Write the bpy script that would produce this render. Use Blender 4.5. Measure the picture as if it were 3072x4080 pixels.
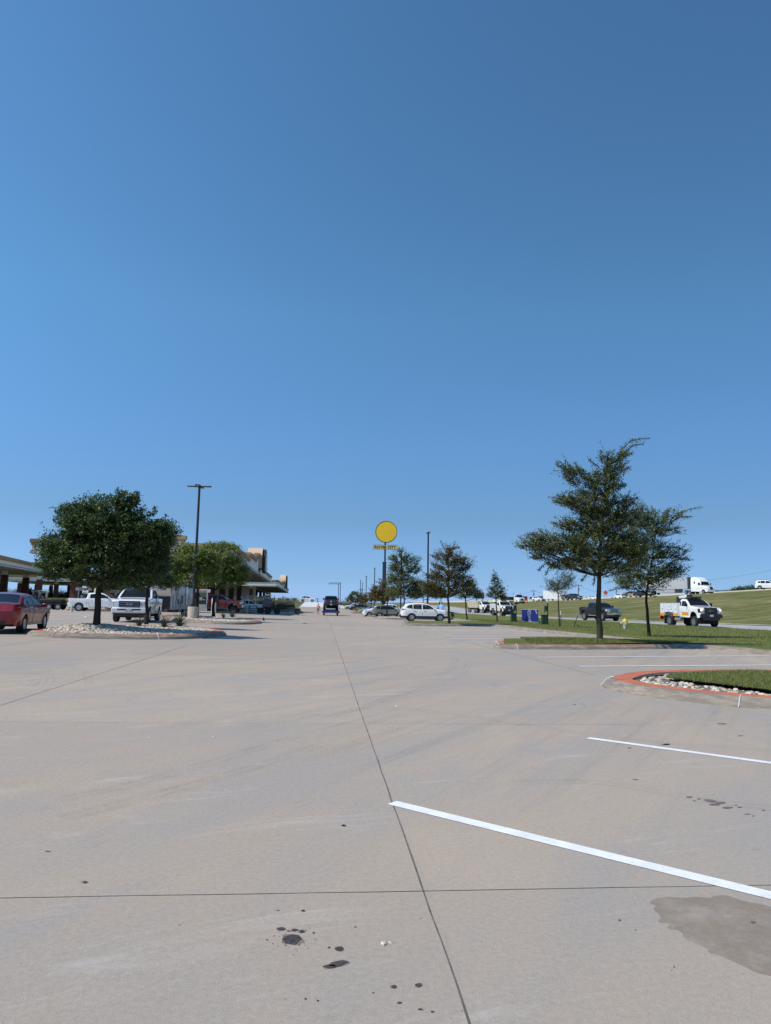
import bpy, bmesh, math, random
from mathutils import Vector, Matrix, Euler
from mathutils.geometry import delaunay_2d_cdt
for o in list(bpy.data.objects): bpy.data.objects.remove(o)
S = bpy.context.scene
COL = S.collection
R = math.radians
rnd = random.Random(11)

# ------------------------------------------------------------ camera
FPX, IW, IH = 2850.0, 3072.0, 4080.0
YAW, PITCH, ROLL, CAMZ = R(5.0), R(7.28), R(1.0), 1.6
_f0 = Vector((math.sin(YAW), math.cos(YAW), 0)); _r0 = Vector((math.cos(YAW), -math.sin(YAW), 0))
_f = _f0*math.cos(PITCH) + Vector((0, 0, 1))*math.sin(PITCH)
_u0 = _r0.cross(_f)
_r = _r0*math.cos(ROLL) + _u0*math.sin(ROLL)
_u = _u0*math.cos(ROLL) - _r0*math.sin(ROLL)
CAM = Vector((0, 0, CAMZ))
cd = bpy.data.cameras.new('camera'); cam = bpy.data.objects.new('camera', cd); COL.objects.link(cam)
cd.sensor_fit = 'VERTICAL'; cd.sensor_height = 24; cd.lens = 24*FPX/IH
cd.clip_start = 0.1; cd.clip_end = 20000
cam.matrix_world = Matrix(((_r.x, _u.x, -_f.x, 0), (_r.y, _u.y, -_f.y, 0), (_r.z, _u.z, -_f.z, CAMZ), (0, 0, 0, 1)))
S.camera = cam
# ------------------------------------------------------------ sky and sun
SUN_EL, SUN_AZ = R(50), R(-107)      # azimuth from +Y, negative is to the left
sd = Vector((math.sin(SUN_AZ)*math.cos(SUN_EL), math.cos(SUN_AZ)*math.cos(SUN_EL), math.sin(SUN_EL)))
W = bpy.data.worlds.new('World'); S.world = W; W.use_nodes = True
nt = W.node_tree; nt.nodes.clear()
sky = nt.nodes.new('ShaderNodeTexSky'); sky.sky_type = 'NISHITA'; sky.sun_disc = False
sky.sun_elevation = SUN_EL; sky.sun_rotation = SUN_AZ
sky.altitude = 200; sky.air_density = 1.15; sky.dust_density = 0.25; sky.ozone_density = 3.0
bg = nt.nodes.new('ShaderNodeBackground'); bg.inputs[1].default_value = 0.1*2.2   # the tint below divides by 2.2
wo = nt.nodes.new('ShaderNodeOutputWorld')
tc_ = nt.nodes.new('ShaderNodeTexCoord'); sx_ = nt.nodes.new('ShaderNodeSeparateXYZ'); nt.links.new(tc_.outputs['Generated'], sx_.inputs[0])
rp_ = nt.nodes.new('ShaderNodeValToRGB'); nt.links.new(sx_.outputs['Z'], rp_.inputs[0])   # clear autumn air: less yellow at the horizon
e_ = rp_.color_ramp.elements
for q_ in range(4): e_.new(.5)
for k_, (p_, c_) in zip(e_, ((0, (.42, .74, 1.78)), (.035, (.36, .60, 1.18)), (.11, (.405, .575, .84)), (.22, (.49, .75, .99)), (.38, (.59, .94, 1.09)), (.7, (.60, .95, 1.09)))):
    k_.position = p_; k_.color = (*[v/2.2 for v in c_], 1)
mu_ = nt.nodes.new('ShaderNodeMix'); mu_.data_type = 'RGBA'; mu_.blend_type = 'MULTIPLY'; mu_.inputs[0].default_value = 1
nt.links.new(sky.outputs[0], mu_.inputs[6]); nt.links.new(rp_.outputs[0], mu_.inputs[7]); mr_ = nt.nodes.new('ShaderNodeMapRange'); nt.links.new(sx_.outputs['X'], mr_.inputs[0])    # paler towards the sun's side
for i_, v_ in enumerate((-.55, .55, 1.44, 1.08)): mr_.inputs[i_+1].default_value = v_
vm_ = nt.nodes.new('ShaderNodeVectorMath'); vm_.operation = 'SCALE'; nt.links.new(mu_.outputs[2], vm_.inputs[0]); nt.links.new(mr_.outputs[0], vm_.inputs['Scale'])
nt.links.new(vm_.outputs[0], bg.inputs[0]); nt.links.new(bg.outputs[0], wo.inputs[0])
sl = bpy.data.lights.new('sun', 'SUN'); sl.energy = 4.3; sl.angle = R(0.5); sl.color = (1.0, 0.935, 0.84)
so = bpy.data.objects.new('sun', sl); COL.objects.link(so); so.location = (0, 0, 50)
so.rotation_euler = (-sd).to_track_quat('-Z', 'Y').to_euler()
S.view_settings.view_transform = 'Standard'; S.view_settings.look = 'None'
S.view_settings.exposure = 0.0; S.view_settings.gamma = 1.0
S.render.engine = 'CYCLES'

# ------------------------------------------------------------ terrain height, piecewise bilinear
XS = [-3000, -60, -11, -3, 3, 9, 20, 30, 36, 84, 108, 140, 3000]
YS = [-200, 5, 20, 30, 75, 100, 122, 145, 170, 230, 300, 420, 900, 4000]
ZL = {  # columns x: -60, -11, -3, 3, 9, 20, 30
 -200: (0,)*7, 5: (0,)*7, 20: (.15, .15, .03, 0, 0, 0, 0), 30: (.27, .27, .08, .02, .02, .0, 0),
 75: (.3, .27, .1, 0, 0, 0, -.04), 100: (.3, 0, -.25, -.3, -.35, -.25, -.1), 122: (.3, -.2, -.42, -.42, -.45, -.35, -.25),
 145: (.5, -.1, -.2, -.25, -.4, -.4, -.35), 170: (.9, .23, .23, .2, -.2, -.45, -.45), 230: (1.5, 1.55, 1.55, 1.3, .3, -.3, -.3),
 300: (1.5, 1.6, 1.6, 1.4, .5, 0, 0), 420: (.8,)*3 + (.8, .5, 0, 0), 900: (0,)*7, 4000: (0,)*7}
HW = [(-200, 8.5), (0, 7.8), (60, 6.7), (121, 5.45), (146, 5.0), (167, 4.6), (231, 3.75), (294, 3.2), (400, 3.0), (900, 2.3), (4000, 1.5)]
def lin(tab, v):
    if v <= tab[0][0]: return tab[0][1]
    for (a, za), (b, zb) in zip(tab, tab[1:]):
        if v <= b: return za + (zb-za)*(v-a)/(b-a)
    return tab[-1][1]
def node_z(i, y):
    z = ZL[y]; h = lin(HW, y)
    return [z[0]*(1 if y < 900 else 0), z[0], z[1], z[2], z[3], z[4], z[5], z[6], z[6]+.03, h-.05, h, h-.4, 0.0][i]
NZ = [[node_z(i, y) for y in YS] for i in range(len(XS))]
def H(x, y):
    x = min(max(x, XS[0]+.01), XS[-1]-.01); y = min(max(y, YS[0]+.01), YS[-1]-.01)
    i = 0
    while XS[i+1] < x: i += 1
    j = 0
    while YS[j+1] < y: j += 1
    a = (x-XS[i])/(XS[i+1]-XS[i]); b = (y-YS[j])/(YS[j+1]-YS[j])
    if i == 8:   # embankment: an eased slope
        a = a*a*(3-2*a)*.5 + a*.5
    return (NZ[i][j]*(1-a)+NZ[i+1][j]*a)*(1-b) + (NZ[i][j+1]*(1-a)+NZ[i+1][j+1]*a)*b
def ray(px, py):
    return (_f*FPX + _r*(px-IW/2) + _u*(IH/2-py)).normalized()
def at(px, py, h=0.0):
    """the point of the ground (raised by h) seen at that pixel of the photograph"""
    d = ray(px, py); t = 2.0
    while t < 3000:
        p = CAM + d*t
        if p.z < H(p.x, p.y)+h: break
        t *= 1.01
    lo, hi = t/1.01, t
    for _ in range(24):
        m = (lo+hi)/2; p = CAM+d*m
        if p.z < H(p.x, p.y)+h: hi = m
        else: lo = m
    p = CAM+d*hi
    return Vector((p.x, p.y, p.z))
def pd(px, D, h=0.0):
    """point on the ground at depth D below the picture column px (measured at eye level)"""
    tx = (px-IW/2)/FPX*math.cos(PITCH)
    p = _f0*D + _r0*(tx*D)
    return Vector((p.x, p.y, H(p.x, p.y)+h))
def proj(p):
    d = Vector(p)-CAM; k = d.dot(_f)
    return (IW/2+FPX*d.dot(_r)/k, IH/2-FPX*d.dot(_u)/k)

# ------------------------------------------------------------ tagging
def tag(o, label=None, cat=None, group=None, kind=None):
    if label: o['label'] = label
    if cat: o['category'] = cat
    if group: o['group'] = group
    if kind: o['kind'] = kind
    return o
def empty(name, loc, rz=0, label=None, cat=None, group=None, kind=None):
    o = bpy.data.objects.new(name, None); COL.objects.link(o)
    o.location = loc; o.rotation_euler = (0, 0, rz); o.empty_display_size = .3
    return tag(o, label, cat, group, kind)
def copy_tree(o, parent=None):
    c = o.copy(); COL.objects.link(c); c.parent = parent
    for ch in o.children: copy_tree(ch, c)
    return c

# ------------------------------------------------------------ materials
MATS = {}
def mat(name, col=(.5, .5, .5), rough=.6, metal=0.0, spec=.5, emit=None, noise=None, bump=None, coat=0, alpha=None):
    """noise=(scale, amount[, detail]) varies the colour; bump=(scale, strength)"""
    if name in MATS: return MATS[name]
    m = bpy.data.materials.new(name); m.use_nodes = True; MATS[name] = m
    n = m.node_tree.nodes; l = m.node_tree.links; b = n['Principled BSDF']
    b.inputs['Base Color'].default_value = (*col, 1); b.inputs['Roughness'].default_value = rough
    b.inputs['Metallic'].default_value = metal; b.inputs['Specular IOR Level'].default_value = spec
    b.inputs['Coat Weight'].default_value = coat; b.inputs['Coat Roughness'].default_value = .04
    if emit: b.inputs['Emission Color'].default_value = (*emit[0], 1); b.inputs['Emission Strength'].default_value = emit[1]
    if alpha is not None: b.inputs['Alpha'].default_value = alpha
    tc = n.new('ShaderNodeTexCoord')
    if noise:
        t = n.new('ShaderNodeTexNoise'); t.inputs['Scale'].default_value = noise[0]; t.inputs['Detail'].default_value = 6
        l.new(tc.outputs['Object'], t.inputs['Vector'])
        r = n.new('ShaderNodeMapRange'); r.inputs[1].default_value = .3; r.inputs[2].default_value = .7
        r.inputs[3].default_value = 1-noise[1]; r.inputs[4].default_value = 1+noise[1]
        l.new(t.outputs[0], r.inputs[0])
        x = n.new('ShaderNodeVectorMath'); x.operation = 'SCALE'; x.inputs[0].default_value = col
        l.new(r.outputs[0], x.inputs['Scale']); l.new(x.outputs[0], b.inputs['Base Color'])
    if bump:
        t = n.new('ShaderNodeTexNoise'); t.inputs['Scale'].default_value = bump[0]; t.inputs['Detail'].default_value = 5
        l.new(tc.outputs['Object'], t.inputs['Vector'])
        u = n.new('ShaderNodeBump'); u.inputs['Strength'].default_value = bump[1]; u.inputs['Distance'].default_value = .02
        l.new(t.outputs[0], u.inputs['Height']); l.new(u.outputs[0], b.inputs['Normal'])
    return m
class NT:
    def __init__(s, name, rough=.9, spec=.3):
        m = bpy.data.materials.new(name); m.use_nodes = True; s.m = m; MATS[name] = m
        s.n = m.node_tree.nodes; s.l = m.node_tree.links; s.b = s.n['Principled BSDF']
        s.b.inputs['Roughness'].default_value = rough; s.b.inputs['Specular IOR Level'].default_value = spec
        s.tc = s.n.new('ShaderNodeTexCoord').outputs['Object']
    def mapped(s, scale, rot=(0, 0, 0)):
        src = s.tc
        if any(rot):
            q = s.n.new('ShaderNodeMapping'); q.inputs['Rotation'].default_value = rot; s.l.new(src, q.inputs[0]); src = q.outputs[0]
        k = s.n.new('ShaderNodeMapping'); k.inputs['Scale'].default_value = scale
        s.l.new(src, k.inputs[0]); return k.outputs[0]
    def noise(s, scale, vec=None, detail=5, rough=.55, dist=0):
        t = s.n.new('ShaderNodeTexNoise'); t.inputs['Scale'].default_value = scale
        t.inputs['Detail'].default_value = detail; t.inputs['Roughness'].default_value = rough; t.inputs['Distortion'].default_value = dist
        s.l.new(vec or s.tc, t.inputs['Vector']); return t.outputs[0]
    def ramp(s, fac, stops):
        r = s.n.new('ShaderNodeValToRGB'); e = r.color_ramp.elements
        while len(e) < len(stops): e.new(.5)
        for k, (p, c) in zip(e, stops):
            k.position = p; k.color = (*c, 1) if len(c) == 3 else c
        s.l.new(fac, r.inputs[0]); return r.outputs[0]
    def val(s, fac, a, b, c=0.0, d=1.0):
        r = s.n.new('ShaderNodeMapRange'); 
        for i, v in enumerate((a, b, c, d)): r.inputs[i+1].default_value = v
        s.l.new(fac, r.inputs[0]); return r.outputs[0]
    def mix(s, fac, a, b, mode='MIX'):
        m = s.n.new('ShaderNodeMix'); m.data_type = 'RGBA'; m.blend_type = mode
        for k, v in ((0, fac), (6, a), (7, b)):
            if isinstance(v, (int, float)): m.inputs[k].default_value = v
            elif isinstance(v, tuple): m.inputs[k].default_value = (*v, 1)
            else: s.l.new(v, m.inputs[k])
        return m.outputs[2]
    def math(s, op, a, b=None):
        m = s.n.new('ShaderNodeMath'); m.operation = op
        for k, v in ((0, a), (1, b)):
            if v is None: continue
            if isinstance(v, (int, float)): m.inputs[k].default_value = v
            else: s.l.new(v, m.inputs[k])
        return m.outputs[0]
    def out(s, col=None, height=None, strength=.3, dist=.02, rough=None):
        if col is not None: s.l.new(col, s.b.inputs['Base Color'])
        if rough is not None: s.l.new(rough, s.b.inputs['Roughness'])
        if height is not None:
            u = s.n.new('ShaderNodeBump'); u.inputs['Strength'].default_value = strength; u.inputs['Distance'].default_value = dist
            s.l.new(height, u.inputs['Height']); s.l.new(u.outputs[0], s.b.inputs['Normal'])
        return s.m

def concrete_ground(name, c0, c1, c2):
    k = NT(name, .88, .25)
    big = k.noise(.10, detail=5, dist=.8, rough=.6); mid = k.noise(.5, k.mapped((.5, 1.7, 1), (0, 0, R(-58))), detail=8, rough=.66, dist=.6)
    col = k.ramp(big, [(.34, c0), (.5, c1), (.66, c2)])
    # slab to slab difference
    sx = k.n.new('ShaderNodeSeparateXYZ'); k.l.new(k.tc, sx.inputs[0])
    fx = k.math('FLOOR', k.math('DIVIDE', k.math('SUBTRACT', sx.outputs[0], .66), 6.3)); fy = k.math('FLOOR', k.math('DIVIDE', k.math('SUBTRACT', sx.outputs[1], 4.2), 5.55))
    cb = k.n.new('ShaderNodeCombineXYZ'); k.l.new(fx, cb.inputs[0]); k.l.new(fy, cb.inputs[1])
    wn = k.n.new('ShaderNodeTexWhiteNoise'); k.l.new(cb.outputs[0], wn.inputs['Vector'])
    col = k.mix(1, col, k.ramp(wn.outputs['Value'], [(0, (.94, .945, .955)), (1, (1.05, 1.045, 1.03))]), 'MULTIPLY')
    col = k.mix(k.val(mid, .44, .60, 0, .48), col, (.30, .288, .28))
    st = k.noise(1.0, k.mapped((.10, 3.2, 1), (0, 0, R(-56))), detail=7, rough=.72, dist=.25)     # tyre wear along the turning traffic
    sm = k.noise(.09, detail=3)
    col = k.mix(k.math('MULTIPLY', k.math('MULTIPLY', k.val(st, .50, .66), k.val(sm, .44, .56)), .34), col, (.17, .165, .165))
    st2 = k.noise(1.0, k.mapped((5.0, .09, 1), (0, 0, R(4))), detail=6, rough=.7, dist=.2); sm2 = k.noise(.06, k.mapped((1, 1, 1), (0, 0, .3)), detail=3)
    col = k.mix(k.math('MULTIPLY', k.math('MULTIPLY', k.val(st2, .52, .68), k.val(sm2, .48, .60)), .40), col, (.20, .19, .185))
    pale = k.noise(.8, k.mapped((.6, 2.8, 1), (0, 0, R(-20))), detail=9, rough=.74, dist=.7); col = k.mix(k.val(pale, .56, .72, 0, .5), col, (.50, .475, .45))
    scr = k.noise(3.2, k.mapped((.25, 6, 1), (0, 0, R(35))), detail=9, rough=.8, dist=1.2); col = k.mix(k.val(scr, .66, .72, 0, .35), col, (.58, .56, .53))
    ds = k.val(k.noise(2.6, detail=9, rough=.78), .585, .70, 0, .30); col = k.mix(ds, col, (.20, .175, .155))
    fine = k.noise(170, detail=2); col = k.mix(1, col, k.ramp(fine, [(.25, (.74,)*3), (.5, (1, 1, 1)), (.75, (1.18,)*3)]), 'MULTIPLY')
    f2 = k.noise(30, detail=4, rough=.75); col = k.mix(1, col, k.ramp(f2, [(.25, (.86,)*3), (.75, (1.12,)*3)]), 'MULTIPLY')
    for sc_, th, am, cc in ((9, .05, .6, (.07, .06, .05)), (2.4, .022, .75, (.09, .08, .07)), (14, .045, .6, (.75, .73, .7))):
        vo = k.n.new('ShaderNodeTexVoronoi'); vo.inputs['Scale'].default_value = sc_; k.l.new(k.tc, vo.inputs['Vector'])
        col = k.mix(k.val(vo.outputs['Distance'], th*.5, th, am, 0), col, cc)
    # hairline cracks
    cr = k.n.new('ShaderNodeTexVoronoi'); cr.feature = 'DISTANCE_TO_EDGE'; cr.inputs['Scale'].default_value = .16
    wv = k.n.new('ShaderNodeVectorMath'); wv.operation = 'ADD'; ns = k.n.new('ShaderNodeTexNoise'); ns.inputs['Scale'].default_value = 1.3; ns.inputs['Detail'].default_value = 8; k.l.new(k.tc, ns.inputs['Vector'])
    k.l.new(k.tc, wv.inputs[0]); k.l.new(ns.outputs[1], wv.inputs[1]); k.l.new(wv.outputs[0], cr.inputs['Vector'])
    col = k.mix(k.math('MULTIPLY', k.val(cr.outputs['Distance'], .0, .0016, .40, 0), k.val(sm, .5, .56)), col, (.10, .09, .08))
    return k.out(col, fine, .12, .004)
M_LOT = concrete_ground('lot_concrete', (.365, .318, .270), (.395, .330, .268), (.425, .342, .264))
M_NEWC = mat('pale_concrete', (.62, .61, .60), .85, noise=(.8, .06))
M_ROAD = mat('road_concrete', (.36, .35, .34), .88, noise=(.35, .14))
def kerb_mat():
    k = NT('kerb_concrete', .85, .25)
    col = k.ramp(k.noise(1.2, detail=6), [(.3, (.30, .25, .195)), (.7, (.38, .325, .26))])
    z = k.n.new('ShaderNodeSeparateXYZ'); k.l.new(k.tc, z.inputs[0])
    g = k.math('MULTIPLY', k.val(k.noise(1.0, k.mapped((2.2, 2.2, 14)), detail=8, rough=.7), .36, .56), .85)
    col = k.mix(g, col, (.17, .15, .125))
    return k.out(col, k.noise(60), .2, .006)
M_KERB = kerb_mat()
M_RED = mat('red_kerb_paint', (.50, .145, .075), .75, noise=(4, .22), bump=(60, .3))
def line_mat():
    k = NT('white_line_paint', .6, .3); k.b.inputs['Base Color'].default_value = (.78, .79, .80, 1)
    w = k.noise(26, detail=8, rough=.8); c = k.ramp(k.noise(5, detail=6, rough=.7), [(.3, (.68, .68, .68)), (.6, (.82, .83, .84))])
    k.l.new(c, k.b.inputs['Base Color']); k.l.new(k.val(w, .33, .42, .25, 1), k.b.inputs['Alpha']); return k.m
M_LINE = line_mat()
M_JOINT = mat('joint_sealant', (.12, .11, .10), .9, noise=(5, .45))
def grass_mat(name, a, b, c, s=1.0):
    k = NT(name, .95, .1)
    x = k.noise(.35*s, k.mapped((1, 2.2, 1), (0, 0, R(20))), detail=8, rough=.7); col = k.ramp(x, [(.3, a), (.5, b), (.72, c)])
    y = k.noise(9, k.mapped((2.2, 1, 1)), detail=6, rough=.8); col = k.mix(1, col, k.ramp(y, [(.3, (.5,)*3), (.7, (1.4,)*3)]), 'MULTIPLY'); dr = k.noise(.16, k.mapped((1, .5, 1)), detail=7, rough=.75); col = k.mix(k.val(dr, .52, .68, 0, .6), col, c); mw = k.noise(1.0, k.mapped((.10, 1.5, 1), (0, 0, R(86))), detail=5, rough=.7); col = k.mix(1, col, k.ramp(mw, [(.35, (.78,)*3), (.65, (1.2,)*3)]), 'MULTIPLY')
    w = k.noise(.5, k.mapped((.35, 2.5, 1), (0, 0, R(8))), detail=6, rough=.7); col = k.mix(k.val(w, .5, .75, 0, .5), col, tuple(v*.55 for v in a))
    return k.out(col, y, .7, .06)
M_LAWN = grass_mat('lawn_grass', (.095, .125, .03), (.145, .165, .046), (.24, .215, .085))
M_BANK = grass_mat('bank_grass', (.070, .095, .028), (.150, .155, .052), (.33, .26, .14), .45)
M_FIELD = grass_mat('field_grass', (.08, .10, .03), (.13, .14, .05), (.2, .18, .09), .1)
M_GLASS = mat('tinted_glass', (.010, .013, .017), .05, spec=.22)
def thin_glass():
    k = NT('clear_glass', .02, .7); k.b.inputs['Base Color'].default_value = (.02, .025, .03, 1)
    t = k.n.new('ShaderNodeBsdfTransparent'); t.inputs[0].default_value = (.62, .68, .68, 1)
    mx = k.n.new('ShaderNodeMixShader'); mx.inputs[0].default_value = .42
    k.l.new(t.outputs[0], mx.inputs[1]); k.l.new(k.b.outputs[0], mx.inputs[2]); k.l.new(mx.outputs[0], k.n['Material Output'].inputs[0])
    return k.m
M_CLEAR = thin_glass()
M_TYRE = mat('tyre_rubber', (.018, .018, .019), .85, noise=(8, .2))
M_RIM = mat('alloy_rim', (.38, .39, .41), .35, .8)
M_DRIM = mat('dark_rim', (.03, .03, .032), .6)  # near-black, for the disc behind the spokes and for whole dark rims
M_BLACK = mat('black_plastic', (.02, .02, .022), .55)
M_DARK = mat('dark_underside', (.012, .012, .012), .9)
M_CHROME = mat('chrome', (.75, .76, .78), .15, 1.0)
M_RLAMP = mat('red_lens', (.42, .02, .02), .15, coat=1)
M_HLAMP = mat('headlight_lens', (.6, .62, .64), .12, .3, coat=1)
M_LIT = mat('lit_headlight', (.9, .85, .7), .2, emit=((1, .8, .5), 1.6))
M_AMBER = mat('amber_lens', (.7, .2, .02), .2)
M_PLATE = mat('plate_white', (.62, .66, .7), .5)
M_NAVY = mat('plate_ink', (.05, .07, .16), .6)
M_POLE = mat('bronze_pole', (.022, .024, .03), .5)
M_STEEL = mat('galvanised_steel', (.42, .43, .44), .45, .6)
M_FASCIA = mat('canopy_stucco', (.87, .83, .74), .85, noise=(.6, .04))
M_CORN = mat('tan_cornice', (.42, .28, .155), .8, noise=(.8, .06))
M_SOFF = mat('canopy_soffit', (.74, .71, .66), .7, noise=(.3, .03))
M_BEIGE = mat('beige_wall', (.68, .61, .46), .85, noise=(.5, .05))
def brick():
    k = NT('red_brown_brick', .9, .2)
    t = k.n.new('ShaderNodeTexBrick'); t.inputs['Scale'].default_value = 4
    t.inputs['Color1'].default_value = (.14, .055, .04, 1); t.inputs['Color2'].default_value = (.085, .042, .034, 1)
    t.inputs['Mortar'].default_value = (.22, .18, .15, 1); t.inputs['Mortar Size'].default_value = .012
    k.l.new(k.mapped((1, 1, 1), (R(90), 0, 0)), t.inputs['Vector'])
    col = k.mix(k.val(k.noise(5), .4, .7, 0, .6), t.outputs[0], (.05, .03, .028))
    return k.out(col)
M_BRICK = brick()
def bark(name, a, b):
    k = NT(name, .95, .15)
    x = k.noise(7, k.mapped((3, 3, .6)), detail=8, rough=.75); return k.out(k.ramp(x, [(.35, a), (.65, b)]), x, .9, .05)
M_BARK = bark('rough_bark', (.028, .022, .018), (.10, .085, .07))
M_BARK2 = bark('dark_bark', (.02, .017, .014), (.065, .055, .045))
def leaf(name, stops, rough=.45):
    k = NT(name, rough, .35)
    g = k.n.new('ShaderNodeNewGeometry'); c = k.ramp(g.outputs['Random Per Island'], stops)
    k.l.new(c, k.b.inputs['Base Color'])
    tr = k.n.new('ShaderNodeBsdfTranslucent'); k.l.new(c, tr.inputs[0])
    mx = k.n.new('ShaderNodeMixShader'); mx.inputs[0].default_value = .22
    k.l.new(k.b.outputs[0], mx.inputs[1]); k.l.new(tr.outputs[0], mx.inputs[2]); k.l.new(mx.outputs[0], k.n['Material Output'].inputs[0])
    return k.m
L_OAK = leaf('oak_leaves', [(0, (0.038, 0.075, 0.027)), (.5, (0.062, 0.111, 0.036)), (.85, (0.106, 0.168, 0.053)), (1, (0.211, 0.218, 0.076))])
L_OAK2 = leaf('oak_leaves_light', [(0, (0.084, 0.137, 0.034)), (.5, (0.154, 0.224, 0.052)), (.85, (0.281, 0.349, 0.085)), (1, (0.450, 0.400, 0.094))])
L_ELM = leaf('elm_leaves', [(0, (0.070, 0.106, 0.039)), (.5, (0.120, 0.157, 0.055)), (.85, (0.201, 0.221, 0.085)), (1, (0.309, 0.233, 0.097))])
L_ELMB = leaf('elm_leaves_bronze', [(0, (0.072, 0.068, 0.025)), (.5, (0.129, 0.116, 0.039)), (.85, (0.209, 0.161, 0.056)), (1, (0.306, 0.177, 0.048))])
L_PALE = leaf('sapling_leaves', [(0, (0.068, 0.098, 0.045)), (.5, (0.112, 0.150, 0.068)), (1, (0.210, 0.225, 0.120))])
L_SHRUB = leaf('shrub_leaves', [(0, (0.065, 0.078, 0.026)), (.5, (0.117, 0.130, 0.046)), (.85, (0.195, 0.182, 0.072)), (1, (0.286, 0.208, 0.117))], .8)
L_YUC = leaf('yucca_leaves', [(0, (.04, .055, .032)), (.6, (.085, .105, .065)), (1, (.15, .15, .10))])
L_BLADE = leaf('grass_blades', [(0, (.10, .14, .028)), (.5, (.165, .205, .05)), (.85, (.26, .27, .09)), (1, (.42, .36, .17))], .7)
def stone(name, stops):
    k = NT(name, .85, .25); g = k.n.new('ShaderNodeNewGeometry')
    c = k.ramp(g.outputs['Random Per Island'], stops)
    c = k.mix(1, c, k.ramp(k.noise(22, detail=4), [(.3, (.75,)*3), (.7, (1.15,)*3)]), 'MULTIPLY')
    return k.out(c)
M_GRAV = stone('limestone_gravel', [(0, (.30, .26, .21)), (.35, (.54, .48, .40)), (.8, (.74, .68, .59)), (1, (.46, .32, .20))])
M_HALO = mat('stain_halo', (.16, .13, .11), .8, alpha=.38)
M_STAIN = mat('oil_stain', (.062, .052, .045), .6, noise=(12, .25))
def damp_mat():
    k = NT('damp_patch', .7, .3); c = k.ramp(k.noise(1.6, detail=7, rough=.7), [(.3, (.29, .225, .175)), (.7, (.34, .27, .21))]); c = k.mix(1, c, k.ramp(k.noise(170), [(.3, (.85,)*3), (.7, (1.12,)*3)]), 'MULTIPLY')
    k.l.new(c, k.b.inputs['Base Color']); k.l.new(k.val(k.noise(2.4, detail=9, rough=.75), .40, .62, .10, .62), k.b.inputs['Alpha']); return k.m
M_DAMP = damp_mat()

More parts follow.
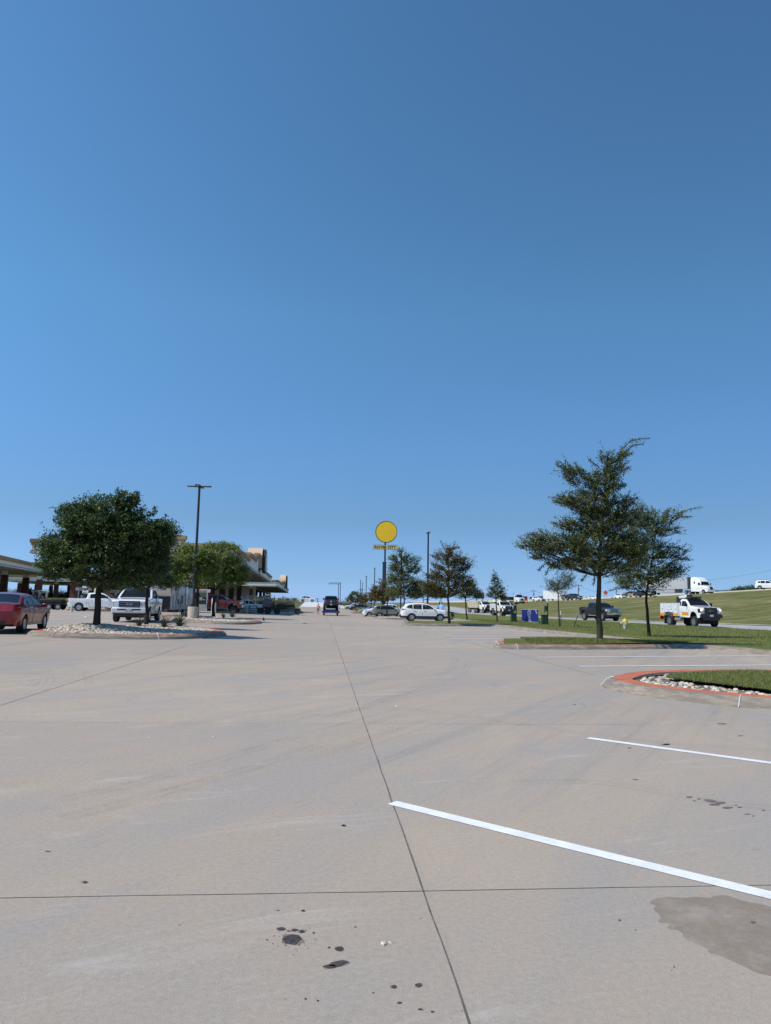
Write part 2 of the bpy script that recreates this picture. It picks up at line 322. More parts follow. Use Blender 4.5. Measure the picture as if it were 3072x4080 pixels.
# ------------------------------------------------------------ mesh builder
class MB:
    def __init__(s): s.v = []; s.f = []; s.mi = []; s.m = []
    def mid(s, m):
        if m not in s.m: s.m.append(m)
        return s.m.index(m)
    def face(s, pts, m):
        b = len(s.v); s.v.extend(tuple(p) for p in pts); s.f.append(tuple(range(b, b+len(pts)))); s.mi.append(s.mid(m))
    def quads(s, verts, faces, m):
        k = s.mid(m); mp = {}
        for f in faces:
            g = []
            for i in f:
                if i not in mp: mp[i] = len(s.v); s.v.append(tuple(verts[i]))
                g.append(mp[i])
            s.f.append(tuple(g)); s.mi.append(k)
    def box(s, c, d, m, rz=0, M=None, bev=0):
        x, y, z = d[0]/2, d[1]/2, d[2]/2
        if bev:
            b = min(bev, x*.9, y*.9, z*.9); vs = []
            for sz, r in ((-z, b), (-z+b, 0), (z-b, 0), (z, b)):
                for q in ((-x+b, -y), (x-b, -y), (x, -y+b), (x, y-b), (x-b, y), (-x+b, y), (-x, y-b), (-x, -y+b)):
                    f = (1-r/max(x, .001)*.9, 1-r/max(y, .001)*.9); vs.append((q[0]*f[0], q[1]*f[1], sz))
            fs = [tuple(range(7, -1, -1)), tuple(range(24, 32))]
            for k in range(3):
                for i in range(8): fs.append((k*8+i, k*8+(i+1) % 8, k*8+8+(i+1) % 8, k*8+8+i))
        else:
            vs = [(a, b_, c_) for c_ in (-z, z) for a, b_ in ((-x, -y), (x, -y), (x, y), (-x, y))]
            fs = [(3, 2, 1, 0), (4, 5, 6, 7), (0, 1, 5, 4), (1, 2, 6, 5), (2, 3, 7, 6), (3, 0, 4, 7)]
        T = Matrix.Translation(c) @ Matrix.Rotation(rz, 4, 'Z')
        if M is not None: T = Matrix.Translation(c) @ M.to_4x4()
        s.quads([T @ Vector(v) for v in vs], fs, m); return s
    def tube(s, p0, p1, r0, r1, m, n=8, cap=True):
        p0, p1 = Vector(p0), Vector(p1); d = (p1-p0)
        if d.length < 1e-6: return s
        q = d.normalized().to_track_quat('Z', 'Y'); vs = []
        for p, r in ((p0, r0), (p1, r1)):
            for i in range(n):
                a = 2*math.pi*i/n; vs.append(p+q @ Vector((r*math.cos(a), r*math.sin(a), 0)))
        fs = [(i, (i+1) % n, n+(i+1) % n, n+i) for i in range(n)]
        if cap: fs += [tuple(range(n-1, -1, -1)), tuple(range(n, 2*n))]
        s.quads(vs, fs, m); return s
    def path(s, pts, rad, m, n=6):
        pts = [Vector(p) for p in pts]; vs = []; L = len(pts)
        if not hasattr(rad, '__len__'): rad = [rad]*L
        for k, p in enumerate(pts):
            d = (pts[min(k+1, L-1)]-pts[max(k-1, 0)]).normalized()
            a = Vector((1, 0, 0)) if abs(d.x) < .8 else Vector((0, 1, 0))
            x = (a-d*a.dot(d)).normalized(); y = d.cross(x)
            for i in range(n):
                t = 2*math.pi*i/n; vs.append(p+x*(rad[k]*math.cos(t))+y*(rad[k]*math.sin(t)))
        fs = [(k*n+i, k*n+(i+1) % n, (k+1)*n+(i+1) % n, (k+1)*n+i) for k in range(L-1) for i in range(n)]
        fs += [tuple(range(n-1, -1, -1)), tuple(range((L-1)*n, L*n))]
        s.quads(vs, fs, m); return s
    def lathe(s, prof, m, n=16, M=None):
        """prof: (radius, z) list, spun about z"""
        M = M or Matrix.Identity(4); vs = []
        for r, z in prof:
            for i in range(n):
                a = 2*math.pi*i/n; vs.append(M @ Vector((r*math.cos(a), r*math.sin(a), z)))
        fs = [(k*n+i, k*n+(i+1) % n, (k+1)*n+(i+1) % n, (k+1)*n+i) for k in range(len(prof)-1) for i in range(n)]
        if prof[0][0] > 1e-4: fs.append(tuple(range(n-1, -1, -1)))
        if prof[-1][0] > 1e-4: fs.append(tuple(range((len(prof)-1)*n, len(prof)*n)))
        s.quads(vs, fs, m); return s
    def prism(s, poly, th, m, M=None, mside=None):
        """poly in local xy, thickness along local z from 0 to th, transformed by M"""
        M = M or Matrix.Identity(4); n = len(poly)
        a = sum(poly[i][0]*poly[(i+1) % n][1]-poly[(i+1) % n][0]*poly[i][1] for i in range(n))
        if a < 0: poly = poly[::-1]
        r = delaunay_2d_cdt([Vector(p) for p in poly], [], [list(range(n))], 1, 1e-6)
        P = r[0]; T = r[2]
        s.quads([M @ Vector((p.x, p.y, th)) for p in P], [tuple(f) for f in T], m)
        s.quads([M @ Vector((p.x, p.y, 0)) for p in P], [tuple(reversed(f)) for f in T], m)
        vs = [M @ Vector((p[0], p[1], z)) for z in (0, th) for p in poly]
        s.quads(vs, [(i, (i+1) % n, n+(i+1) % n, n+i) for i in range(n)], mside or m); return s
    def build(s, name, parent=None, smooth=None, loc=None):
        me = bpy.data.meshes.new(name); me.from_pydata(s.v, [], s.f)
        for m in s.m: me.materials.append(m)
        me.polygons.foreach_set('material_index', s.mi)
        if smooth is not None:
            bm = bmesh.new(); bm.from_mesh(me); bmesh.ops.remove_doubles(bm, verts=bm.verts, dist=1e-4)
            bm.to_mesh(me); bm.free(); me.shade_smooth(); me.set_sharp_from_angle(angle=R(smooth))
        me.update()
        o = bpy.data.objects.new(name, me); COL.objects.link(o)
        if parent: o.parent = parent
        if loc: o.location = loc
        return o
# axis-swapping frames: local xy plane stood upright
def frame(o, x, y, z):
    x, y, z = Vector(x), Vector(y), Vector(z)
    return Matrix(((x.x, y.x, z.x, o[0]), (x.y, y.y, z.y, o[1]), (x.z, y.z, z.z, o[2]), (0, 0, 0, 1)))
def text_mesh(txt, size, m, name, parent, M, depth=.005, bold=0.0, align='CENTER'):
    cu = bpy.data.curves.new('lettering', 'FONT'); cu.body = txt; cu.size = size; cu.extrude = depth
    cu.offset = bold; cu.align_x = align; cu.align_y = 'CENTER'
    t = bpy.data.objects.new('lettering', cu); COL.objects.link(t)
    dg = bpy.context.evaluated_depsgraph_get(); me = bpy.data.meshes.new_from_object(t.evaluated_get(dg))
    bpy.data.objects.remove(t); bpy.data.curves.remove(cu)
    me.transform(M); me.materials.clear(); me.materials.append(m)
    o = bpy.data.objects.new(name, me); COL.objects.link(o); o.parent = parent
    return o

# ------------------------------------------------------------ ground sheets
def inpoly(x, y, P):
    c = False; n = len(P)
    for i in range(n):
        x1, y1 = P[i][0], P[i][1]; x2, y2 = P[i-1][0], P[i-1][1]
        if (y1 > y) != (y2 > y) and x < (x2-x1)*(y-y1)/(y2-y1)+x1: c = not c
    return c
def densify(P, step, closed=True):
    out = []; n = len(P)
    for i in range(n if closed else n-1):
        a, b = Vector(P[i][:2]), Vector(P[(i+1) % n][:2]); k = max(1, int((b-a).length/step))
        for j in range(k): out.append(a.lerp(b, j/k))
    if not closed: out.append(Vector(P[-1][:2]))
    return out
def sheet(name, P, off, m, step=3.0, zf=None, kind='structure', holes=()):
    B = densify(P, step); pts = list(B)
    edges = [(i, (i+1) % len(B)) for i in range(len(B))]
    xs = [p.x for p in B]; ys = [p.y for p in B]
    gx = sorted(set([x for x in XS if min(xs) < x < max(xs)] + [min(xs)+i*step for i in range(1, int((max(xs)-min(xs))/step)+1)]))
    gy = sorted(set([y for y in YS if min(ys) < y < max(ys)] + [min(ys)+i*step for i in range(1, int((max(ys)-min(ys))/step)+1)]))
    for x in gx:
        for y in gy:
            if inpoly(x, y, B): pts.append(Vector((x, y)))
    r = delaunay_2d_cdt(pts, edges, [], 0, 1e-4)
    F = [f for f in r[2] if inpoly(sum(r[0][i].x for i in f)/len(f), sum(r[0][i].y for i in f)/len(f), B)]
    mb = MB(); mb.quads([(p.x, p.y, H(p.x, p.y)+off+(zf(p.x, p.y) if zf else 0)) for p in r[0]], [tuple(f) for f in F], m)
    o = mb.build(name); o['kind'] = kind; 
    me = o.data
    if me.polygons and me.polygons[0].normal.z < 0: me.flip_normals()
    me.shade_smooth()
    return o
def offs(P, d, closed=True):
    """offset a polyline to its left by d"""
    out = []; n = len(P)
    for i in range(n):
        a = P[i-1] if (closed or i > 0) else P[i]; b = P[(i+1) % n] if (closed or i < n-1) else P[i]
        t = (Vector(b[:2])-Vector(a[:2])).normalized(); out.append(Vector((P[i][0]-t.y*d, P[i][1]+t.x*d)))
    return out
def smooth_poly(P, it=2, closed=True):
    P = [Vector(p[:2]) for p in P]
    for _ in range(it):
        Q = []; n = len(P)
        rng = range(n) if closed else range(n-1)
        if not closed: Q.append(P[0])
        for i in rng:
            a, b = P[i], P[(i+1) % n]; Q += [a.lerp(b, .25), a.lerp(b, .75)]
        if not closed: Q.append(P[-1])
        P = Q
    return P
def kerb(name, P, closed=True, red=False, top=.165, width=.45, flat=True):
    """P runs with the raised side on its left; a rounded kerb is swept along it"""
    P = densify(P, .4, closed)
    prof = [(0, -.02, 0), (.02, .02, 0), (.06, .09, 0), (.11, .125, 0), (.18, top, 0)]
    prof += [(.22, top+.004, 1 if red else 0), (width, top+.004, 1 if red else 0), (width+.03, top-.05, 0)]
    rows = []
    for d, z, _ in prof:
        rows.append([(q.x, q.y, H(q.x, q.y)+z) for q in offs(P, d, closed)])
    mb = MB(); n = len(P)
    for k in range(len(prof)-1):
        m = M_RED if (red and k in (5,)) else M_KERB
        vs = rows[k]+rows[k+1]; rng = range(n) if closed else range(n-1)
        mb.quads(vs, [(i, (i+1) % n, n+(i+1) % n, n+i) for i in rng], m)
    o = mb.build(name); o['kind'] = 'structure'; o.data.shade_smooth(); return o
def strip(mb, pts, w, off, m):
    pts = densify(pts, .8, False); a = offs(pts, w/2, False); b = offs(pts, -w/2, False)
    vs = [(q.x, q.y, H(q.x, q.y)+off) for q in b+a]; n = len(pts)
    mb.quads(vs, [(i, i+1, n+i+1, n+i) for i in range(n-1)], m)
# ============================================================ THE SETTING
ROADN = [(-60, 34), (20, 33), (50, 32.5), (66, 31.2), (82, 29.6), (110, 29.2), (151, 30.4), (200, 36), (258, 42), (400, 50), (900, 60)]
def roadn(y): return lin(ROADN, y)
def base_off(x, y):
    if x > roadn(y)+6.5: return .10
    if x < -5.9 and y > 132: return .12
    return -.30 if x < 60 else .1
def zbase(x, y): return base_off(x, y)
def base_ground():
    xs = sorted(set(XS[1:-1] + list(range(-60, 150, 3)) + [-3000, -1200, -500, -200, -120, 200, 400, 900, 3000] + [-6.2, -5.7]))
    ys = sorted(set(YS[:-1] + list(range(-60, 420, 8)) + [500, 650, 1300, 2200, 4000] + [131, 133]))
    V = [(x, y, H(x, y)+zbase(x, y)) for y in ys for x in xs]; n = len(xs)
    mb = MB(); mb.quads(V, [(j*n+i, j*n+i+1, (j+1)*n+i+1, (j+1)*n+i) for j in range(len(ys)-1) for i in range(n-1)], M_BANK)
    o = mb.build('ground'); o['kind'] = 'structure'; o.data.shade_smooth()
base_ground()
# parking lot slab
rampL = [(-16, 122), (-11, 130), tuple(at(1165, 2436)[:2]), (-5.2, 170), (-5.2, 207), (-5.2, 262)]
sheet('parking_lot', [(-130, -40), (30, -40), (29.5, 20), (28.5, 60), (26, 110), (20, 150), (12, 176), (9.5, 262)] + rampL[::-1] + [(-20, 121), (-130, 330)], 0, M_LOT, 2.2)
sheet('ramp_pavement', [(-5.1, 176), (9.0, 179), (9.0, 262), (-5.1, 262)], .03, M_NEWC, 3)
kerb('ramp_kerb', smooth_poly(rampL, 2, False), False, width=.35)
# frontage road, highway
ys = [-60, 0, 20, 50, 66, 82, 110, 151, 200, 258, 330, 400]
sheet('frontage_road', [(roadn(y), y) for y in ys] + [(roadn(y)+6.5, y) for y in ys[::-1]], .06, M_ROAD, 2.5)
def road_kerb(name, dx, w, rev):
    P = [(roadn(y)+dx, y) for y in ys]
    mb = MB(); strip(mb, smooth_poly(P, 1, False), w, .115, mat('road_gutter', (.46, .41, .33), .85, noise=(1, .1))); mb.build(name)['kind'] = 'structure'
road_kerb('road_gutter', -.12, .4, 0); road_kerb('road_gutter', 6.75, .45, 0)
for k in range(16):
    y = 40+k*14; mb = MB(); strip(mb, [(roadn(y)+3.3, y), (roadn(y+3)+3.3, y+3)], .12, .075, M_LINE)
    mb.build('road_dash')['kind'] = 'structure'
sheet('highway', [(86, -100), (107, -100), (107, 1200), (86, 1200)], .16, M_ROAD, 7)
# ---- lawn outline
mv = lambda p, dx, dy: Vector((p.x+dx, p.y+dy, p.z))
F1, F2, F3 = at(2055, 2588), at(2350, 2589), at(2758, 2583)
KP = [Vector((11.5, 160, 0)), Vector((12.6, 120, 0)), Vector((13.0, 90, 0)), at(1805, 2470), at(1868, 2480),
      at(1850, 2482.5), at(1740, 2481), at(1630, 2482), at(1598, 2487.5), at(1606, 2493.5), at(1740, 2495), at(1883, 2495), at(1960, 2497), at(1990, 2499),
      at(2100, 2513), at(2350, 2541), at(2600, 2567), mv(F3, -1.4, 3.2), mv(F2, .6, 2.9), mv(F1, 0, 2.7), mv(at(1963, 2581), .5, 1.9), at(1963, 2582), mv(F1, -.7, .05), F1, F2, at(2600, 2587), F3, at(2850, 2590), at(3072, 2613),
      Vector((19.5, 13, 0)), Vector((21, 0, 0)), Vector((22, -40, 0))]
KP = smooth_poly(densify(KP, 1.2, False), 1, False)
kerb('kerb', KP, False, red=False, width=.42)
KI = offs(KP, .40, False)
hump = lambda x, y: .16*math.exp(-((x-9.5)/4.5)**2-((y-28.3)/1.2)**2)
lawn_poly = [tuple(p) for p in KI] + [(roadn(y)-.25, y) for y in (-40, 0, 20, 50, 66, 82, 110, 151)]
sheet('lawn', lawn_poly, .158, M_LAWN, 1.1, zf=hump)
# red paint along the nose of the grass peninsula
def red_run(P, name='red_kerb_paint'):
    mb = MB(); strip(mb, P, .26, .176, M_RED); mb.build(name)['kind'] = 'structure'
tip = [p for p in KP if 22 < p.y < 31 and p.x < 14.5]
red_run(offs(tip, .33, False))
# near right island
i1f = [at(2387, 2734), at(2440, 2752), at(2523, 2769), at(2697, 2793), at(2870, 2812), at(3072, 2830)]
ext = (i1f[-1]-i1f[-2]).normalized()
bk = [at(3072, 2667, .15), at(2783, 2667, .15), at(2593, 2669, .15), at(2480, 2678, .15), at(2420, 2692, .15)]
i1 = i1f + [i1f[-1]+ext*3, Vector((11.5, 9.5, 0)), Vector((14.5, 15.5, 0))] + bk
I1 = smooth_poly(i1, 2)
kerb('island_kerb', I1, True, red=True, width=.60)
I1in = offs(densify(I1, .4), .58)
M_SOIL = mat('dry_soil', (.16, .13, .10), .95, noise=(6, .3))
sheet('planting_soil', I1in, .09, M_SOIL, .6)
g1 = smooth_poly([at(2640, 2701, .15), at(2700, 2709, .15), at(2800, 2722, .15), at(3072, 2753, .15), Vector((8.5, 11, 0)), Vector((12, 13, 0)), at(3072, 2676, .15), at(2850, 2681, .15), at(2700, 2691, .15)], 2)
sheet('island_turf', g1, .13, M_LAWN, .5, zf=lambda x, y: .05)
# left islands
i2 = [Vector((x, y, 0)) for x, y in ((-10.95, 28.2), (-10.45, 27.0), (-9.3, 26.4), (-7.6, 26.7), (-6.0, 27.3), (-5.0, 28.2), (-4.25, 29.8), (-3.95, 32.0), (-4.4, 33.8), (-5.5, 35.9), (-7.2, 37.0), (-9.3, 35.6), (-10.6, 31.8))]
I2 = smooth_poly(i2, 2); kerb('island_kerb', I2, True, red=True, width=.55)
c2 = sum((Vector((p[0], p[1])) for p in I2), Vector((0, 0)))/len(I2)
I2in = offs(densify(I2, .4), .53)
T1 = at(385, 2491, .3)
mound2 = lambda x, y: .20*math.exp(-((x-T1.x)/1.7)**2-((y-T1.y)/1.4)**2)
sheet('gravel_bed', I2in, .13, mat('gravel_base', (.42, .39, .35), .95, noise=(9, .3)), .8, zf=mound2)
i3 = [Vector((x, y, 0)) for x, y in ((-11.8, 53.6), (-10.9, 50.6), (-10.2, 49.3), (-8.4, 46.4), (-6.5, 44.7), (-4.6, 45.7), (-3.8, 49.3), (-4.2, 51.9), (-5.8, 54.7), (-8.5, 58.0), (-10.6, 57.0))]
I3 = smooth_poly(i3, 2); kerb('island_kerb', I3, True, red=True, width=.6)
I3in = offs(densify(I3, .5), .58)
sheet('gravel_bed', I3in, .13, MATS['gravel_base'], .8)
# plain islands between the parked cars
M_ISL = mat('island_concrete', (.46, .40, .33), .85, noise=(1.2, .1))
def plain_island(px, red=False):
    P = smooth_poly([at(*p) for p in px], 2); 
    kerb('island_kerb', P, True, red=red, width=.4); sheet('island_top', offs(densify(P, .5), .38), (.167), M_RED if red else M_ISL, 1.2)
plain_island([(1485, 2464), (1500, 2467.5), (1620, 2468.5), (1740, 2468.5), (1780, 2466.5), (1780, 2462.5), (1620, 2460.5), (1495, 2460.5)])
plain_island([(1443, 2455), (1460, 2457.5), (1560, 2457.5), (1560, 2453), (1455, 2452)])
plain_island([(1385, 2441), (1406, 2444.5), (1440, 2443), (1440, 2439), (1410, 2437.5)], True)
plain_island([(1390, 2450-9), (1440, 2443), (1500, 2443), (1500, 2438), (1410, 2437)]) if False else None

# ---- joints in the slab
def joint(a, b, w=.016):
    mb = MB(); a, b = Vector(a[:2]), Vector(b[:2]); n = max(2, int((b-a).length/.35)); t = (b-a).normalized(); q = Vector((-t.y, t.x))
    L = []; Rr = []
    for i in range(n+1):
        p = a.lerp(b, i/n)+q*rnd.uniform(-.0035, .0035); ww = w*rnd.uniform(.6, 1.15)/2
        for arr, s_ in ((L, 1), (Rr, -1)):
            c = p+q*ww*s_; arr.append((c.x, c.y, H(c.x, c.y)+(.0022 if c.y < 18 else .005)))
    mb.quads(Rr+L, [(i, i+1, n+2+i, n+1+i) for i in range(n)], M_JOINT); mb.build('slab_joint')['kind'] = 'structure'
joint((.60, -8), (.72, 66), .011); joint((.72, 66), (.72, 165), .02)
a, b = at(0, 2808), at(1092, 2464); d = (b-a).normalized()
joint(a-d*14, at(745, 2572), .012); joint(at(960, 2500), b+d*60, .012)
a, b = at(0, 2576), at(205, 2543); joint(a-(b-a).normalized()*20, b, .012)
a, b = at(1850, 2556), at(2090, 2618); joint(a+(a-b).normalized()*18, b+(b-a).normalized()*5.5, .014)
y0 = at(1536, 3553).y; y1 = at(1536, 2884).y; y2 = at(1536, 2706).y
joint((-14, y0+.02), (14, y0-.02), .007); joint((-30, y1), (4.5, y1), .006); joint((-40, y2), (4.0, y2), .007)
for k in range(1, 12): joint((-30 if k > 4 else -9, y2+5.6*k), (4.4 if k < 3 else 12.2, y2+5.6*k), .007)

# ---- painted lines
def pline(x0, y0_, x1, y1_, w=.15):
    mb = MB(); strip(mb, [at(x0, y0_), at(x1, y1_)], w, .004 if y0_ > 2900 else .009, M_LINE); o = mb.build('parking_line'); o['kind'] = 'structure'
pline(1562, 3199, 3160, 3591, .125); pline(2343, 2941, 3200, 3058, .115)
pline(2139, 2620, 3062, 2614); pline(2305, 2656, 3200, 2650)
for xa, xb, y_ in ((1636, 2006, 2502), (1650, 2054, 2508.5), (1677, 2105, 2515), (1709, 2183, 2523.5), (1749, 2270, 2533.7), (1796, 2365, 2545), (1850, 2120, 2556.5)):
    pline(xa, y_, xb, y_-.5)
for q in ((205, 2456.5, 272, 2456), (212, 2469, 439, 2459), (417, 2475, 500, 2470), (200, 2466, 330, 2461)): pline(*q)
for k in range(5): pline(1480+k*4, 2470.5+k*.0, 1560, 2470.5) if k == 0 else None
pline(1590, 2476.5, 1800, 2476)

# ---- stains and pebbles on the slab
def blob(px, py, rx, ry, m, name='oil_stain', jag=.16, n=40, ang=0, off=.003):
    if m is M_STAIN and n == 40: blob(px+rx*.03, py, rx*1.14+1.5, ry*1.16+1, M_HALO, name, jag*1.3, 41, ang, .0018)
    pts = []; ph = [rnd.uniform(0, 6.28) for _ in range(7)]
    for i in range(n):
        a = 2*math.pi*i/n; r = 1+jag*sum(math.sin(a*(k+2)+ph[k])/(k*.5+1.2) for k in range(7))*.6
        x, y = rx*r*math.cos(a), ry*r*math.sin(a); x, y = x*math.cos(ang)-y*math.sin(ang), x*math.sin(ang)+y*math.cos(ang)
        p = at(px+x, py+y); pts.append((p.x, p.y))
    mb = MB(); rr = delaunay_2d_cdt([Vector(p) for p in pts], [], [list(range(n))], 1, 1e-6)
    mb.quads([(p.x, p.y, H(p.x, p.y)+off) for p in rr[0]], [tuple(f) for f in rr[2]], m)
    o = mb.build(name); o['kind'] = 'structure'
    if o.data.polygons[0].normal.z < 0: o.data.flip_normals()
for z in ((365, 478, 52, 25), (305, 420, 22, 8), (378, 426, 16, 6), (420, 434, 16, 7), (627, 530, 24, 11), (622, 612, 48, 15, -.18), (575, 628, 36, 9), (928, 740, 15, 8), (1065, 731, 19, 9), (960, 829, 12, 4), (427, 319, 10, 4), (1142, 878, 8, 4), (440, 807, 6, 3), (508, 817, 6, 3), (345, 432, 9, 2), (485, 441, 6, 3), (570, 523, 7, 3), (228, 480, 5, 2), (716, 409, 5, 2), (815, 773, 5, 2), (1075, 865, 14, 3)):
    blob(900+z[0]*.7203, 3400+z[1]*.7203, z[2]*.7203, z[3]*.7203, M_STAIN, ang=z[4] if len(z) > 4 else 0)
for _ in range(60):
    r = abs(rnd.gauss(0, 1)); a = rnd.uniform(0, 6.28)
    blob(900+(365+r*80*math.cos(a))*.72, 3400+(490+r*40*math.sin(a))*.72, rnd.uniform(1.2, 3), rnd.uniform(.8, 1.6), M_STAIN, n=7)
M_ST2 = mat('faded_oil_stain', (.17, .13, .11), .7, noise=(14, .25))
for z in ((765, 612, 28, 6), (950, 645, 60, 11, .12), (1040, 662, 44, 8), (990, 678, 45, 8), (1100, 705, 46, 8), (1210, 703, 20, 4), (1178, 683, 12, 3), (1420, 730, 15, 4), (1330, 778, 14, 3), (1280, 762, 30, 3), (238, 178, 17, 4), (560, 148, 38, 5, -.08), (290, 457, 24, 4), (850, 628, 18, 4), (810, 645, 14, 3), (1328, 1717, 22, 9), (150, 1698, 13, 7), (632, 2109, 7, 5), (292, 1785, 8, 4)):
    blob(2400+z[0]*.452, 2900+z[1]*.452, z[2]*.452, z[3]*.452, M_ST2, ang=z[4] if len(z) > 4 else 0)
for z in ((743, 1785, 6, 2.4), (103, 1840, 8, 2), (1440, 1609, 8, 1.6), (1240, 1522, 3, 1), (600, 1968, 5, 1.6), (655, 1968, 4, 1), (1440, 1608, 9, 2), (1560, 1564, 14, 2), (1600, 1590, 8, 1.4)):
    blob(z[0]*1.844, z[1]*1.844, z[2]*1.4, z[3]*1.0, M_ST2)
dp = [(390, 1540), (560, 1490), (740, 1500), (830, 1480), (960, 1510), (1080, 1470), (1150, 1500), (1300, 1530), (1500, 1590), (1800, 1650), (2300, 1800), (2400, 2300), (2000, 2350), (1486, 2175), (1330, 2140), (1130, 2040), (920, 1985), (870, 1930), (720, 1870), (700, 1800), (560, 1775), (620, 1740), (470, 1725), (540, 1680), (450, 1610), (500, 1580)]
P = [at(2400+x*.452, 2900+y*.452) for x, y in dp]
P = densify(P, .05); P = [Vector((p.x+rnd.uniform(-.012, .012)*((i*7) % 3), p.y+rnd.uniform(-.02, .02))) for i, p in enumerate(P)]
P = smooth_poly(P, 1)
sheet('damp_patch', P, .0016, M_DAMP, .4)
ICO = None
def ico():
    t = (1+5**.5)/2; v = [Vector(p).normalized() for p in ((-1, t, 0), (1, t, 0), (-1, -t, 0), (1, -t, 0), (0, -1, t), (0, 1, t), (0, -1, -t), (0, 1, -t), (t, 0, -1), (t, 0, 1), (-t, 0, -1), (-t, 0, 1))]
    return v, [(0, 11, 5), (0, 5, 1), (0, 1, 7), (0, 7, 10), (0, 10, 11), (1, 5, 9), (5, 11, 4), (11, 10, 2), (10, 7, 6), (7, 1, 8), (3, 9, 4), (3, 4, 2), (3, 2, 6), (3, 6, 8), (3, 8, 9), (4, 9, 5), (2, 4, 11), (6, 2, 10), (8, 6, 7), (9, 8, 1)]
IV, IF = ico()
def stones(name, P, n, r0, r1, off, zf=None, label=None, m=None, keep=None):
    xs = [p[0] for p in P]; ys_ = [p[1] for p in P]; mb = MB(); V = []; F = []; k = 0; tries = 0
    while k < n and tries < n*20:
        tries += 1; x = rnd.uniform(min(xs), max(xs)); y = rnd.uniform(min(ys_), max(ys_))
        if not inpoly(x, y, P) or (keep and not keep(x, y)): continue
        r = rnd.uniform(r0, r1); sx, sy, sz = r*rnd.uniform(.8, 1.5), r*rnd.uniform(.7, 1.1), r*rnd.uniform(.35, .62)
        a = rnd.uniform(0, 6.28); ca, sa = math.cos(a), math.sin(a); z = H(x, y)+off+(zf(x, y) if zf else 0)+sz*.5
        tl = rnd.uniform(-.4, .4); b = len(V)
        for v in IV:
            j = rnd.uniform(.82, 1.12); X, Y, Z = v.x*sx*j, v.y*sy*j, v.z*sz*j
            Z += X*tl; V.append((x+X*ca-Y*sa, y+X*sa+Y*ca, z+Z))
        F += [tuple(b+i for i in f) for f in IF]; k += 1
    mb.quads(V, F, m or M_GRAV); o = mb.build(name); return tag(o, label, 'gravel', kind='stuff')
stones('gravel', I1in, 1050, .022, .075, .085, label='pale river rock border round the turf of the near right island', keep=lambda x, y: not inpoly(x, y, g1))
stones('gravel', I2in, 5200, .035, .075, .13, mound2, 'white limestone gravel under the big dark oak of the left island')
stones('gravel', I3in, 3800, .04, .085, .13, None, 'white limestone gravel of the farther left island with the lamp base')
tg = [at(1963, 2572), at(2030, 2574), at(2110, 2575), at(2110, 2568), at(2030, 2566), at(1985, 2567)]
stones('gravel', offs(densify(tip, .5, False), .5, False) and [(p.x, p.y) for p in [mv(F1, -.6, .5), mv(F1, .9, .5), mv(F1, .9, 2.2), mv(F1, -.2, 2.2)]], 55, .03, .05, .15, None, 'pale rocks at the tip of the grass peninsula')
# loose pebbles on the slab
for px, py in ((1586, 2903), (1568, 3766+6), (675, 2766), (611, 2938), (855, 2940), (1525, 3400+518*.72), (1578, 2815)):
    p = at(px, py); stones('pebble', [(p.x-.05, p.y-.05), (p.x+.05, p.y-.05), (p.x+.05, p.y+.05), (p.x-.05, p.y+.05)], 1, .012, .02, .0, None, 'small loose pebble lying on the concrete slab')
def blades(name, P, n, h0, h1, off, zf, label, w=.006):
    xs = [p[0] for p in P]; ys_ = [p[1] for p in P]; V = []; F = []; k = 0; t = 0
    while k < n and t < n*12:
        t += 1; x = rnd.uniform(min(xs), max(xs)); y = rnd.uniform(min(ys_), max(ys_))
        if not inpoly(x, y, P): continue
        z = H(x, y)+off+(zf(x, y) if zf else 0); a = rnd.uniform(0, 6.28); h = rnd.uniform(h0, h1); l = h*rnd.uniform(.1, .8)
        c, s_ = math.cos(a)*w, math.sin(a)*w; b = len(V); la = rnd.uniform(0, 6.28)
        V += [(x-c, y-s_, z-.01), (x+c, y+s_, z-.01), (x+math.cos(la)*l, y+math.sin(la)*l, z+h)]; F.append((b, b+1, b+2)); k += 1
    mb = MB(); mb.quads(V, F, L_BLADE); return tag(mb.build(name), label, 'grass', kind='stuff')
blades('grass', g1, 34000, .03, .085, .17, None, 'trimmed green turf inside the red edged near island')
pen = [(p.x, p.y) for p in (mv(F1, .8, .5), F2+Vector((0, .45, 0)), F3+Vector((0, .5, 0)), mv(F3, 2.5, 4), mv(F3, -1.4, 3.0), mv(F2, .6, 2.5), mv(F1, .8, 2.3))]
blades('grass', pen, 30000, .04, .10, .15, hump, 'trimmed green turf at the foot of the tall ragged elm', .008)
lw = [(x, y) for x, y in lawn_poly if y < 75]
blades('grass', [tuple(p) for p in [(13.6, 62), (14.2, 50), (16, 38), (17, 27), (19, 14), (33, 14), (32.5, 50), (30, 70), (16, 70)]], 60000, .04, .10, .148, None, 'mown green verge grass between the lot kerb and the frontage road', .014)

def tyre_mat():
    k = NT('tyre_mark', .9, .2); k.b.inputs['Base Color'].default_value = (.10, .095, .095, 1)
    a = k.val(k.noise(3, detail=6, rough=.8), .38, .7, 0, .09); k.l.new(a, k.b.inputs['Alpha']); return k.m
M_TM = tyre_mat()
def tyre_mark(px, w=.18, gap=None):
    P = smooth_poly([at(*p) for p in px], 3, False)
    for o_ in ((-.06, .06) if gap is None else (-gap, gap)):
        mb = MB(); strip(mb, offs(P, o_, False), w*.35, .0012, M_TM); o = mb.build('tyre_mark'); o['kind'] = 'structure'
tyre_mark([(0, 2790), (110, 2775), (190, 2740), (205, 2700), (180, 2680)])
tyre_mark([(20, 2765), (90, 2750), (140, 2725), (150, 2700)])
tyre_mark([(260, 2645), (330, 2670), (355, 2700), (350, 2725)])
tyre_mark([(1310, 2860), (1560, 2780), (1740, 2705), (1810, 2655), (1815, 2620)], .2)
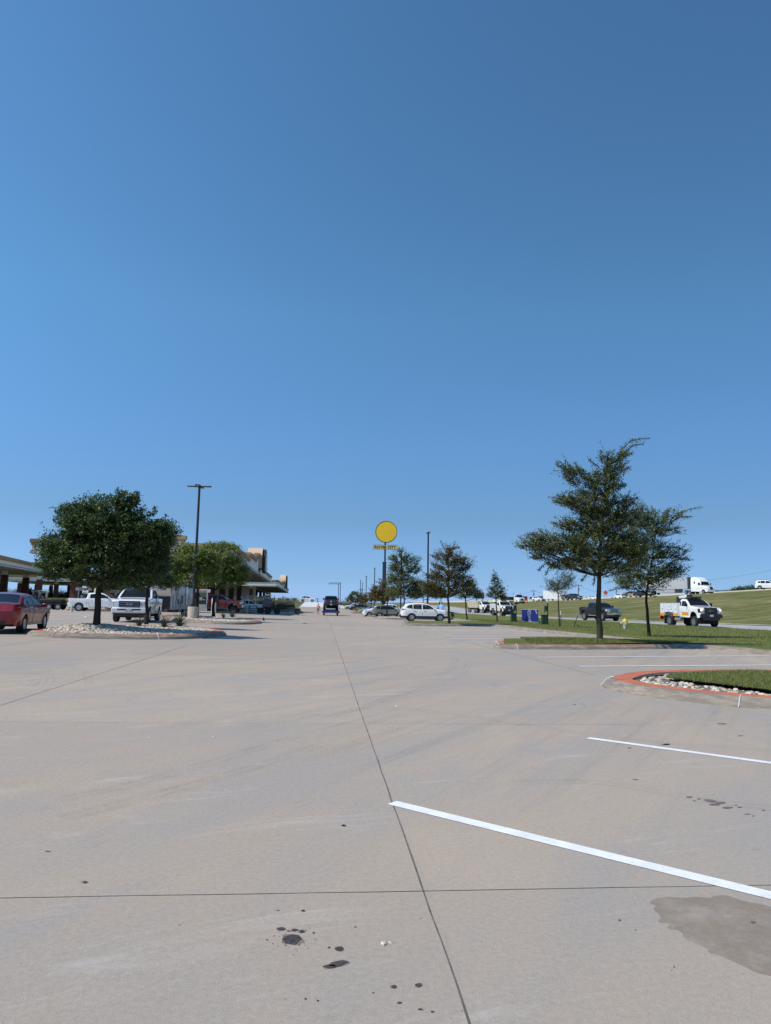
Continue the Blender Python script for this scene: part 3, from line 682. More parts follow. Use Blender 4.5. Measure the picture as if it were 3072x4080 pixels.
tyre_mark([(1500, 2800), (1700, 2740), (1850, 2690), (1870, 2640)], .2)
tyre_mark([(1000, 2900), (1500, 2810), (1850, 2850), (2500, 2950), (3072, 2990)], .2)
tyre_mark([(230, 3190), (560, 3120), (900, 3020), (1200, 2930)], .25)
tyre_mark([(250, 3260), (620, 3170), (1000, 3060), (1280, 2970)], .25)
tyre_mark([(2040, 3120), (2400, 3110), (2800, 3190), (3072, 3220)], .2)

# pale sealant in the kerb joints
def kerb_seal(P, w):
    D_ = densify(P, .2); i = min(range(len(D_)), key=lambda q: (D_[q]-Vector(w[:2])).length); t = (D_[(i+1) % len(D_)]-D_[i-1]).normalized(); q = Vector((-t.y, t.x))
    pts = [(D_[i]+q*d, z) for d, z in ((-.03, .004), (.02, .035), (.06, .10), (.11, .14), (.18, .175), (.24, .18))]
    mb = MB(); mb.path([(p.x, p.y, H(p.x, p.y)+z) for p, z in pts], .009, M_PLATE, 5); mb.build('kerb_sealant')['kind'] = 'structure'
kerb_seal(I1, at(2940, 2822)); kerb_seal(I1, at(2390, 2730)); kerb_seal(I2, at(212, 2543)); kerb_seal(I2, at(640, 2549)); kerb_seal(KP, at(2055, 2588))
# ============================================================ VEHICLES
def interp(tab, x):
    if x <= tab[0][0]: return tab[0][1]
    for (a, u), (b, v) in zip(tab, tab[1:]):
        if x <= b: return u+(v-u)*(x-a)/(b-a)
    return tab[-1][1]
PAINT = {}
def paint(name, col, metal=.0, rough=.28):
    if name in PAINT: return PAINT[name]
    k = NT(name, rough, .5); k.b.inputs['Coat Weight'].default_value = .55 if name == 'deep_red_paint' else 1; k.b.inputs['Coat Roughness'].default_value = .03
    k.b.inputs['Metallic'].default_value = metal
    g = k.n.new('ShaderNodeNewGeometry'); d = k.noise(1.4, detail=5)
    c = k.mix(k.val(d, .3, .7, 0, .08), col, tuple(v*.75+.02 for v in col))
    c = k.mix(g.outputs['Backfacing'], c, (.03, .03, .032)); k.l.new(c, k.b.inputs['Base Color'])
    PAINT[name] = k.m; return k.m
P_WHITE = paint('white_paint', (.88, .88, .88)); P_BLACK = paint('black_paint', (.012, .014, .022)); P_RED = paint('deep_red_paint', (.21, .006, .014), .25)
P_RED2 = paint('bright_red_paint', (.30, .012, .018)); P_GREEN = paint('sage_paint', (.20, .23, .19), .3); P_SILV = paint('silver_paint', (.45, .45, .44), .5)
P_GREY = paint('grey_paint', (.16, .17, .18), .4); P_TAN = paint('tan_paint', (.40, .37, .31), .3); P_DKGREY = paint('charcoal_paint', (.04, .042, .048), .3)

def make_wheel(parent, x, y, r, w, side, rim=M_RIM, spokes=5, dual=False):
    """side=+1: the outer face looks to +y"""
    M = frame((x, y, r), (1, 0, 0), (0, 0, 1), (0, -1, 0)) if side < 0 else frame((x, y, r), (-1, 0, 0), (0, 0, 1), (0, 1, 0))
    mb = MB(); h = w/2; rr = r*.60
    mb.lathe([(rr, -h*.8), (r*.9, -h), (r*.985, -h*.75), (r, -h*.3), (r, h*.3), (r*.985, h*.75), (r*.92, h), (r*.72, h*.97), (rr, h*.8)], M_TYRE, 28, M)
    if dual: mb.lathe([(rr, -h*.8-w*1.1), (r*.9, -h-w*1.1), (r, -h*.6-w*1.1), (r, h*.5-w*1.1), (r*.9, h-w*1.1)], M_TYRE, 20, M)
    wl = mb.build('wheel', parent, smooth=35)
    m2 = MB(); m2.lathe([(0.0, h*.35), (rr, h*.3)], M_DRIM, 24, M); m2.lathe([(rr*.9, h*.85), (rr, h*.9), (rr, h*.5), (rr*.88, h*.5)], rim, 28, M)
    for k in range(spokes):
        a = 2*math.pi*k/spokes+.3; c, s_ = math.cos(a), math.sin(a)
        for da in (-.13, .13):
            c1, s1 = math.cos(a+da), math.sin(a+da)
            p = [(c*rr*.16-s_*.012, s_*rr*.16+c*.012), (c1*rr*.93-s1*rr*.045, s1*rr*.93+c1*rr*.045), (c1*rr*.93+s1*rr*.045, s1*rr*.93-c1*rr*.045), (c*rr*.16+s_*.012, s_*rr*.16-c*.012)]
            m2.quads([M @ Vector((q[0], q[1], h*(.62 if i in (0, 3) else .8))) for i, q in enumerate(p)], [(0, 1, 2, 3), (3, 2, 1, 0)], rim)
    m2.lathe([(0, h*.75), (rr*.2, h*.72), (rr*.24, h*.5)], rim, 12, M)
    m2.build('rim', wl, smooth=30); return wl

def car_shell(root, sp):
    """sp: hw, prof (x,z from the nose over the roof to the tail), zb, axles[(x,r)], belt, tumble, windows, doors, wind (x0,x1), rear (x0,x1), bed, patches"""
    prof = [Vector(p) for p in sp['prof']]; hw = sp['hw']; P = sp['paint']; low = sp.get('lower', P)
    Pr = []
    for a, b in zip(prof, prof[1:]):
        k = max(1, int((b-a).length/.14)); Pr += [a.lerp(b, i/k) for i in range(k)]
    Pr.append(prof[-1])
    xf, xr = max(p.x for p in Pr), min(p.x for p in Pr); L = xf-xr
    top = {}
    def ztop(x):
        best = -1
        for a, b in zip(Pr, Pr[1:]):
            lo, hi = min(a.x, b.x), max(a.x, b.x)
            if lo-1e-5 <= x <= hi+1e-5:
                t = 0 if hi-lo < 1e-6 else (x-a.x)/(b.x-a.x); best = max(best, a.y+(b.y-a.y)*t, )
        return best if best > 0 else .8
    zb = sp['zb']; bt = sp['belt']; rs = sp.get('round', .09); zr = max(p.y for p in Pr)
    def Wd(x, z):
        e = min(xf-x, x-xr); er = sp.get('plan', .45); w = hw
        if e < er: q = 1-max(e, 0)/er; w -= sp.get('tuck', .16)*q**2.2
        if z > bt: w -= sp['tumble']*((z-bt)/(zr-bt))**1.15
        else:
            w -= .05*max(0, (.55-(z-zb)/(bt-zb)))*1.2; w -= .015*math.sin((z-zb)/(bt-zb)*math.pi*2)
        d = ztop(x)-z
        if 0 <= d < rs and not sp.get('bed', (9, 9))[0] < x < sp.get('bed', (9, 9))[1]: w -= rs*(1-math.sqrt(max(0, 1-((rs-d)/rs)**2)))*.8
        return w
    bot = []
    for ax, ar in sorted(sp['axles'], key=lambda q: q[0]):     # tail to nose
        c = sp['axlez'] if 'axlez' in sp else ar*.93
        R_ = ar*1.17
        if R_ <= c-zb: continue
        h = math.acos(max(-1, min(1, (zb-c)/R_)))
        n = 14
        for i in range(n+1):
            a = -h+2*h*i/n    # angle from up
            bot.append(Vector((ax+R_*math.sin(a), c+R_*math.cos(a))))
    out = [p.copy() for p in Pr]+[Vector((Pr[-1].x+.05, zb))]+bot+[Vector((Pr[0].x-.05, zb))]
    # drop duplicate neighbours
    O = [out[0]]
    for p in out[1:]:
        if (p-O[-1]).length > .012: O.append(p)
    if (O[0]-O[-1]).length < .012: O.pop()
    pts = list(O); edges = [(i, (i+1) % len(O)) for i in range(len(O))]
    regions = []
    def addpoly(kind, idx, poly, step=.2):
        B = densify([Vector(p) for p in poly], step); b = len(pts); pts.extend(B)
        edges.extend([(b+i, b+(i+1) % len(B)) for i in range(len(B))]); regions.append((kind, idx, [tuple(p) for p in B]))
    for i, w in enumerate(sp.get('windows', [])): addpoly('window', i, w)
    for i, w in enumerate(sp.get('doors', [])): addpoly('door', i, w)
    for i, (nm, m, w) in enumerate(sp.get('sides', [])): addpoly('side', i, w)
    gx = xr+.12
    while gx < xf-.05:
        gz = zb+.1; zt = ztop(gx)
        while gz < zt-.05:
            if inpoly(gx, gz, O): pts.append(Vector((gx+.003*math.sin(gz*9), gz)))
            gz += .15
        for q in (.12, .4, .75):
            if inpoly(gx, zt-rs*q, O): pts.append(Vector((gx, zt-rs*q)))
        gx += .17
    if sp.get('low_z'):
        lz = sp['low_z']; b = len(pts); q = [xr-.05+i*.15 for i in range(int(L/.15)+2)]; pts.extend(Vector((x, lz)) for x in q); edges.extend([(b+i, b+i+1) for i in range(len(q)-1)])
    r = delaunay_2d_cdt(pts, edges, [], 0, 1e-4); VV = r[0]; FF = []
    for f in r[2]:
        cx = sum(VV[i].x for i in f)/len(f); cz = sum(VV[i].y for i in f)/len(f)
        if inpoly(cx, cz, O): FF.append((f, cx, cz))
    body = MB(); drs = {}
    if sp.get('low_z'): lowz = sp['low_z']
    else: lowz = -1
    for side in (1, -1):
        V = [(p.x, side*Wd(p.x, p.y), p.y) for p in VV]
        lists = {}
        for f, cx, cz in FF:
            key = ('body', 0)
            for kd, ix, poly in regions:
                if inpoly(cx, cz, poly): key = (kd, ix); break
            ff = tuple(f) if side < 0 else tuple(reversed(f))
            lists.setdefault(key, []).append((ff, cz))
        for (kd, ix), L_ in lists.items():
            if kd == 'body':
                body.quads(V, [f for f, z in L_ if z >= lowz], P)
                if lowz > 0: body.quads(V, [f for f, z in L_ if z < lowz], low)
            elif kd == 'door':
                mb = MB(); mb.quads(V, [f for f, z in L_ if z >= lowz], P)
                if lowz > 0: mb.quads(V, [f for f, z in L_ if z < lowz], low)
                d = mb.build('door', root, smooth=32); drs[(side, ix)] = d
                cx = [p[0] for p in regions[[q[:2] for q in regions].index(('door', ix))][2]]
                hx = min(cx)+.14; hz = bt-.13; m3 = MB(); m3.box((hx+.06, side*(Wd(hx, hz)+.012), hz), (.17, .035, .035), sp.get('handle', P)); m3.build('handle', d)
                s3 = MB(); pl = regions[[q[:2] for q in regions].index(('door', ix))][2]
                for i in range(len(pl)):
                    a, b = pl[i], pl[(i+1) % len(pl)]
                    if max(a[1], b[1]) > bt+.02: continue
                    s3.tube((a[0], side*(Wd(*a)+.001), a[1]), (b[0], side*(Wd(*b)+.001), b[1]), .006, .006, M_DARK, 4, False)
                s3.build('door_gap', d)
            elif kd == 'side':
                nm, m, _ = sp['sides'][ix]; mb = MB()
                mb.quads([(x, y+side*.004, z) for x, y, z in V], [f for f, z in L_], m); mb.build(nm, root, smooth=40)
        for kd, ix, poly in regions:
            if kd != 'window': continue
            cx = sum(p[0] for p in poly)/len(poly); par = root
            for kd2, ix2, pl2 in regions:
                if kd2 == 'door' and min(p[0] for p in pl2)-.05 < cx < max(p[0] for p in pl2)+.05 and (side, ix2) in drs: par = drs[(side, ix2)]
            L_ = lists.get(('window', ix), []); mb = MB(); V2 = [(x, y-side*.012, z) for x, y, z in V]
            mb.quads(V2, [f for f, z in L_], sp.get('glass', M_GLASS)); mb.build('window', par, smooth=40)
    # the strip across, from bumper to bumper
    pt = sp.get('patches', []); cuts = {-1, -.985, -.93, -.8, -.5, -.2, 0, .2, .5, .8, .93, .985, 1}
    for q in pt: cuts |= {q[2], q[3], -q[2], -q[3]}
    cols = sorted(cuts)
    bed = sp.get('bed'); N = len(Pr); V = []; wind = sp.get('wind'); rear = sp.get('rear')
    for i, p in enumerate(Pr):
        a = Pr[max(0, i-1)]; b = Pr[min(N-1, i+1)]; t = (b-a).normalized(); nrm = Vector((t.y, -t.x))   # outward when going nose->roof->tail
        if nrm.dot(p-Vector(((xf+xr)/2, .6))) < 0: nrm = -nrm
        w = Wd(p.x, p.y); inb = bed and bed[0]-.001 <= p.x <= bed[1]+.001
        for c in cols:
            cr = (0.0 if inb else sp.get('crown', .05))*(1-abs(c)**2.5); z = p.y+nrm.y*cr; x = p.x+nrm.x*cr*1.1
            if inb and abs(c) < .93: z = sp.get('bedz', p.y-.5); x = p.x
            V.append((x, w*c, z))
    nc = len(cols); lists = {}
    for i in range(N-1):
        m = (Pr[i]+Pr[i+1])/2; dz = abs(Pr[i+1].y-Pr[i].y); dx = abs(Pr[i+1].x-Pr[i].x)
        for j in range(nc-1):
            c = (cols[j]+cols[j+1])/2; key = ('body', P, 0)
            if wind and wind[0] < m.x < wind[1] and m.y > bt-.02 and abs(c) < .93: key = ('windshield', sp.get('glass_f', sp.get('glass', M_GLASS)), 0)
            elif rear and rear[0] < m.x < rear[1] and m.y > bt-.02 and abs(c) < .93: key = ('rear_window', M_GLASS, 0)
            elif lowz > 0 and m.y < lowz: key = ('body', low, 0)
            for nm, pm, c0, c1, z0, z1, end in pt:
                if c0 < abs(c) < c1 and z0 < m.y < z1 and ((end > 0 and m.x > xf-.5) or (end < 0 and m.x < xr+.5)):
                    key = (nm, pm, ((1 if c > 0 else -1) if c0 > 0.05 else 0)+10*end)
            k0 = i*nc+j; lists.setdefault(key, []).append((k0, k0+1, k0+nc+1, k0+nc))
    for (nm, m, sd), fs in lists.items():
        if nm == 'body': body.quads(V, fs, m)
        else:
            mb = MB(); mb.quads(V, fs, m); mb.build(nm, root, smooth=35)
    b = body.build('body', root, smooth=32)
    # underside and axles
    ub = MB(); ub.box(((xf+xr)/2, 0, zb+.10), (L-.35, hw*2-.62, .22), M_DARK)
    for ax, ar in sp['axles']: ub.box((ax, 0, ar+.12), (ar*2.3, hw*2-.62, ar*1.3), M_DARK)
    ub.build('underbody', root)
    for ax, ar in sp['axles']:
        for s_ in (1, -1): make_wheel(root, ax, s_*(hw-.135+sp.get('wout', 0)), ar, sp.get('ww', .24), s_, sp.get('rim', M_RIM), sp.get('spokes', 5), sp.get('dual', False) and ax < 0)
    # mirrors
    mx, mz = sp.get('mirror', (.6, bt+.06)); ms = sp.get('msize', (.1, .2, .15))
    for s_ in (1, -1):
        mb = MB(); y = s_*(Wd(mx, bt)+ms[1]/2+.02); mb.box((mx, y, mz), ms, sp.get('mpaint', P), bev=.03); mb.box((mx, s_*(Wd(mx, bt)), mz-.04), (.05, .12, .04), M_BLACK)
        mb.build('mirror', root, smooth=50)
    return Wd, xf, xr
def seats(root, xs, z, m=None):
    for x in xs:
        for y in (-.38, .38):
            mb = MB(); mb.box((x, y, z), (.5, .5, .18), m or M_DKSEAT, bev=.05); mb.box((x-.24, y, z+.35), (.14, .48, .62), m or M_DKSEAT, bev=.05); mb.box((x-.26, y, z+.73), (.1, .26, .18), m or M_DKSEAT, bev=.04)
            mb.build('seat', root, smooth=40)
M_DKSEAT = mat('seat_cloth', (.06, .058, .055), .9)
def plate(root, x, z, txt, end, y=0):
    mb = MB(); mb.box((x, y, z), (.02, .33, .17), M_PLATE); o = mb.build('licence_plate', root)
    M = frame((x+.012*end, y, z-.01), (0, end, 0), (0, 0, 1), (end, 0, 0)); text_mesh(txt, .11, M_NAVY, 'plate_number', o, M, .002)
def finish(root, loc, yaw, label, cat, group=None):
    root.location = loc; root.rotation_euler = (0, 0, yaw); return tag(root, label, cat, group)
def T(poly, dz=0, sx=1, sz=1, dx=0): return [(x*sx+dx, z*sz+dz) for x, z in poly]

def sedan(name, P, **k):
    root = empty(name, (0, 0, 0))
    prof = [(2.40, .30), (2.43, .52), (2.37, .68), (2.12, .80), (1.55, .93), (1.12, .985), (.98, 1.0), (.62, 1.18), (.22, 1.38), (-.15, 1.455), (-.62, 1.465), (-1.08, 1.40), (-1.5, 1.24), (-1.88, 1.10), (-2.28, 1.07), (-2.40, 1.0), (-2.44, .62), (-2.38, .34)]
    w1 = [(.82, 1.02), (.30, 1.30), (-.02, 1.375), (-.36, 1.385), (-.36, .99)]
    w2 = [(-.43, .985), (-.43, 1.385), (-.8, 1.36), (-1.08, 1.27), (-1.08, .99)]
    w3 = [(-1.12, 1.0), (-1.12, 1.255), (-1.42, 1.09), (-1.5, 1.02)]
    d1 = [(.95, .36), (1.0, .6), (.94, .94), (.28, 1.335), (-.02, 1.41), (-.395, 1.42), (-.395, .36)]
    d2 = [(-.40, .36), (-.40, 1.42), (-.8, 1.395), (-1.09, 1.30), (-1.10, .95), (-.98, .78), (-.93, .36)]
    sp = dict(hw=.925, prof=prof, zb=.27, axles=[(1.46, .335), (-1.40, .335)], belt=.985, tumble=.27, windows=[w1, w2, w3], doors=[d1, d2], wind=(.2, 1.05), rear=(-1.86, -1.05), paint=P,
              patches=[('headlight', M_HLAMP, .55, .97, .62, .75, 1), ('grille', M_BLACK, 0, .5, .45, .68, 1), ('tail_light', M_RLAMP, .45, 1, .80, .98, -1), ('bumper', M_BLACK, 0, .7, .3, .42, -1)],
              sides=[('tail_light', M_RLAMP, [(-2.40, .98), (-2.05, .93), (-2.2, .86), (-2.405, .80)]), ('headlight', M_HLAMP, [(2.34, .70), (2.0, .80), (2.1, .70), (2.36, .62)])],
              mirror=(.72, 1.03), spokes=5, handle=M_CHROME, glass=M_GLASS)
    sp.update(k); car_shell(root, sp); plate(root, -2.47, .72, 'LTX 4821', -1)
    return root
def suv(name, P, **k):
    root = empty(name, (0, 0, 0))
    prof = [(2.24, .36), (2.30, .6), (2.27, .82), (2.12, .95), (1.6, 1.06), (1.18, 1.12), (1.04, 1.16), (.66, 1.38), (.28, 1.57), (-.05, 1.645), (-.8, 1.68), (-1.5, 1.64), (-1.88, 1.57), (-2.06, 1.32), (-2.2, 1.08), (-2.28, .78), (-2.28, .42)]
    w1 = [(.92, 1.12), (.36, 1.47), (.02, 1.55), (-.28, 1.57), (-.28, 1.10)]
    w2 = [(-.36, 1.10), (-.36, 1.575), (-.85, 1.575), (-1.16, 1.55), (-1.16, 1.12)]
    w3 = [(-1.22, 1.13), (-1.22, 1.545), (-1.55, 1.49), (-1.86, 1.28), (-1.62, 1.19)]
    d1 = [(1.0, .42), (1.06, .8), (.98, 1.08), (.34, 1.50), (0, 1.585), (-.32, 1.60), (-.32, .42)]
    d2 = [(-.325, .42), (-.325, 1.60), (-.85, 1.61), (-1.19, 1.585), (-1.19, 1.10), (-1.02, .86), (-.92, .42)]
    sp = dict(hw=.925, prof=prof, zb=.30, axles=[(1.36, .36), (-1.31, .36)], belt=1.1, tumble=.22, windows=[w1, w2, w3], doors=[d1, d2], wind=(.25, 1.08), rear=(-2.12, -1.9), paint=P, lower=M_BLACK, low_z=.50,
              patches=[('headlight', M_HLAMP, .5, .99, .78, .93, 1), ('grille', M_BLACK, 0, .48, .55, .9, 1), ('tail_light', M_RLAMP, .72, 1, 1.0, 1.45, -1), ('bumper', M_BLACK, 0, 1, .4, .58, -1)],
              sides=[('tail_light', M_RLAMP, [(-2.22, 1.16), (-1.86, 1.10), (-1.95, 1.05), (-2.25, .99)]), ('headlight', M_HLAMP, [(2.24, .93), (1.78, .99), (1.9, .9), (2.28, .82)])],
              mirror=(.74, 1.18), spokes=5, handle=M_CHROME)
    sp.update(k); car_shell(root, sp); plate(root, -2.31, .86, 'KVR 7730', -1)
    for s_ in (1, -1): mb = MB(); mb.path([(-1.5, s_*.62, 1.68), (-1.4, s_*.62, 1.72), (.0, s_*.62, 1.70), (.1, s_*.62, 1.66)], .018, M_BLACK, 5); mb.build('roof_rail', root)
    return root
def pickup(name, P, **k):
    """a crew cab pickup; lift raises the body, tr is the tyre radius"""
    root = empty(name, (0, 0, 0)); lf = k.pop('lift', 0); tr = k.pop('tr', .40); ends = k.pop('ends', {}); cabx = k.pop('bedlen', 0)
    zz = lambda L_: [(x, z+lf) for x, z in L_]
    prof = zz([(2.80, .48), (2.92, .62), (2.93, 1.0), (2.90, 1.14), (2.72, 1.22), (2.0, 1.29), (1.45, 1.33), (1.30, 1.36), (.98, 1.60), (.62, 1.80), (.3, 1.88), (-.4, 1.90), (-.86, 1.87), (-.98, 1.80), (-1.06, 1.36), (-1.10, 1.31), (-2.86, 1.31), (-2.93, 1.27), (-2.95, .8), (-2.93, .56)])
    w1 = zz([(1.12, 1.36), (.72, 1.66), (.45, 1.76), (.25, 1.78), (.25, 1.34)])
    w2 = zz([(.16, 1.34), (.16, 1.785), (-.45, 1.785), (-.72, 1.74), (-.76, 1.34)])
    d1 = zz([(1.22, .52), (1.26, 1.26), (1.16, 1.34), (.72, 1.70), (.42, 1.80), (.21, 1.82), (.21, .52)])
    d2 = zz([(.205, .52), (.205, 1.82), (-.45, 1.82), (-.78, 1.77), (-.83, 1.30), (-.83, .52)])
    ch = k.pop('bumpermat', M_CHROME)
    sp = dict(hw=1.0, prof=prof, zb=.42+lf, axles=[(1.90, tr), (-1.78, tr)], axlez=max(tr*.95, lf+.42), belt=1.33+lf, tumble=.17, windows=[w1, w2], doors=[d1, d2], wind=(.35, 1.32), rear=(-1.05, -.97), paint=P,
              bed=(-2.84, -1.14), bedz=.85+lf, round=.07, plan=.3, tuck=.10, ww=.28, spokes=6, mirror=(1.0, 1.45+lf), msize=(.1, .22, .27), mpaint=M_BLACK, crown=.03,
              patches=[('grille', M_BLACK, 0, .60, .82+lf, 1.14+lf, 1), ('headlight', M_HLAMP, .60, 1, .86+lf, 1.12+lf, 1), ('bumper', ch, 0, 1, .48+lf, .78+lf, 1), ('tail_light', M_RLAMP, .86, 1, .88+lf, 1.24+lf, -1), ('bumper', ch, 0, 1, .55+lf, .78+lf, -1), ('tailgate', P, 0, .84, .8+lf, 1.29+lf, -1)],
              sides=[('tail_light', M_RLAMP, zz([(-2.94, 1.24), (-2.80, 1.24), (-2.80, .90), (-2.94, .88)])), ('headlight', M_HLAMP, zz([(2.92, 1.10), (2.62, 1.14), (2.66, .90), (2.93, .88)])), ('bed_gap', M_DARK, zz([(-1.02, 1.28), (-1.0, 1.28), (-1.0, .5), (-1.02, .5)]))])
    sp.update(k); car_shell(root, sp)
    mb = MB(); mb.box((2.94, 0, .64+lf), (.16, 1.94, .30), ch, bev=.05); mb.build('front_bumper', root, smooth=40); mb = MB(); mb.box((-2.98, 0, .62+lf), (.16, 1.9, .22), ch, bev=.04); mb.build('rear_bumper', root, smooth=40)
    plate(root, 3.035, .62+lf, 'KJH 2981', 1); plate(root, -3.075, .64+lf, 'RBT 6150', -1)
    for s_ in (1, -1): mb = MB(); mb.tube((1.1, s_*.98, .46+lf*.6), (-.8, s_*.98, .46+lf*.6), .04, .04, M_STEEL, 8); mb.build('side_step', root)
    mb = MB(); mb.box((2.72, 0, .36+lf), (.3, 1.7, .16), M_BLACK); mb.build('air_dam', root)
    return root
# ---------------- the vehicles of the lot
FWD = -math.pi/2          # heading towards the camera
def hdg(a, b): return math.atan2(b.y-a.y, b.x-a.x)
a, b = at(60, 2524), at(185, 2506)
c = (a+b)/2; h = hdg(a, b)+R(2)
car = sedan('red_sedan', P_RED)
finish(car, at(128, 2516) + Vector((-.92, 0.2, 0)), h, 'dark red sedan seen from behind at the left frame edge beside the gravel island', 'car')
tk = pickup('white_pickup', P_WHITE, lift=.05, tr=.41, bumpermat=mat('bright_bumper', (.72, .73, .75), .3, .3))
p = pd(560, 44.1); p2 = finish(tk, p, R(-90+4), 'white heavy pickup with black grille facing us behind the small oak of the gravel island', 'pickup truck')
mb = MB(); mb.box((2.95, 0, 1.02), (.05, 1.16, .40), M_BLACK, bev=.02); gr = mb.build('grille_frame', tk)
for z in (.90, 1.0, 1.12): mb = MB(); mb.box((2.985, 0, z), (.012, 1.05, .02), M_CHROME); mb.build('grille_bar', gr)
text_mesh('RAM', .17, M_CHROME, 'lettering', gr, frame((2.985, 0, 1.02), (0, 1, 0), (0, 0, 1), (1, 0, 0)), .012, .008)
mb = MB(); mb.box((3.01, 0, .74), (.04, 1.3, .10), M_BLACK, bev=.02); mb.build('bumper_inlet', tk)
gm = pickup('white_pickup', P_WHITE, lift=.0, tr=.42, bumpermat=M_BLACK)
finish(gm, pd(405, 74.5), R(2), 'white crew cab pickup in profile with red tail light, parked before the pumps', 'pickup truck')
rp = pickup('red_pickup', P_RED2, lift=.12, tr=.45, rim=M_DRIM)
rp.scale = (1.06,)*3; finish(rp, pd(872, 84), R(-4), 'red crew cab pickup under the canopy behind the small oaks', 'pickup truck')
wp = pickup('white_pickup', P_WHITE, tr=.38)
finish(wp, pd(1075, 104)+Vector((-3.2, 2, 0)), R(8), 'white pickup half hidden by the red pickup, facing the black flatbed', 'pickup truck')
cr = suv('white_suv', P_WHITE, glass=M_CLEAR); seats(cr, (.15, -.75), .62)
finish(cr, pd(1698, 68), R(-.5), 'white crossover with black lower trim in profile beside the bronze leafed tree', 'car')
fo = suv('sage_green_suv', P_GREEN, zb=.32, handle=P_GREEN)
finish(fo, pd(1556, 98.5), R(-1), 'sage green crossover in profile left of the white crossover', 'car')
w3 = suv('white_suv', P_WHITE, lower=P_WHITE); finish(w3, pd(1512, 106), R(184), 'white crossover with its nose out, tucked behind the sage green one', 'car')
w4 = pickup('white_pickup', P_WHITE); finish(w4, pd(1562, 116), R(0), 'white pickup whose cab shows above the sage green crossover', 'pickup truck')
s5 = suv('red_suv', P_RED2, lower=P_RED2); finish(s5, pd(1502, 122), R(180), 'red car squeezed between the silver and the white noses', 'car')
s6 = sedan('silver_sedan', P_SILV); finish(s6, pd(1484, 134), R(182), 'silver sedan with its nose out left of the red car', 'car')
s7 = sedan('white_hatchback', P_WHITE); finish(s7, pd(1412, 176), R(190), 'small white car beyond the low hedge', 'car')
s8 = sedan('black_sedan', P_BLACK); finish(s8, pd(1436, 168), R(190), 'black sedan in front of the round tree at the far right of the lot', 'car')
# lifted black truck on a blue trailer
tp = at(1318, 2453)
tr_ = empty('flatbed_trailer', (tp.x, tp.y+3.4, tp.z), R(90), 'blue flatbed trailer carrying a lifted black pickup', 'trailer')
M_BLUE = mat('blue_enamel', (.02, .07, .36), .35, coat=.6)
mb = MB(); mb.box((0, 0, .62), (7.4, 2.5, .16), M_BLUE); mb.box((-3.68, 0, .55), (.12, 2.56, .36), M_BLUE); mb.box((-1.0, 0, .80), (2.2, 1.7, .22), M_BLUE); mb.build('deck', tr_)
mb = MB()
for k in range(6): mb.box((-3.76, -1.05+k*.42, .60), (.03, .30, .15), M_DARK, bev=.01)
mb.build('ramp_slots', tr_)
for y in (-1.0, -.8, .8, 1.0): mb = MB(); mb.box((-3.76, y, .40), (.04, .13, .09), M_RLAMP); mb.build('tail_light', tr_)
mb = MB(); mb.box((-3.72, 0, .38), (.05, 1.3, .06), mat('trailer_white', (.6, .6, .6), .5)); mb.build('rear_bar', tr_)
for x in (-2.3, -1.4):
    for s_ in (1, -1): make_wheel(tr_, x, s_*1.0, .36, .24, s_)
bt = pickup('black_pickup', P_BLACK, lift=.28, tr=.55, bumpermat=M_BLACK, ww=.36, wout=.08)
finish(bt, Vector((tp.x, tp.y+3.1, tp.z+.72)), R(90), 'lifted black pickup seen from behind, standing on the blue trailer', 'pickup truck')
mb = MB(); mb.box((-2.975, 0, 1.36), (.02, .2, .2), M_CHROME, bev=.02); mb.build('badge', bt)

# travel trailer behind the white pickup
M_RV = mat('rv_fibreglass', (.50, .49, .46), .4, coat=.3, noise=(.6, .03)); M_RVW = mat('rv_cap', (.76, .78, .80), .3, coat=.5); M_RVB = mat('rv_blue', (.02, .10, .42), .4); M_RVG = mat('rv_graphic', (.17, .17, .19), .5)
rv = empty('travel_trailer', pd(622, 51.5), R(-91), 'beige and white camper trailer with blue corner stripes behind the facing white pickup', 'camper trailer')
mb = MB(); side = [(0, .95), (.15, .62), (8.5, .62), (8.6, .9), (8.6, 3.35), (8.4, 3.5), (.6, 3.5), (.15, 3.3), (-.05, 2.6)]
mb.prism([(-x, z) for x, z in side], 2.44, M_RV, frame((0, 1.22, 0), (1, 0, 0), (0, 0, 1), (0, -1, 0))); mb.build('body', rv)
mb = MB(); n = 10; V = []
for i in range(n+1):
    t = i/n; z = 1.55+1.95*t; b = .62*math.sin(min(1, t*1.15)*math.pi)**.7 if 0 < t < 1 else 0
    for j in range(9):
        y = -1.2+2.4*j/8; V.append((b*(1-.25*abs(y/1.2)**3)+.03, y, z))
mb.quads(V, [(i*9+j, i*9+j+1, i*9+j+10, i*9+j+9) for i in range(n) for j in range(8)], M_RVW); mb.build('front_cap', rv, smooth=60)
for y in (-.98, .98): mb = MB(); mb.box((.42, y, 2.95), (.03, .34, .34), M_RVB, M=Euler((0, R(-12), 0)).to_matrix()); mb.build('corner_stripe', rv)
mb = MB(); mb.box((.62, 0, 2.45), (.05, .9, .22), M_RVB, M=Euler((0, R(-4), 0)).to_matrix()); mb.build('badge_band', rv)
mb = MB(); mb.path([(.66, -.95, 2.85), (.72, 0, 2.68), (.66, .95, 2.85)], .03, M_RVG); mb.build('cap_trim', rv)
mb = MB(); mb.box((.05, 0, 1.1), (.08, 2.2, .9), M_BLACK); mb.build('front_panel', rv)
mb = MB(); mb.box((.8, 0, .6), (1.5, .14, .12), M_BLACK); mb.box((.8, .45, .6), (1.5, .08, .1), M_BLACK, rz=-.3); mb.box((.8, -.45, .6), (1.5, .08, .1), M_BLACK, rz=.3); mb.build('hitch', rv)
yy = 1.235
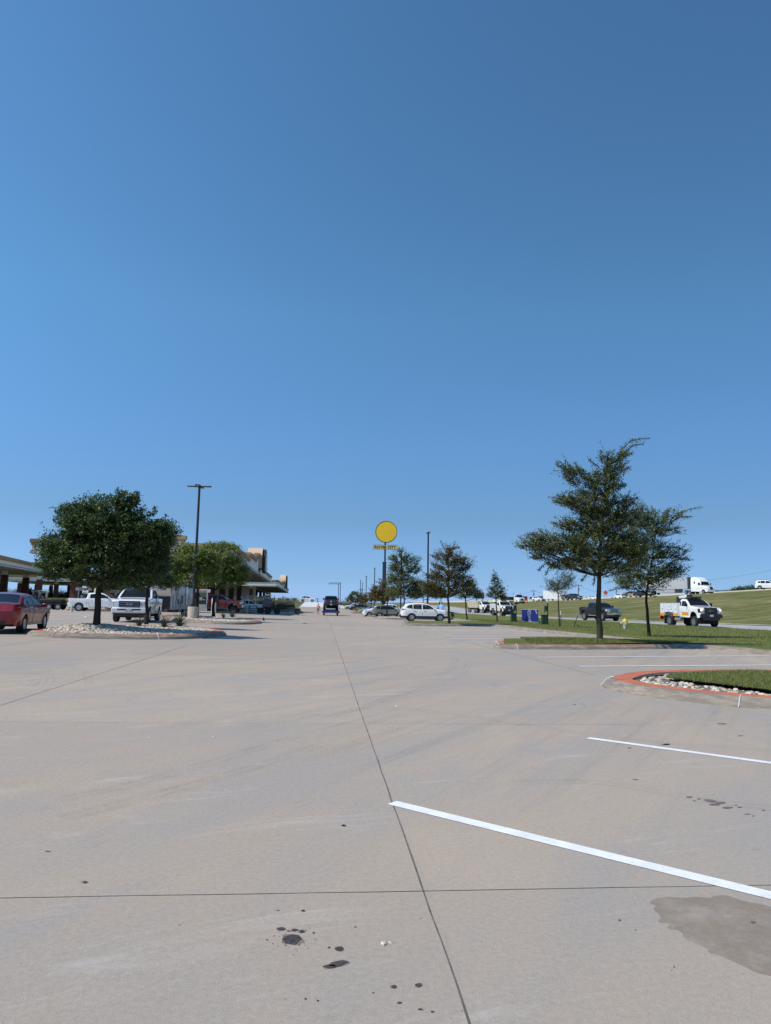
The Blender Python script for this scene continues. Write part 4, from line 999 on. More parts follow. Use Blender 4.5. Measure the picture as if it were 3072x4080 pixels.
for nm, x, z, w_, h_, m in (('window', -1.1, 2.45, .34, .95, M_GLASS), ('window', -3.1, 2.7, .6, .5, M_GLASS), ('window', -6.5, 2.5, 1.2, .6, M_GLASS), ('hatch', -.62, 1.25, .5, .85, M_RVW), ('vent', -2.1, 1.2, .35, .4, M_BLACK), ('vent', -3.4, 1.35, .4, .6, M_BLACK), ('entry_door', -5.0, 1.9, .75, 1.95, M_RVW), ('hatch', -2.9, 1.0, .3, .5, M_RVG)):
    mb = MB(); mb.box((x, yy, z), (w_, .03, h_), M_BLACK if nm == 'window' else M_RVG, bev=.01); mb.box((x, yy+.012, z), (w_-.06, .03, h_-.06), m); mb.build(nm, rv)
for a_, b_, w_ in (((-1.0, .8), (-2.7, 3.2), .10), ((-2.2, 2.0), (-2.6, 3.2), .05), ((-5.8, 1.3), (-6.6, 2.1), .05)):
    mb = MB(); mb.quads([(a_[0]-w_, yy+.004, a_[1]), (a_[0]+w_, yy+.004, a_[1]), (b_[0]+w_, yy+.004, b_[1]), (b_[0]-w_, yy+.004, b_[1])], [(0, 1, 2, 3)], M_RVG); mb.build('side_graphic', rv)
mb = MB(); mb.box((-4.3, yy, .75), (8.3, .02, .28), mat('rv_skirt', (.3, .33, .36), .4)); mb.build('skirt', rv)
for x in (-5.0, -5.9):
    for s_ in (1, -1): make_wheel(rv, x, s_*1.05, .36, .22, s_)

# black service truck / flatbed with gear, by the far canopy
ft = empty('gooseneck_flatbed', (0, 0, 0), 0)
mb = MB(); mb.box((0, 0, .80), (6.0, 2.3, .14), M_BLACK); mb.box((-4.0, 0, .72), (2.2, 2.2, .08), M_BLACK); mb.build('deck', ft)
mb = MB()
for s_ in (1, -1):
    mb.tube((-3.0, s_*1.1, .72), (-5.1, s_*1.1, .72), .05, .05, M_BLACK, 6); mb.tube((-3.0, s_*1.1, 1.12), (-5.1, s_*1.1, 1.12), .035, .035, M_BLACK, 6)
    for x in (-3, -4, -5.1): mb.tube((x, s_*1.1, .7), (x, s_*1.1, 1.12), .035, .035, M_BLACK, 6)
mb.tube((-5.1, -1.1, 1.12), (-5.1, 1.1, 1.12), .035, .035, M_BLACK, 6); mb.build('rail', ft)
mb = MB(); mb.box((-1.6, 0, 1.45), (1.3, 1.5, 1.15), P_DKGREY, bev=.08); mb.build('equipment_box', ft, smooth=40)
mb = MB(); mb.tube((-.7, .6, .9), (-.7, .6, 2.25), .06, .06, M_BLACK); mb.build('stand_pipe', ft)
mb = MB(); mb.box((.3, 0, 1.15), (1.3, 1.6, .6), M_BLACK, bev=.05); mb.tube((.9, .5, 1.2), (2.2, .5, 1.3), .18, .18, M_DARK); mb.build('compressor', ft)
for x in (-.2, -1.5, -2.45):
    for s_ in (1, -1): make_wheel(ft, x, s_*1.0, .44, .28, s_, M_DRIM)
make_wheel(ft, 2.6, 1.0, .44, .28, 1, M_DRIM); make_wheel(ft, 2.6, -1.0, .44, .28, -1, M_DRIM)
finish(ft, pd(1118, 100.5), R(180+3), 'black flatbed trailer loaded with dark equipment beside the weeds', 'trailer'); ft.rotation_euler = (0, 0, R(183-180)); 
dt = empty('utility_trailer', (0, 0, 0)); mb = MB(); mb.box((0, 0, .7), (4.4, 2.0, .1), M_BLACK); mb.build('deck', dt)
mb = MB()
for s_ in (1, -1):
    mb.tube((-2.2, s_, .75), (-2.2, s_, 1.35), .04, .04, M_BLACK); mb.tube((-2.2, s_, 1.35), (1.6, s_, 1.35), .035, .035, M_BLACK); mb.tube((1.6, s_, 1.35), (2.2, s_, .75), .04, .04, M_BLACK)
    mb.tube((-.2, s_, .75), (-.2, s_, 1.35), .035, .035, M_BLACK)
mb.build('rail', dt); mb = MB(); mb.box((-.4, 0, 1.0), (2.6, 1.4, .5), M_BLACK, bev=.1); mb.build('load', dt, smooth=40)
for x in (-.5, .5):
    for s_ in (1, -1): make_wheel(dt, x, s_*1.05, .36, .2, s_, M_RIM)
finish(dt, pd(232, 84), R(4), 'black utility trailer standing behind the profile white pickup', 'trailer')
# cars at the top of the ramp
u = suv('white_suv', P_WHITE, lower=P_WHITE); finish(u, pd(1231, 232)+Vector((0, 0, 0)), R(3), 'white station wagon on the skyline at the top of the ramp', 'car'); u.scale = (1.15,)*3; u.location.z += .08
M_ORNG = mat('hazard_orange', (.62, .12, .03), .6)

# ---------------- frontage road traffic
def service_truck(name, scale, label, yaw, loc, colour=P_WHITE, band=True, crane=True, dump=False):
    root = empty(name, (0, 0, 0)); lf = .28
    zz = lambda L_: [(x, z+lf) for x, z in L_]
    prof = zz([(2.72, .55), (2.82, .7), (2.83, 1.20), (2.74, 1.36), (2.2, 1.42), (1.45, 1.5), (1.30, 1.53), (.98, 1.80), (.66, 2.0), (.3, 2.08), (-.1, 2.09), (-.30, 2.04), (-.36, 1.5), (-.36, .62)])
    w1 = zz([(1.10, 1.5), (.78, 1.83), (.5, 1.93), (.12, 1.94), (.12, 1.48)]); w2 = zz([(.04, 1.5), (.04, 1.9), (-.18, 1.88), (-.18, 1.5)])
    d1 = zz([(1.16, .6), (1.24, 1.4), (1.12, 1.5), (.76, 1.88), (.42, 1.98), (.08, 1.98), (.08, .6)])
    sp = dict(hw=1.03, prof=prof, zb=.52+lf, axles=[(1.86, .46), ], axlez=.78, belt=1.48+lf, tumble=.16, windows=[w1, w2], doors=[d1], wind=(.4, 1.36), rear=(-.37, -.28), paint=colour,
              round=.07, plan=.3, tuck=.10, ww=.26, spokes=8, mirror=(1.02, 1.62+lf), msize=(.1, .26, .34), mpaint=M_BLACK, crown=.03, rim=M_RIM,
              patches=[('grille', M_BLACK, 0, .66, .86+lf, 1.34+lf, 1), ('headlight', M_HLAMP, .66, 1, .92+lf, 1.26+lf, 1), ('bumper', M_BLACK, 0, 1, .55+lf, .86+lf, 1)], sides=[('headlight', M_BLACK, zz([(2.82, 1.26), (2.55, 1.28), (2.58, .94), (2.83, .92)]))])
    if band: sp['sides'].append(('colour_band', M_BAND, zz([(1.13, .94), (1.13, .68), (.12, .68), (.12, .94)]))); sp['doors'] = []
    if band: sp['doors'] = [zz([(1.16, .96), (1.24, 1.4), (1.12, 1.5), (.76, 1.88), (.42, 1.98), (.08, 1.98), (.08, .96)])]
    car_shell(root, sp)
    for s_ in (1, -1): mb = MB(); mb.box((2.86, s_*.86, 1.16+lf), (.04, .17, .13), M_LIT, bev=.02); mb.build('lit_lamp', root); mb = MB(); mb.box((2.86, s_*.86, .97+lf), (.04, .15, .1), M_HLAMP, bev=.02); mb.build('fog_lamp', root)
    mb = MB(); mb.box((2.87, 0, .66+lf), (.16, 2.02, .30), M_BLACK, bev=.04); mb.box((2.9, 0, .42+lf), (.1, 1.5, .2), M_BLACK); mb.build('bumper', root, smooth=40)
    plate(root, 2.965, .70+lf, 'NWX 4076', 1)
    if not dump:
        g = MB(); g.box((2.875, 0, 1.1+lf), (.012, .40, .10), M_CHROME, bev=.01); g.box((2.876, 0, 1.1+lf), (.014, .15, .16), M_CHROME, bev=.01); g.box((2.884, 0, 1.1+lf), (.01, .34, .06), M_BLACK); g.box((2.884, 0, 1.1+lf), (.012, .11, .12), M_BLACK); g.build('badge', root)
        # utility body
        bx = MB(); M_UB = mat('utility_box_white', (.70, .72, .74), .35, coat=.4)
        for s_ in (1, -1):
            bx.box((-.75, s_*.84, 1.45), (.75, .5, 1.15), M_UB, bev=.02); bx.box((-2.95, s_*.84, 1.45), (.75, .5, 1.15), M_UB, bev=.02); bx.box((-1.86, s_*.84, 1.66), (1.5, .5, .73), M_UB, bev=.02)
        bx.box((-1.85, 0, 1.0), (2.9, 1.25, .12), M_STEEL); bx.box((-.40, 0, 1.5), (.05, 1.3, 1.05), M_UB); bx.build('utility_box', root, smooth=40)
        for s_ in (1, -1):
            for x, w_, z, h_ in ((-.75, .66, 1.47, 1.02), (-1.86, .9, 1.72, .56), (-2.95, .62, 1.47, 1.02)):
                mb = MB(); mb.box((x, s_*1.095, z), (w_, .012, h_), M_UB); d = mb.build('locker_door', root)
                mb = MB(); mb.box((x+.1, s_*1.105, z), (.08, .012, .13), M_BLACK, bev=.004); mb.build('latch', d)
                mb = MB()
                for q in ((x-w_/2-.01, z, .012, h_+.03), (x+w_/2+.01, z, .012, h_+.03), (x, z-h_/2-.01, w_+.03, .012), (x, z+h_/2+.01, w_+.03, .012)): mb.box((q[0], s_*1.094, q[1]), (q[2], .008, q[3]), M_DARK)
                mb.build('door_gap', d)
            if band:
                for x, w_ in ((-.75, .75), (-2.95, .75)): mb = MB(); mb.box((x, s_*1.103, 1.02), (w_, .012, .26), M_BAND); mb.build('colour_band', root)
                mb = MB(); mb.box((-1.86, s_*1.096, 1.27), (1.46, .01, .10), M_UB); mb.build('fender_lip', root)
            a = MB(); pts = [(-1.86+.62*math.cos(t), s_*1.1, .62+.62*math.sin(t)) for t in [math.pi*i/12 for i in range(13)]]; a.path(pts, .035, M_BLACK, 5); a.build('fender', root)
            mb = MB(); mb.box((-2.55, s_*.95, .55), (.03, .4, .75), M_BLACK); mb.build('mud_flap', root)
            make_wheel(root, -1.86, s_*.98, .46, .24, s_, M_RIM, 8, True)
            mb = MB(); mb.tube((-.2, s_*.85, .62), (-1.1, s_*.85, .62), .17, .17, M_STEEL, 12); mb.build('fuel_tank', root, smooth=40)
        mb = MB(); mb.box((-1.0, 0, .72), (5.6, .8, .2), M_DARK); mb.box((-3.4, 0, .75), (.25, 2.0, .1), M_BLACK); mb.build('chassis', root)
        mb = MB(); mb.box((-3.5, .85, .75), (.08, .3, .4), M_RLAMP); mb.box((-3.5, -.85, .75), (.08, .3, .4), M_RLAMP); mb.build('tail_light', root)
        if crane:
            mb = MB(); mb.tube((-2.6, .55, 2.0), (-2.6, .55, 2.35), .2, .16, M_BLACK, 10); mb.box((-2.85, .55, 2.35), (.4, .35, .5), M_BLACK, bev=.03)
            mb.box((-2.0, .55, 2.62), (1.5, .22, .26), M_UB, bev=.03, M=Euler((0, R(-4), 0)).to_matrix()); mb.box((-1.15, .55, 2.64), (.5, .3, .34), M_BLACK, bev=.04); mb.tube((-1.7, .55, 2.5), (-1.7, .55, 2.0), .05, .05, M_BLACK); mb.tube((-1.2, .55, 2.5), (-1.3, .55, 2.3), .06, .06, M_BLACK); mb.build('crane', root, smooth=40)
            mb = MB(); mb.box((.4, 0, 2.1+lf), (.6, 1.2, .06), M_BLACK); 
            for y in (-.45, -.1, .3): mb.tube((.1, y, 2.22+lf), (.75, y+.12, 2.25+lf), .10, .09, M_BLACK, 8)
            mb.build('roof_gear', root, smooth=40)
    else:
        mb = MB(); M_DB = mat('dump_box', (.48, .42, .31), .7, noise=(2, .2))
        mb.prism([(-.6, 1.1), (-.75, 2.5), (-6.3, 2.5), (-6.5, 1.6), (-5.6, 1.05)], 2.3, M_DB, frame((0, 1.15, 0), (1, 0, 0), (0, 0, 1), (0, -1, 0)))
        for x in (-1.2, -2.6, -4.0, -5.4):
            for s_ in (1, -1): mb.box((x, s_*1.18, 1.85), (.1, .08, 1.3), M_DB)
        mb.build('dump_box', root)
        mb = MB(); mb.box((-3.0, 0, .9), (6.4, .9, .25), M_DARK); mb.build('chassis', root)
        mb = MB(); mb.tube((-.5, 1.0, 1.0), (-.5, 1.0, 2.7), .07, .07, M_STEEL); mb.build('exhaust', root)
        for x in (-1.6, -2.6, -5.3, -6.1):
            for s_ in (1, -1): make_wheel(root, x, s_*.98, .5, .26, s_, M_RIM, 8, False)
    root.scale = (scale,)*3
    return finish(root, loc, yaw, label, 'truck')
M_BAND = mat('orange_band', (.80, .30, .02), .45)
rv2 = service_truck('service_truck', 1.0, 'white service truck with an orange band and small crane on the frontage road', R(-90+3.5), pd(2762, 63.5, .07), band=True)
text_mesh('Rush', .22, mat('decal_grey', (.12, .12, .13), .5), 'door_lettering', rv2, frame((.55, -1.035, 1.45), (1, 0, 0), (0, 0, 1), (0, -1, 0)), .003)
service_truck('service_truck', 1.0, 'all white utility truck seen past the slender conical sapling', R(-90+6), pd(2010, 119, .07), band=False, crane=False)
service_truck('dump_truck', 1.1, 'white dump truck with a dusty tan box behind the utility truck', R(-90+10), pd(1935, 168, .07), band=False, crane=False, dump=True)
bp = pickup('black_pickup', P_BLACK, lift=.22, tr=.48, ww=.32)
mb = MB()
for z in (1.12, 1.24, 1.34): mb.box((2.96, 0, z), (.03, 1.5, .05), M_CHROME)
mb.build('grille_bar', bp)
finish(bp, pd(2395, 85.5, .07), R(-90+12), 'black lifted pickup with chrome grille on the road behind the tall ragged elm', 'pickup truck')

# ---------------- highway traffic
def semi(name, loc, yaw, label, kind='van', flat=False):
    root = empty(name, (0, 0, 0)); P = P_WHITE
    if not flat:
        prof = [(3.3, .55), (3.42, .8), (3.40, 1.35), (3.25, 1.62), (2.7, 1.82), (1.95, 1.98), (1.78, 2.05), (1.48, 2.6), (1.25, 2.85), (.9, 3.35), (.3, 3.8), (-.4, 3.92), (-1.8, 3.92), (-2.0, 3.85), (-2.02, .7)]
        zr = 1.25
    else:
        prof = [(3.5, .65), (3.62, .8), (3.62, 1.75), (3.5, 1.85), (1.75, 2.0), (1.65, 2.02), (1.4, 2.65), (1.3, 2.78), (.2, 2.8), (-.2, 2.78), (-.22, .75)]
    w1 = [(1.52, 2.06), (1.22, 2.62), (.62, 2.62), (.62, 2.02)]
    d1 = [(1.7, .75), (1.7, 2.0), (1.3, 2.7), (.55, 2.7), (.55, .75)]
    sp = dict(hw=1.22, prof=prof, zb=.55, axles=[(2.25, .5)], axlez=.5, belt=2.02, tumble=.10, windows=[w1], doors=[d1], wind=(1.30, 1.80), paint=P, round=.1, plan=.6, tuck=.25, ww=.3, spokes=8,
              mirror=(1.85, 2.3), msize=(.15, .2, .55), mpaint=M_BLACK, crown=.06, patches=[('grille', M_BLACK, 0, .45, .95, 1.66, 1), ('headlight', M_HLAMP, .62, .95, .95, 1.25, 1), ('bumper', M_CHROME if flat else P, 0, 1, .55, .85, 1)], sides=[])
    if not flat: sp['windows'].append([(-.3, 2.4), (-.3, 2.9), (-.7, 2.9), (-.7, 2.4)])
    car_shell(root, sp)
    mb = MB(); mb.box((-2.0, 0, .8), (5.0, .9, .25), M_DARK); mb.build('chassis', root)
    for x in (-3.4, -2.1) if not flat else (-3.6, -2.3):
        for s_ in (1, -1): make_wheel(root, x, s_*1.0, .5, .3, s_, M_RIM, 8, False)
    if not flat:
        mb = MB(); M_TR = mat('trailer_skin', (.52, .53, .53), .4, .2, noise=(.8, .05)); mb.box((-10.6, 0, 2.65), (15.8, 2.56, 2.75), M_TR); tb = mb.build('trailer_box', root)
        for s_ in (1, -1):
            mb = MB()
            for k in range(26): mb.box((-2.95-k*.61, s_*1.285, 2.65), (.03, .014, 2.6), mat('panel_seam', (.3, .3, .31), .6))
            mb.build('panel_seam', tb)
        mb = MB(); mb.box((-2.69, 0, 2.65), (.05, 2.5, 2.7), mat('front_bulkhead', (.16, .16, .17), .6)); mb.build('bulkhead', tb)
        mb = MB(); mb.box((-10.4, 0, .85), (6.5, 2.4, .85), mat('trailer_skirt', (.38, .38, .38), .5)); mb.build('side_skirt', root)
        for x in (-15.6, -16.9):
            for s_ in (1, -1): make_wheel(root, x, s_*1.0, .5, .3, s_, M_RIM, 8)
    else:
        mb = MB(); mb.box((-8.0, 0, 1.3), (12, 2.5, .25), M_DARK); mb.box((-7.5, 0, 1.8), (7, 2.0, .8), M_DARK); mb.box((-12, 0, 1.9), (2, 2.2, 1.1), M_DARK); mb.build('flatbed_load', root)
        for s_ in (1, -1): mb = MB(); mb.tube((-.3, s_*1.15, .9), (-.3, s_*1.15, 3.9), .09, .09, M_CHROME); mb.build('exhaust_stack', root)
        for x in (-11.5, -12.8):
            for s_ in (1, -1): make_wheel(root, x, s_*1.0, .5, .3, s_, M_RIM, 8)
    return finish(root, loc, yaw, label, 'truck', None)
HWO = .18
sm = semi('semi_truck', pd(2800, 165, HWO), R(-90+13), 'white semi truck with a long box trailer on the highway bank')
text_mesh('FREIGHT', .4, mat('decal_dark', (.08, .08, .1), .5), 'trailer_lettering', sm, frame((-4.2, -1.30, 1.75), (1, 0, 0), (0, 0, 1), (0, -1, 0)), .003) if False else None
semi('semi_truck', pd(2068, 232, HWO), R(-90+8), 'white truck with two chrome exhaust stacks hauling a dark flatbed', flat=True)
def hw(fn, nm, P, px, D, yaw, label, **k):
    o = fn(nm, P, **k); return finish(o, pd(px, D, HWO), R(yaw), label, 'car' if fn is not pickup else 'pickup truck')
hw(suv, 'white_suv', P_WHITE, 2151, 250, -62, 'small white car alone on the highway left of the bare utility pole', lower=P_WHITE)
hw(suv, 'silver_van', P_SILV, 2268, 232, -70, 'silver van beside the charcoal pickup on the highway', lower=P_SILV)
hw(pickup, 'charcoal_pickup', P_DKGREY, 2293, 218, -66, 'charcoal pickup with a loaded front rack on the highway by the tall pole')
hw(sedan, 'tan_sedan', P_TAN, 2531, 182, -62, 'tan sedan on the highway right of the orange diamond sign')
hw(sedan, 'black_sedan', P_BLACK, 2572, 176, -62, 'black sedan right behind the tan one, seen past the thin dark trunk')
hw(suv, 'white_suv', P_WHITE, 3076, 133, -55, 'white crossover cut by the right frame edge on top of the bank', lower=P_WHITE)
def far_car(fn, nm, P, px, D, off, yaw, label, **k):
    o = fn(nm, P, **k); p = pd(px, D, HWO+off); return finish(o, p, R(yaw), label, 'car')
far_car(suv, 'white_van', P_WHITE, 2478, 232, .35, 100, 'white van showing its roof over the barrier right of the yellow diamond sign', lower=P_WHITE)
far_car(sedan, 'white_sedan', P_WHITE, 2378, 268, .6, 100, 'white roof over the barrier left of the tall elm trunk')
far_car(sedan, 'white_sedan', P_WHITE, 2352, 280, .6, 100, 'second white roof over the barrier, the one nearer the utility pole')
# bucket truck, box truck
bk_ = empty('bucket_truck', pd(2000, 245, HWO), R(-90+8), 'white bucket truck half hidden by the conical sapling on the highway', 'truck')
mb = MB(); mb.box((1.6, 0, 1.6), (2.0, 2.2, 1.9), P_WHITE, bev=.25); mb.build('cab', bk_, smooth=40); mb = MB(); mb.box((2.45, 0, 2.0), (.3, 1.8, .7), M_GLASS, bev=.05); mb.build('windshield', bk_)
mb = MB(); mb.box((-1.6, 0, 1.3), (4.4, 2.3, 1.0), P_WHITE, bev=.05); mb.build('bed', bk_); mb = MB(); mb.box((-1.2, 0, 2.6), (.7, .7, 1.6), M_BLACK); mb.box((.4, 0, 3.3), (3.6, .4, .4), P_WHITE, bev=.05); mb.box((2.4, 0, 3.4), (.9, .9, 1.1), P_WHITE, bev=.1); mb.build('boom', bk_)
for x in (2.0, -2.4):
    for s_ in (1, -1): make_wheel(bk_, x, s_*1.0, .5, .3, s_)
bx_ = empty('box_truck', pd(2235, 262, HWO), R(-90+25), 'white panel truck behind the thin staked sapling', 'truck')
mb = MB(); mb.box((-2.5, 0, 2.1), (9.5, 2.4, 3.1), mat('panel_white', (.7, .7, .7), .5)); mb.build('cargo_box', bx_); mb = MB(); mb.box((3.3, 0, 1.5), (1.9, 2.1, 2.0), P_WHITE, bev=.3); mb.build('cab', bx_, smooth=40); mb = MB(); mb.box((4.1, 0, 1.95), (.35, 1.7, .7), M_GLASS, bev=.05); mb.build('windshield', bx_)
for x in (3.3, -4.5):
    for s_ in (1, -1): make_wheel(bx_, x, s_*1.0, .48, .3, s_)
# ============================================================ CANOPIES AND STORE
def canopy(name, corner, far, width, soff, levels, label, arch=None, cols=(), cw=1.0, z0=0.0, cat='fuel canopy', strips=True):
    """corner, far: the right hand edge seen from the camera; levels: [(fraction, top z)] from the ends to the middle, mirrored"""
    d = Vector((far.x-corner.x, far.y-corner.y)); L = d.length; yaw = math.atan2(d.y, d.x)
    root = empty(name, (corner.x, corner.y, z0), yaw, label, cat)
    def side(length, M, lv, th=.45):
        half = []; 
        for f, z in lv: half.append((f*length, z))
        # stepped outline
        o = [(0, soff)]; 
        xs = [h[0] for h in half]; zs = [h[1] for h in half]
        for i, (x, z) in enumerate(half): 
            if i: o.append((x, half[i-1][1]))
            o.append((x if i else 0, z))
        mir = [(length-x, z) for x, z in reversed(o[1:])]
        poly = o[0:1]+o[1:]+mir+[(length, soff)]
        mb = MB(); mb.prism(poly, th, M_FASCIA, M); f = mb.build('fascia', root)
        seg = []
        for i, (x, z) in enumerate(half):
            x1 = half[i+1][0] if i+1 < len(half) else length-x
            seg.append((x, x1, z))
            if i+1 < len(half): seg.append((length-x1, length-x, z))
        for x0, x1, z in seg:
            c = MB(); a = (x0 if x0 == 0 else x0-.0, x1)
            poly2 = [(a[0]-.22, z-.42), (a[1]+.22, z-.42), (a[1]+.22, z-.0), (a[0]-.22, z-.0)]
            M2 = M @ Matrix.Translation((0, 0, -.22)); c.prism(poly2, th+.44, M_CORN, M2)
            M3 = M @ Matrix.Translation((0, 0, -.10)); c.prism([(a[0]-.1, z-.66), (a[1]+.1, z-.66), (a[1]+.1, z-.424), (a[0]-.1, z-.424)], th+.2, M_CORN, M3)
            c.build('cornice', f)
        b = MB(); b.prism([(-.15, soff-.02), (length+.15, soff-.02), (length+.15, soff+.22), (-.15, soff+.22)], th+.3, M_TRIM, M @ Matrix.Translation((0, 0, -.15))); b.build('band', f)
        b = MB(); b.prism([(-.1, soff+.224), (length+.1, soff+.224), (length+.1, soff+.34), (-.1, soff+.34)], th+.16, M_TRIM2, M @ Matrix.Translation((0, 0, -.08))); b.build('band', f)
    right = frame((0, 0, 0), (1, 0, 0), (0, 0, 1), (0, -1, 0)) @ Matrix.Translation((0, 0, -.45))      # faces local -y
    left = frame((0, width, 0), (1, 0, 0), (0, 0, 1), (0, -1, 0))
    front = frame((0, 0, 0), (0, 1, 0), (0, 0, 1), (1, 0, 0)); back = frame((L-.45, 0, 0), (0, 1, 0), (0, 0, 1), (1, 0, 0))
    side(L, right, levels); side(L, left, levels); side(width, front, levels[:1] if not arch else levels); side(width, back, levels[:1] if not arch else levels)
    mb = MB(); mb.box((L/2, width/2, soff+.12), (L-.9, width-.9, .2), M_SOFF)
    if strips:
        for k in range(int(L/1.6)): mb.box((.8+k*1.6, width/2, soff-.0), (.10, width-1.6, .05), mat('soffit_groove', (.33, .32, .30), .8))
    mb.build('soffit', root); mb = MB(); mb.box((L/2, width/2, soff+.9), (L-1.0, width-1.0, .1), M_STEEL); mb.build('roof', root)
    if arch:
        u, w, zt, zb_ = arch; m = MB(); n = 18; h = zt-zb_-w/2*.55
        P = [(-w/2, zb_-1.2)]+[(-w/2*math.cos(math.pi*i/n), zb_+h+w/2*.55*math.sin(math.pi*i/n)) for i in range(n+1)]+[(w/2, zb_-1.2)]
        m.prism(P, 2.6, M_CORN, frame((u, 2.0, 0), (1, 0, 0), (0, 0, 1), (0, -1, 0)), M_ARCH); m.build('arched_parapet', root)
        m = MB(); P2 = [(x*.9, zb_-.6+(z-zb_+.6)*.93) for x, z in P[1:-1]]+[(w/2*.9, zb_-1.9), (-w/2*.9, zb_-1.9)]
        P3 = [(x*.62, zb_-.9+(z-zb_+.9)*.82) for x, z in P[1:-1]]+[(w/2*.62, zb_-1.5), (-w/2*.62, zb_-1.5)]
        m.prism(P2, .5, M_BLACK, frame((u, -.62, 0), (1, 0, 0), (0, 0, 1), (0, -1, 0))); m.build('sign_recess', root)
        m = MB(); m.prism(P3, .12, M_FASCIA, frame((u, -1.13, 0), (1, 0, 0), (0, 0, 1), (0, -1, 0))); m.build('sign_panel', root)
    for u, v in cols:
        p = root.matrix_world if False else None
        wx = corner.x+math.cos(yaw)*u-math.sin(yaw)*v; wy = corner.y+math.sin(yaw)*u+math.cos(yaw)*v; zg = H(wx, wy)-z0-.1
        m = MB(); m.box((u, v, (zg+soff)/2-.35), (cw, cw, soff-zg-.7), M_BRICK); c = m.build('column', root)
        m = MB(); m.box((u, v, soff-.35), (cw*.8, cw*.8, .7), M_SOFF); m.build('column_head', c)
    for k in range(5):
        m = MB(); m.tube((L*(.08+.2*k), .2, levels[0][1]), (L*(.08+.2*k), .2, levels[0][1]+.9), .02, .01, M_STEEL, 5); m.build('lightning_rod', root)
    return root
M_TRIM = mat('pale_trim', (.62, .60, .55), .7); M_TRIM2 = mat('grey_trim', (.26, .235, .20), .7); M_ARCH = mat('arch_stucco', (.60, .44, .28), .85)
LV = [(0, 7.9), (.25, 8.7), (.40, 9.5), (.455, 10.0)]
canopy('fuel_canopy', pd(924, 80), pd(1084, 181), 21.4, 6.35, LV, 'big cream fuel canopy with stepped tan cornices and an arch, behind the small oaks', arch=(51, 7.5, 11.2, 8.6),
       cols=[(5, 7), (22, 7), (39, 7), (56, 7), (73, 7), (92, 7), (5, 18), (22, 18.5), (39, 18.5), (56, 18.5), (73, 18.5), (92, 18.5)], cw=1.05)
canopy('fuel_canopy', pd(1110, 228), pd(1154, 400), 34, 6.35, [(0, 8.4), (.28, 9.2), (.41, 9.9), (.46, 10.3)], 'far cream fuel canopy with an arch, seen over the weeds left of the ramp', arch=(86, 12, 13.2, 9.0),
       cols=[(4+26*k, 8.5) for k in range(6)]+[(4+40*k, 26) for k in range(4)], cw=1.1)
A0, A1 = pd(-200, 88), pd(240, 161)
canopy('fuel_canopy', A0, A1, 30, 6.35, [(0, 7.9)], 'plain cream canopy at the left frame edge above the red sedan', cols=[(28, 5), (48, 5), (66, 5), (80, 5), (28, 24), (52, 24), (80, 24)], cw=1.15, strips=False)
dA = (A1-A0).normalized(); B0 = pd(430, 215)
canopy('fuel_canopy', B0, B0+Vector((dA.x, dA.y, 0))*75, 31, 6.35, [(0, 8.0)], 'plain cream canopy in the distance behind the trunk of the big oak', cols=[(6, 5), (30, 5), (55, 5), (6, 15), (30, 15), (6, 25), (30, 25), (55, 25)], cw=1.2, strips=False)
# store
s0, s1 = pd(345, 290), pd(996, 238); d = s1-s0; st = empty('store_building', (s0.x, s0.y, 0), math.atan2(d.y, d.x), 'beige store wall with dark windows glimpsed beneath the fuel canopies', 'shop building')
Ls = d.length; mb = MB(); mb.box((Ls/2, 1.6, 3.2), (Ls, 3.2, 6.8), M_BEIGE); mb.build('wall', st)
mb = MB(); mb.box((Ls/2, 1.6, 6.75), (Ls+.6, 3.8, .5), M_CORN); mb.build('cornice', st)
for k in range(int(Ls/5)):
    mb = MB(); mb.box((2.8+k*5, -.05, 2.2), (3.2, .14, 2.2), M_STEEL); f = mb.build('window', st); mb = MB(); mb.box((2.8+k*5-.75, -.1, 2.2), (1.4, .1, 2.0), M_GLASS); mb.box((2.8+k*5+.8, -.1, 2.2), (1.4, .1, 2.0), M_GLASS); mb.build('pane', f)

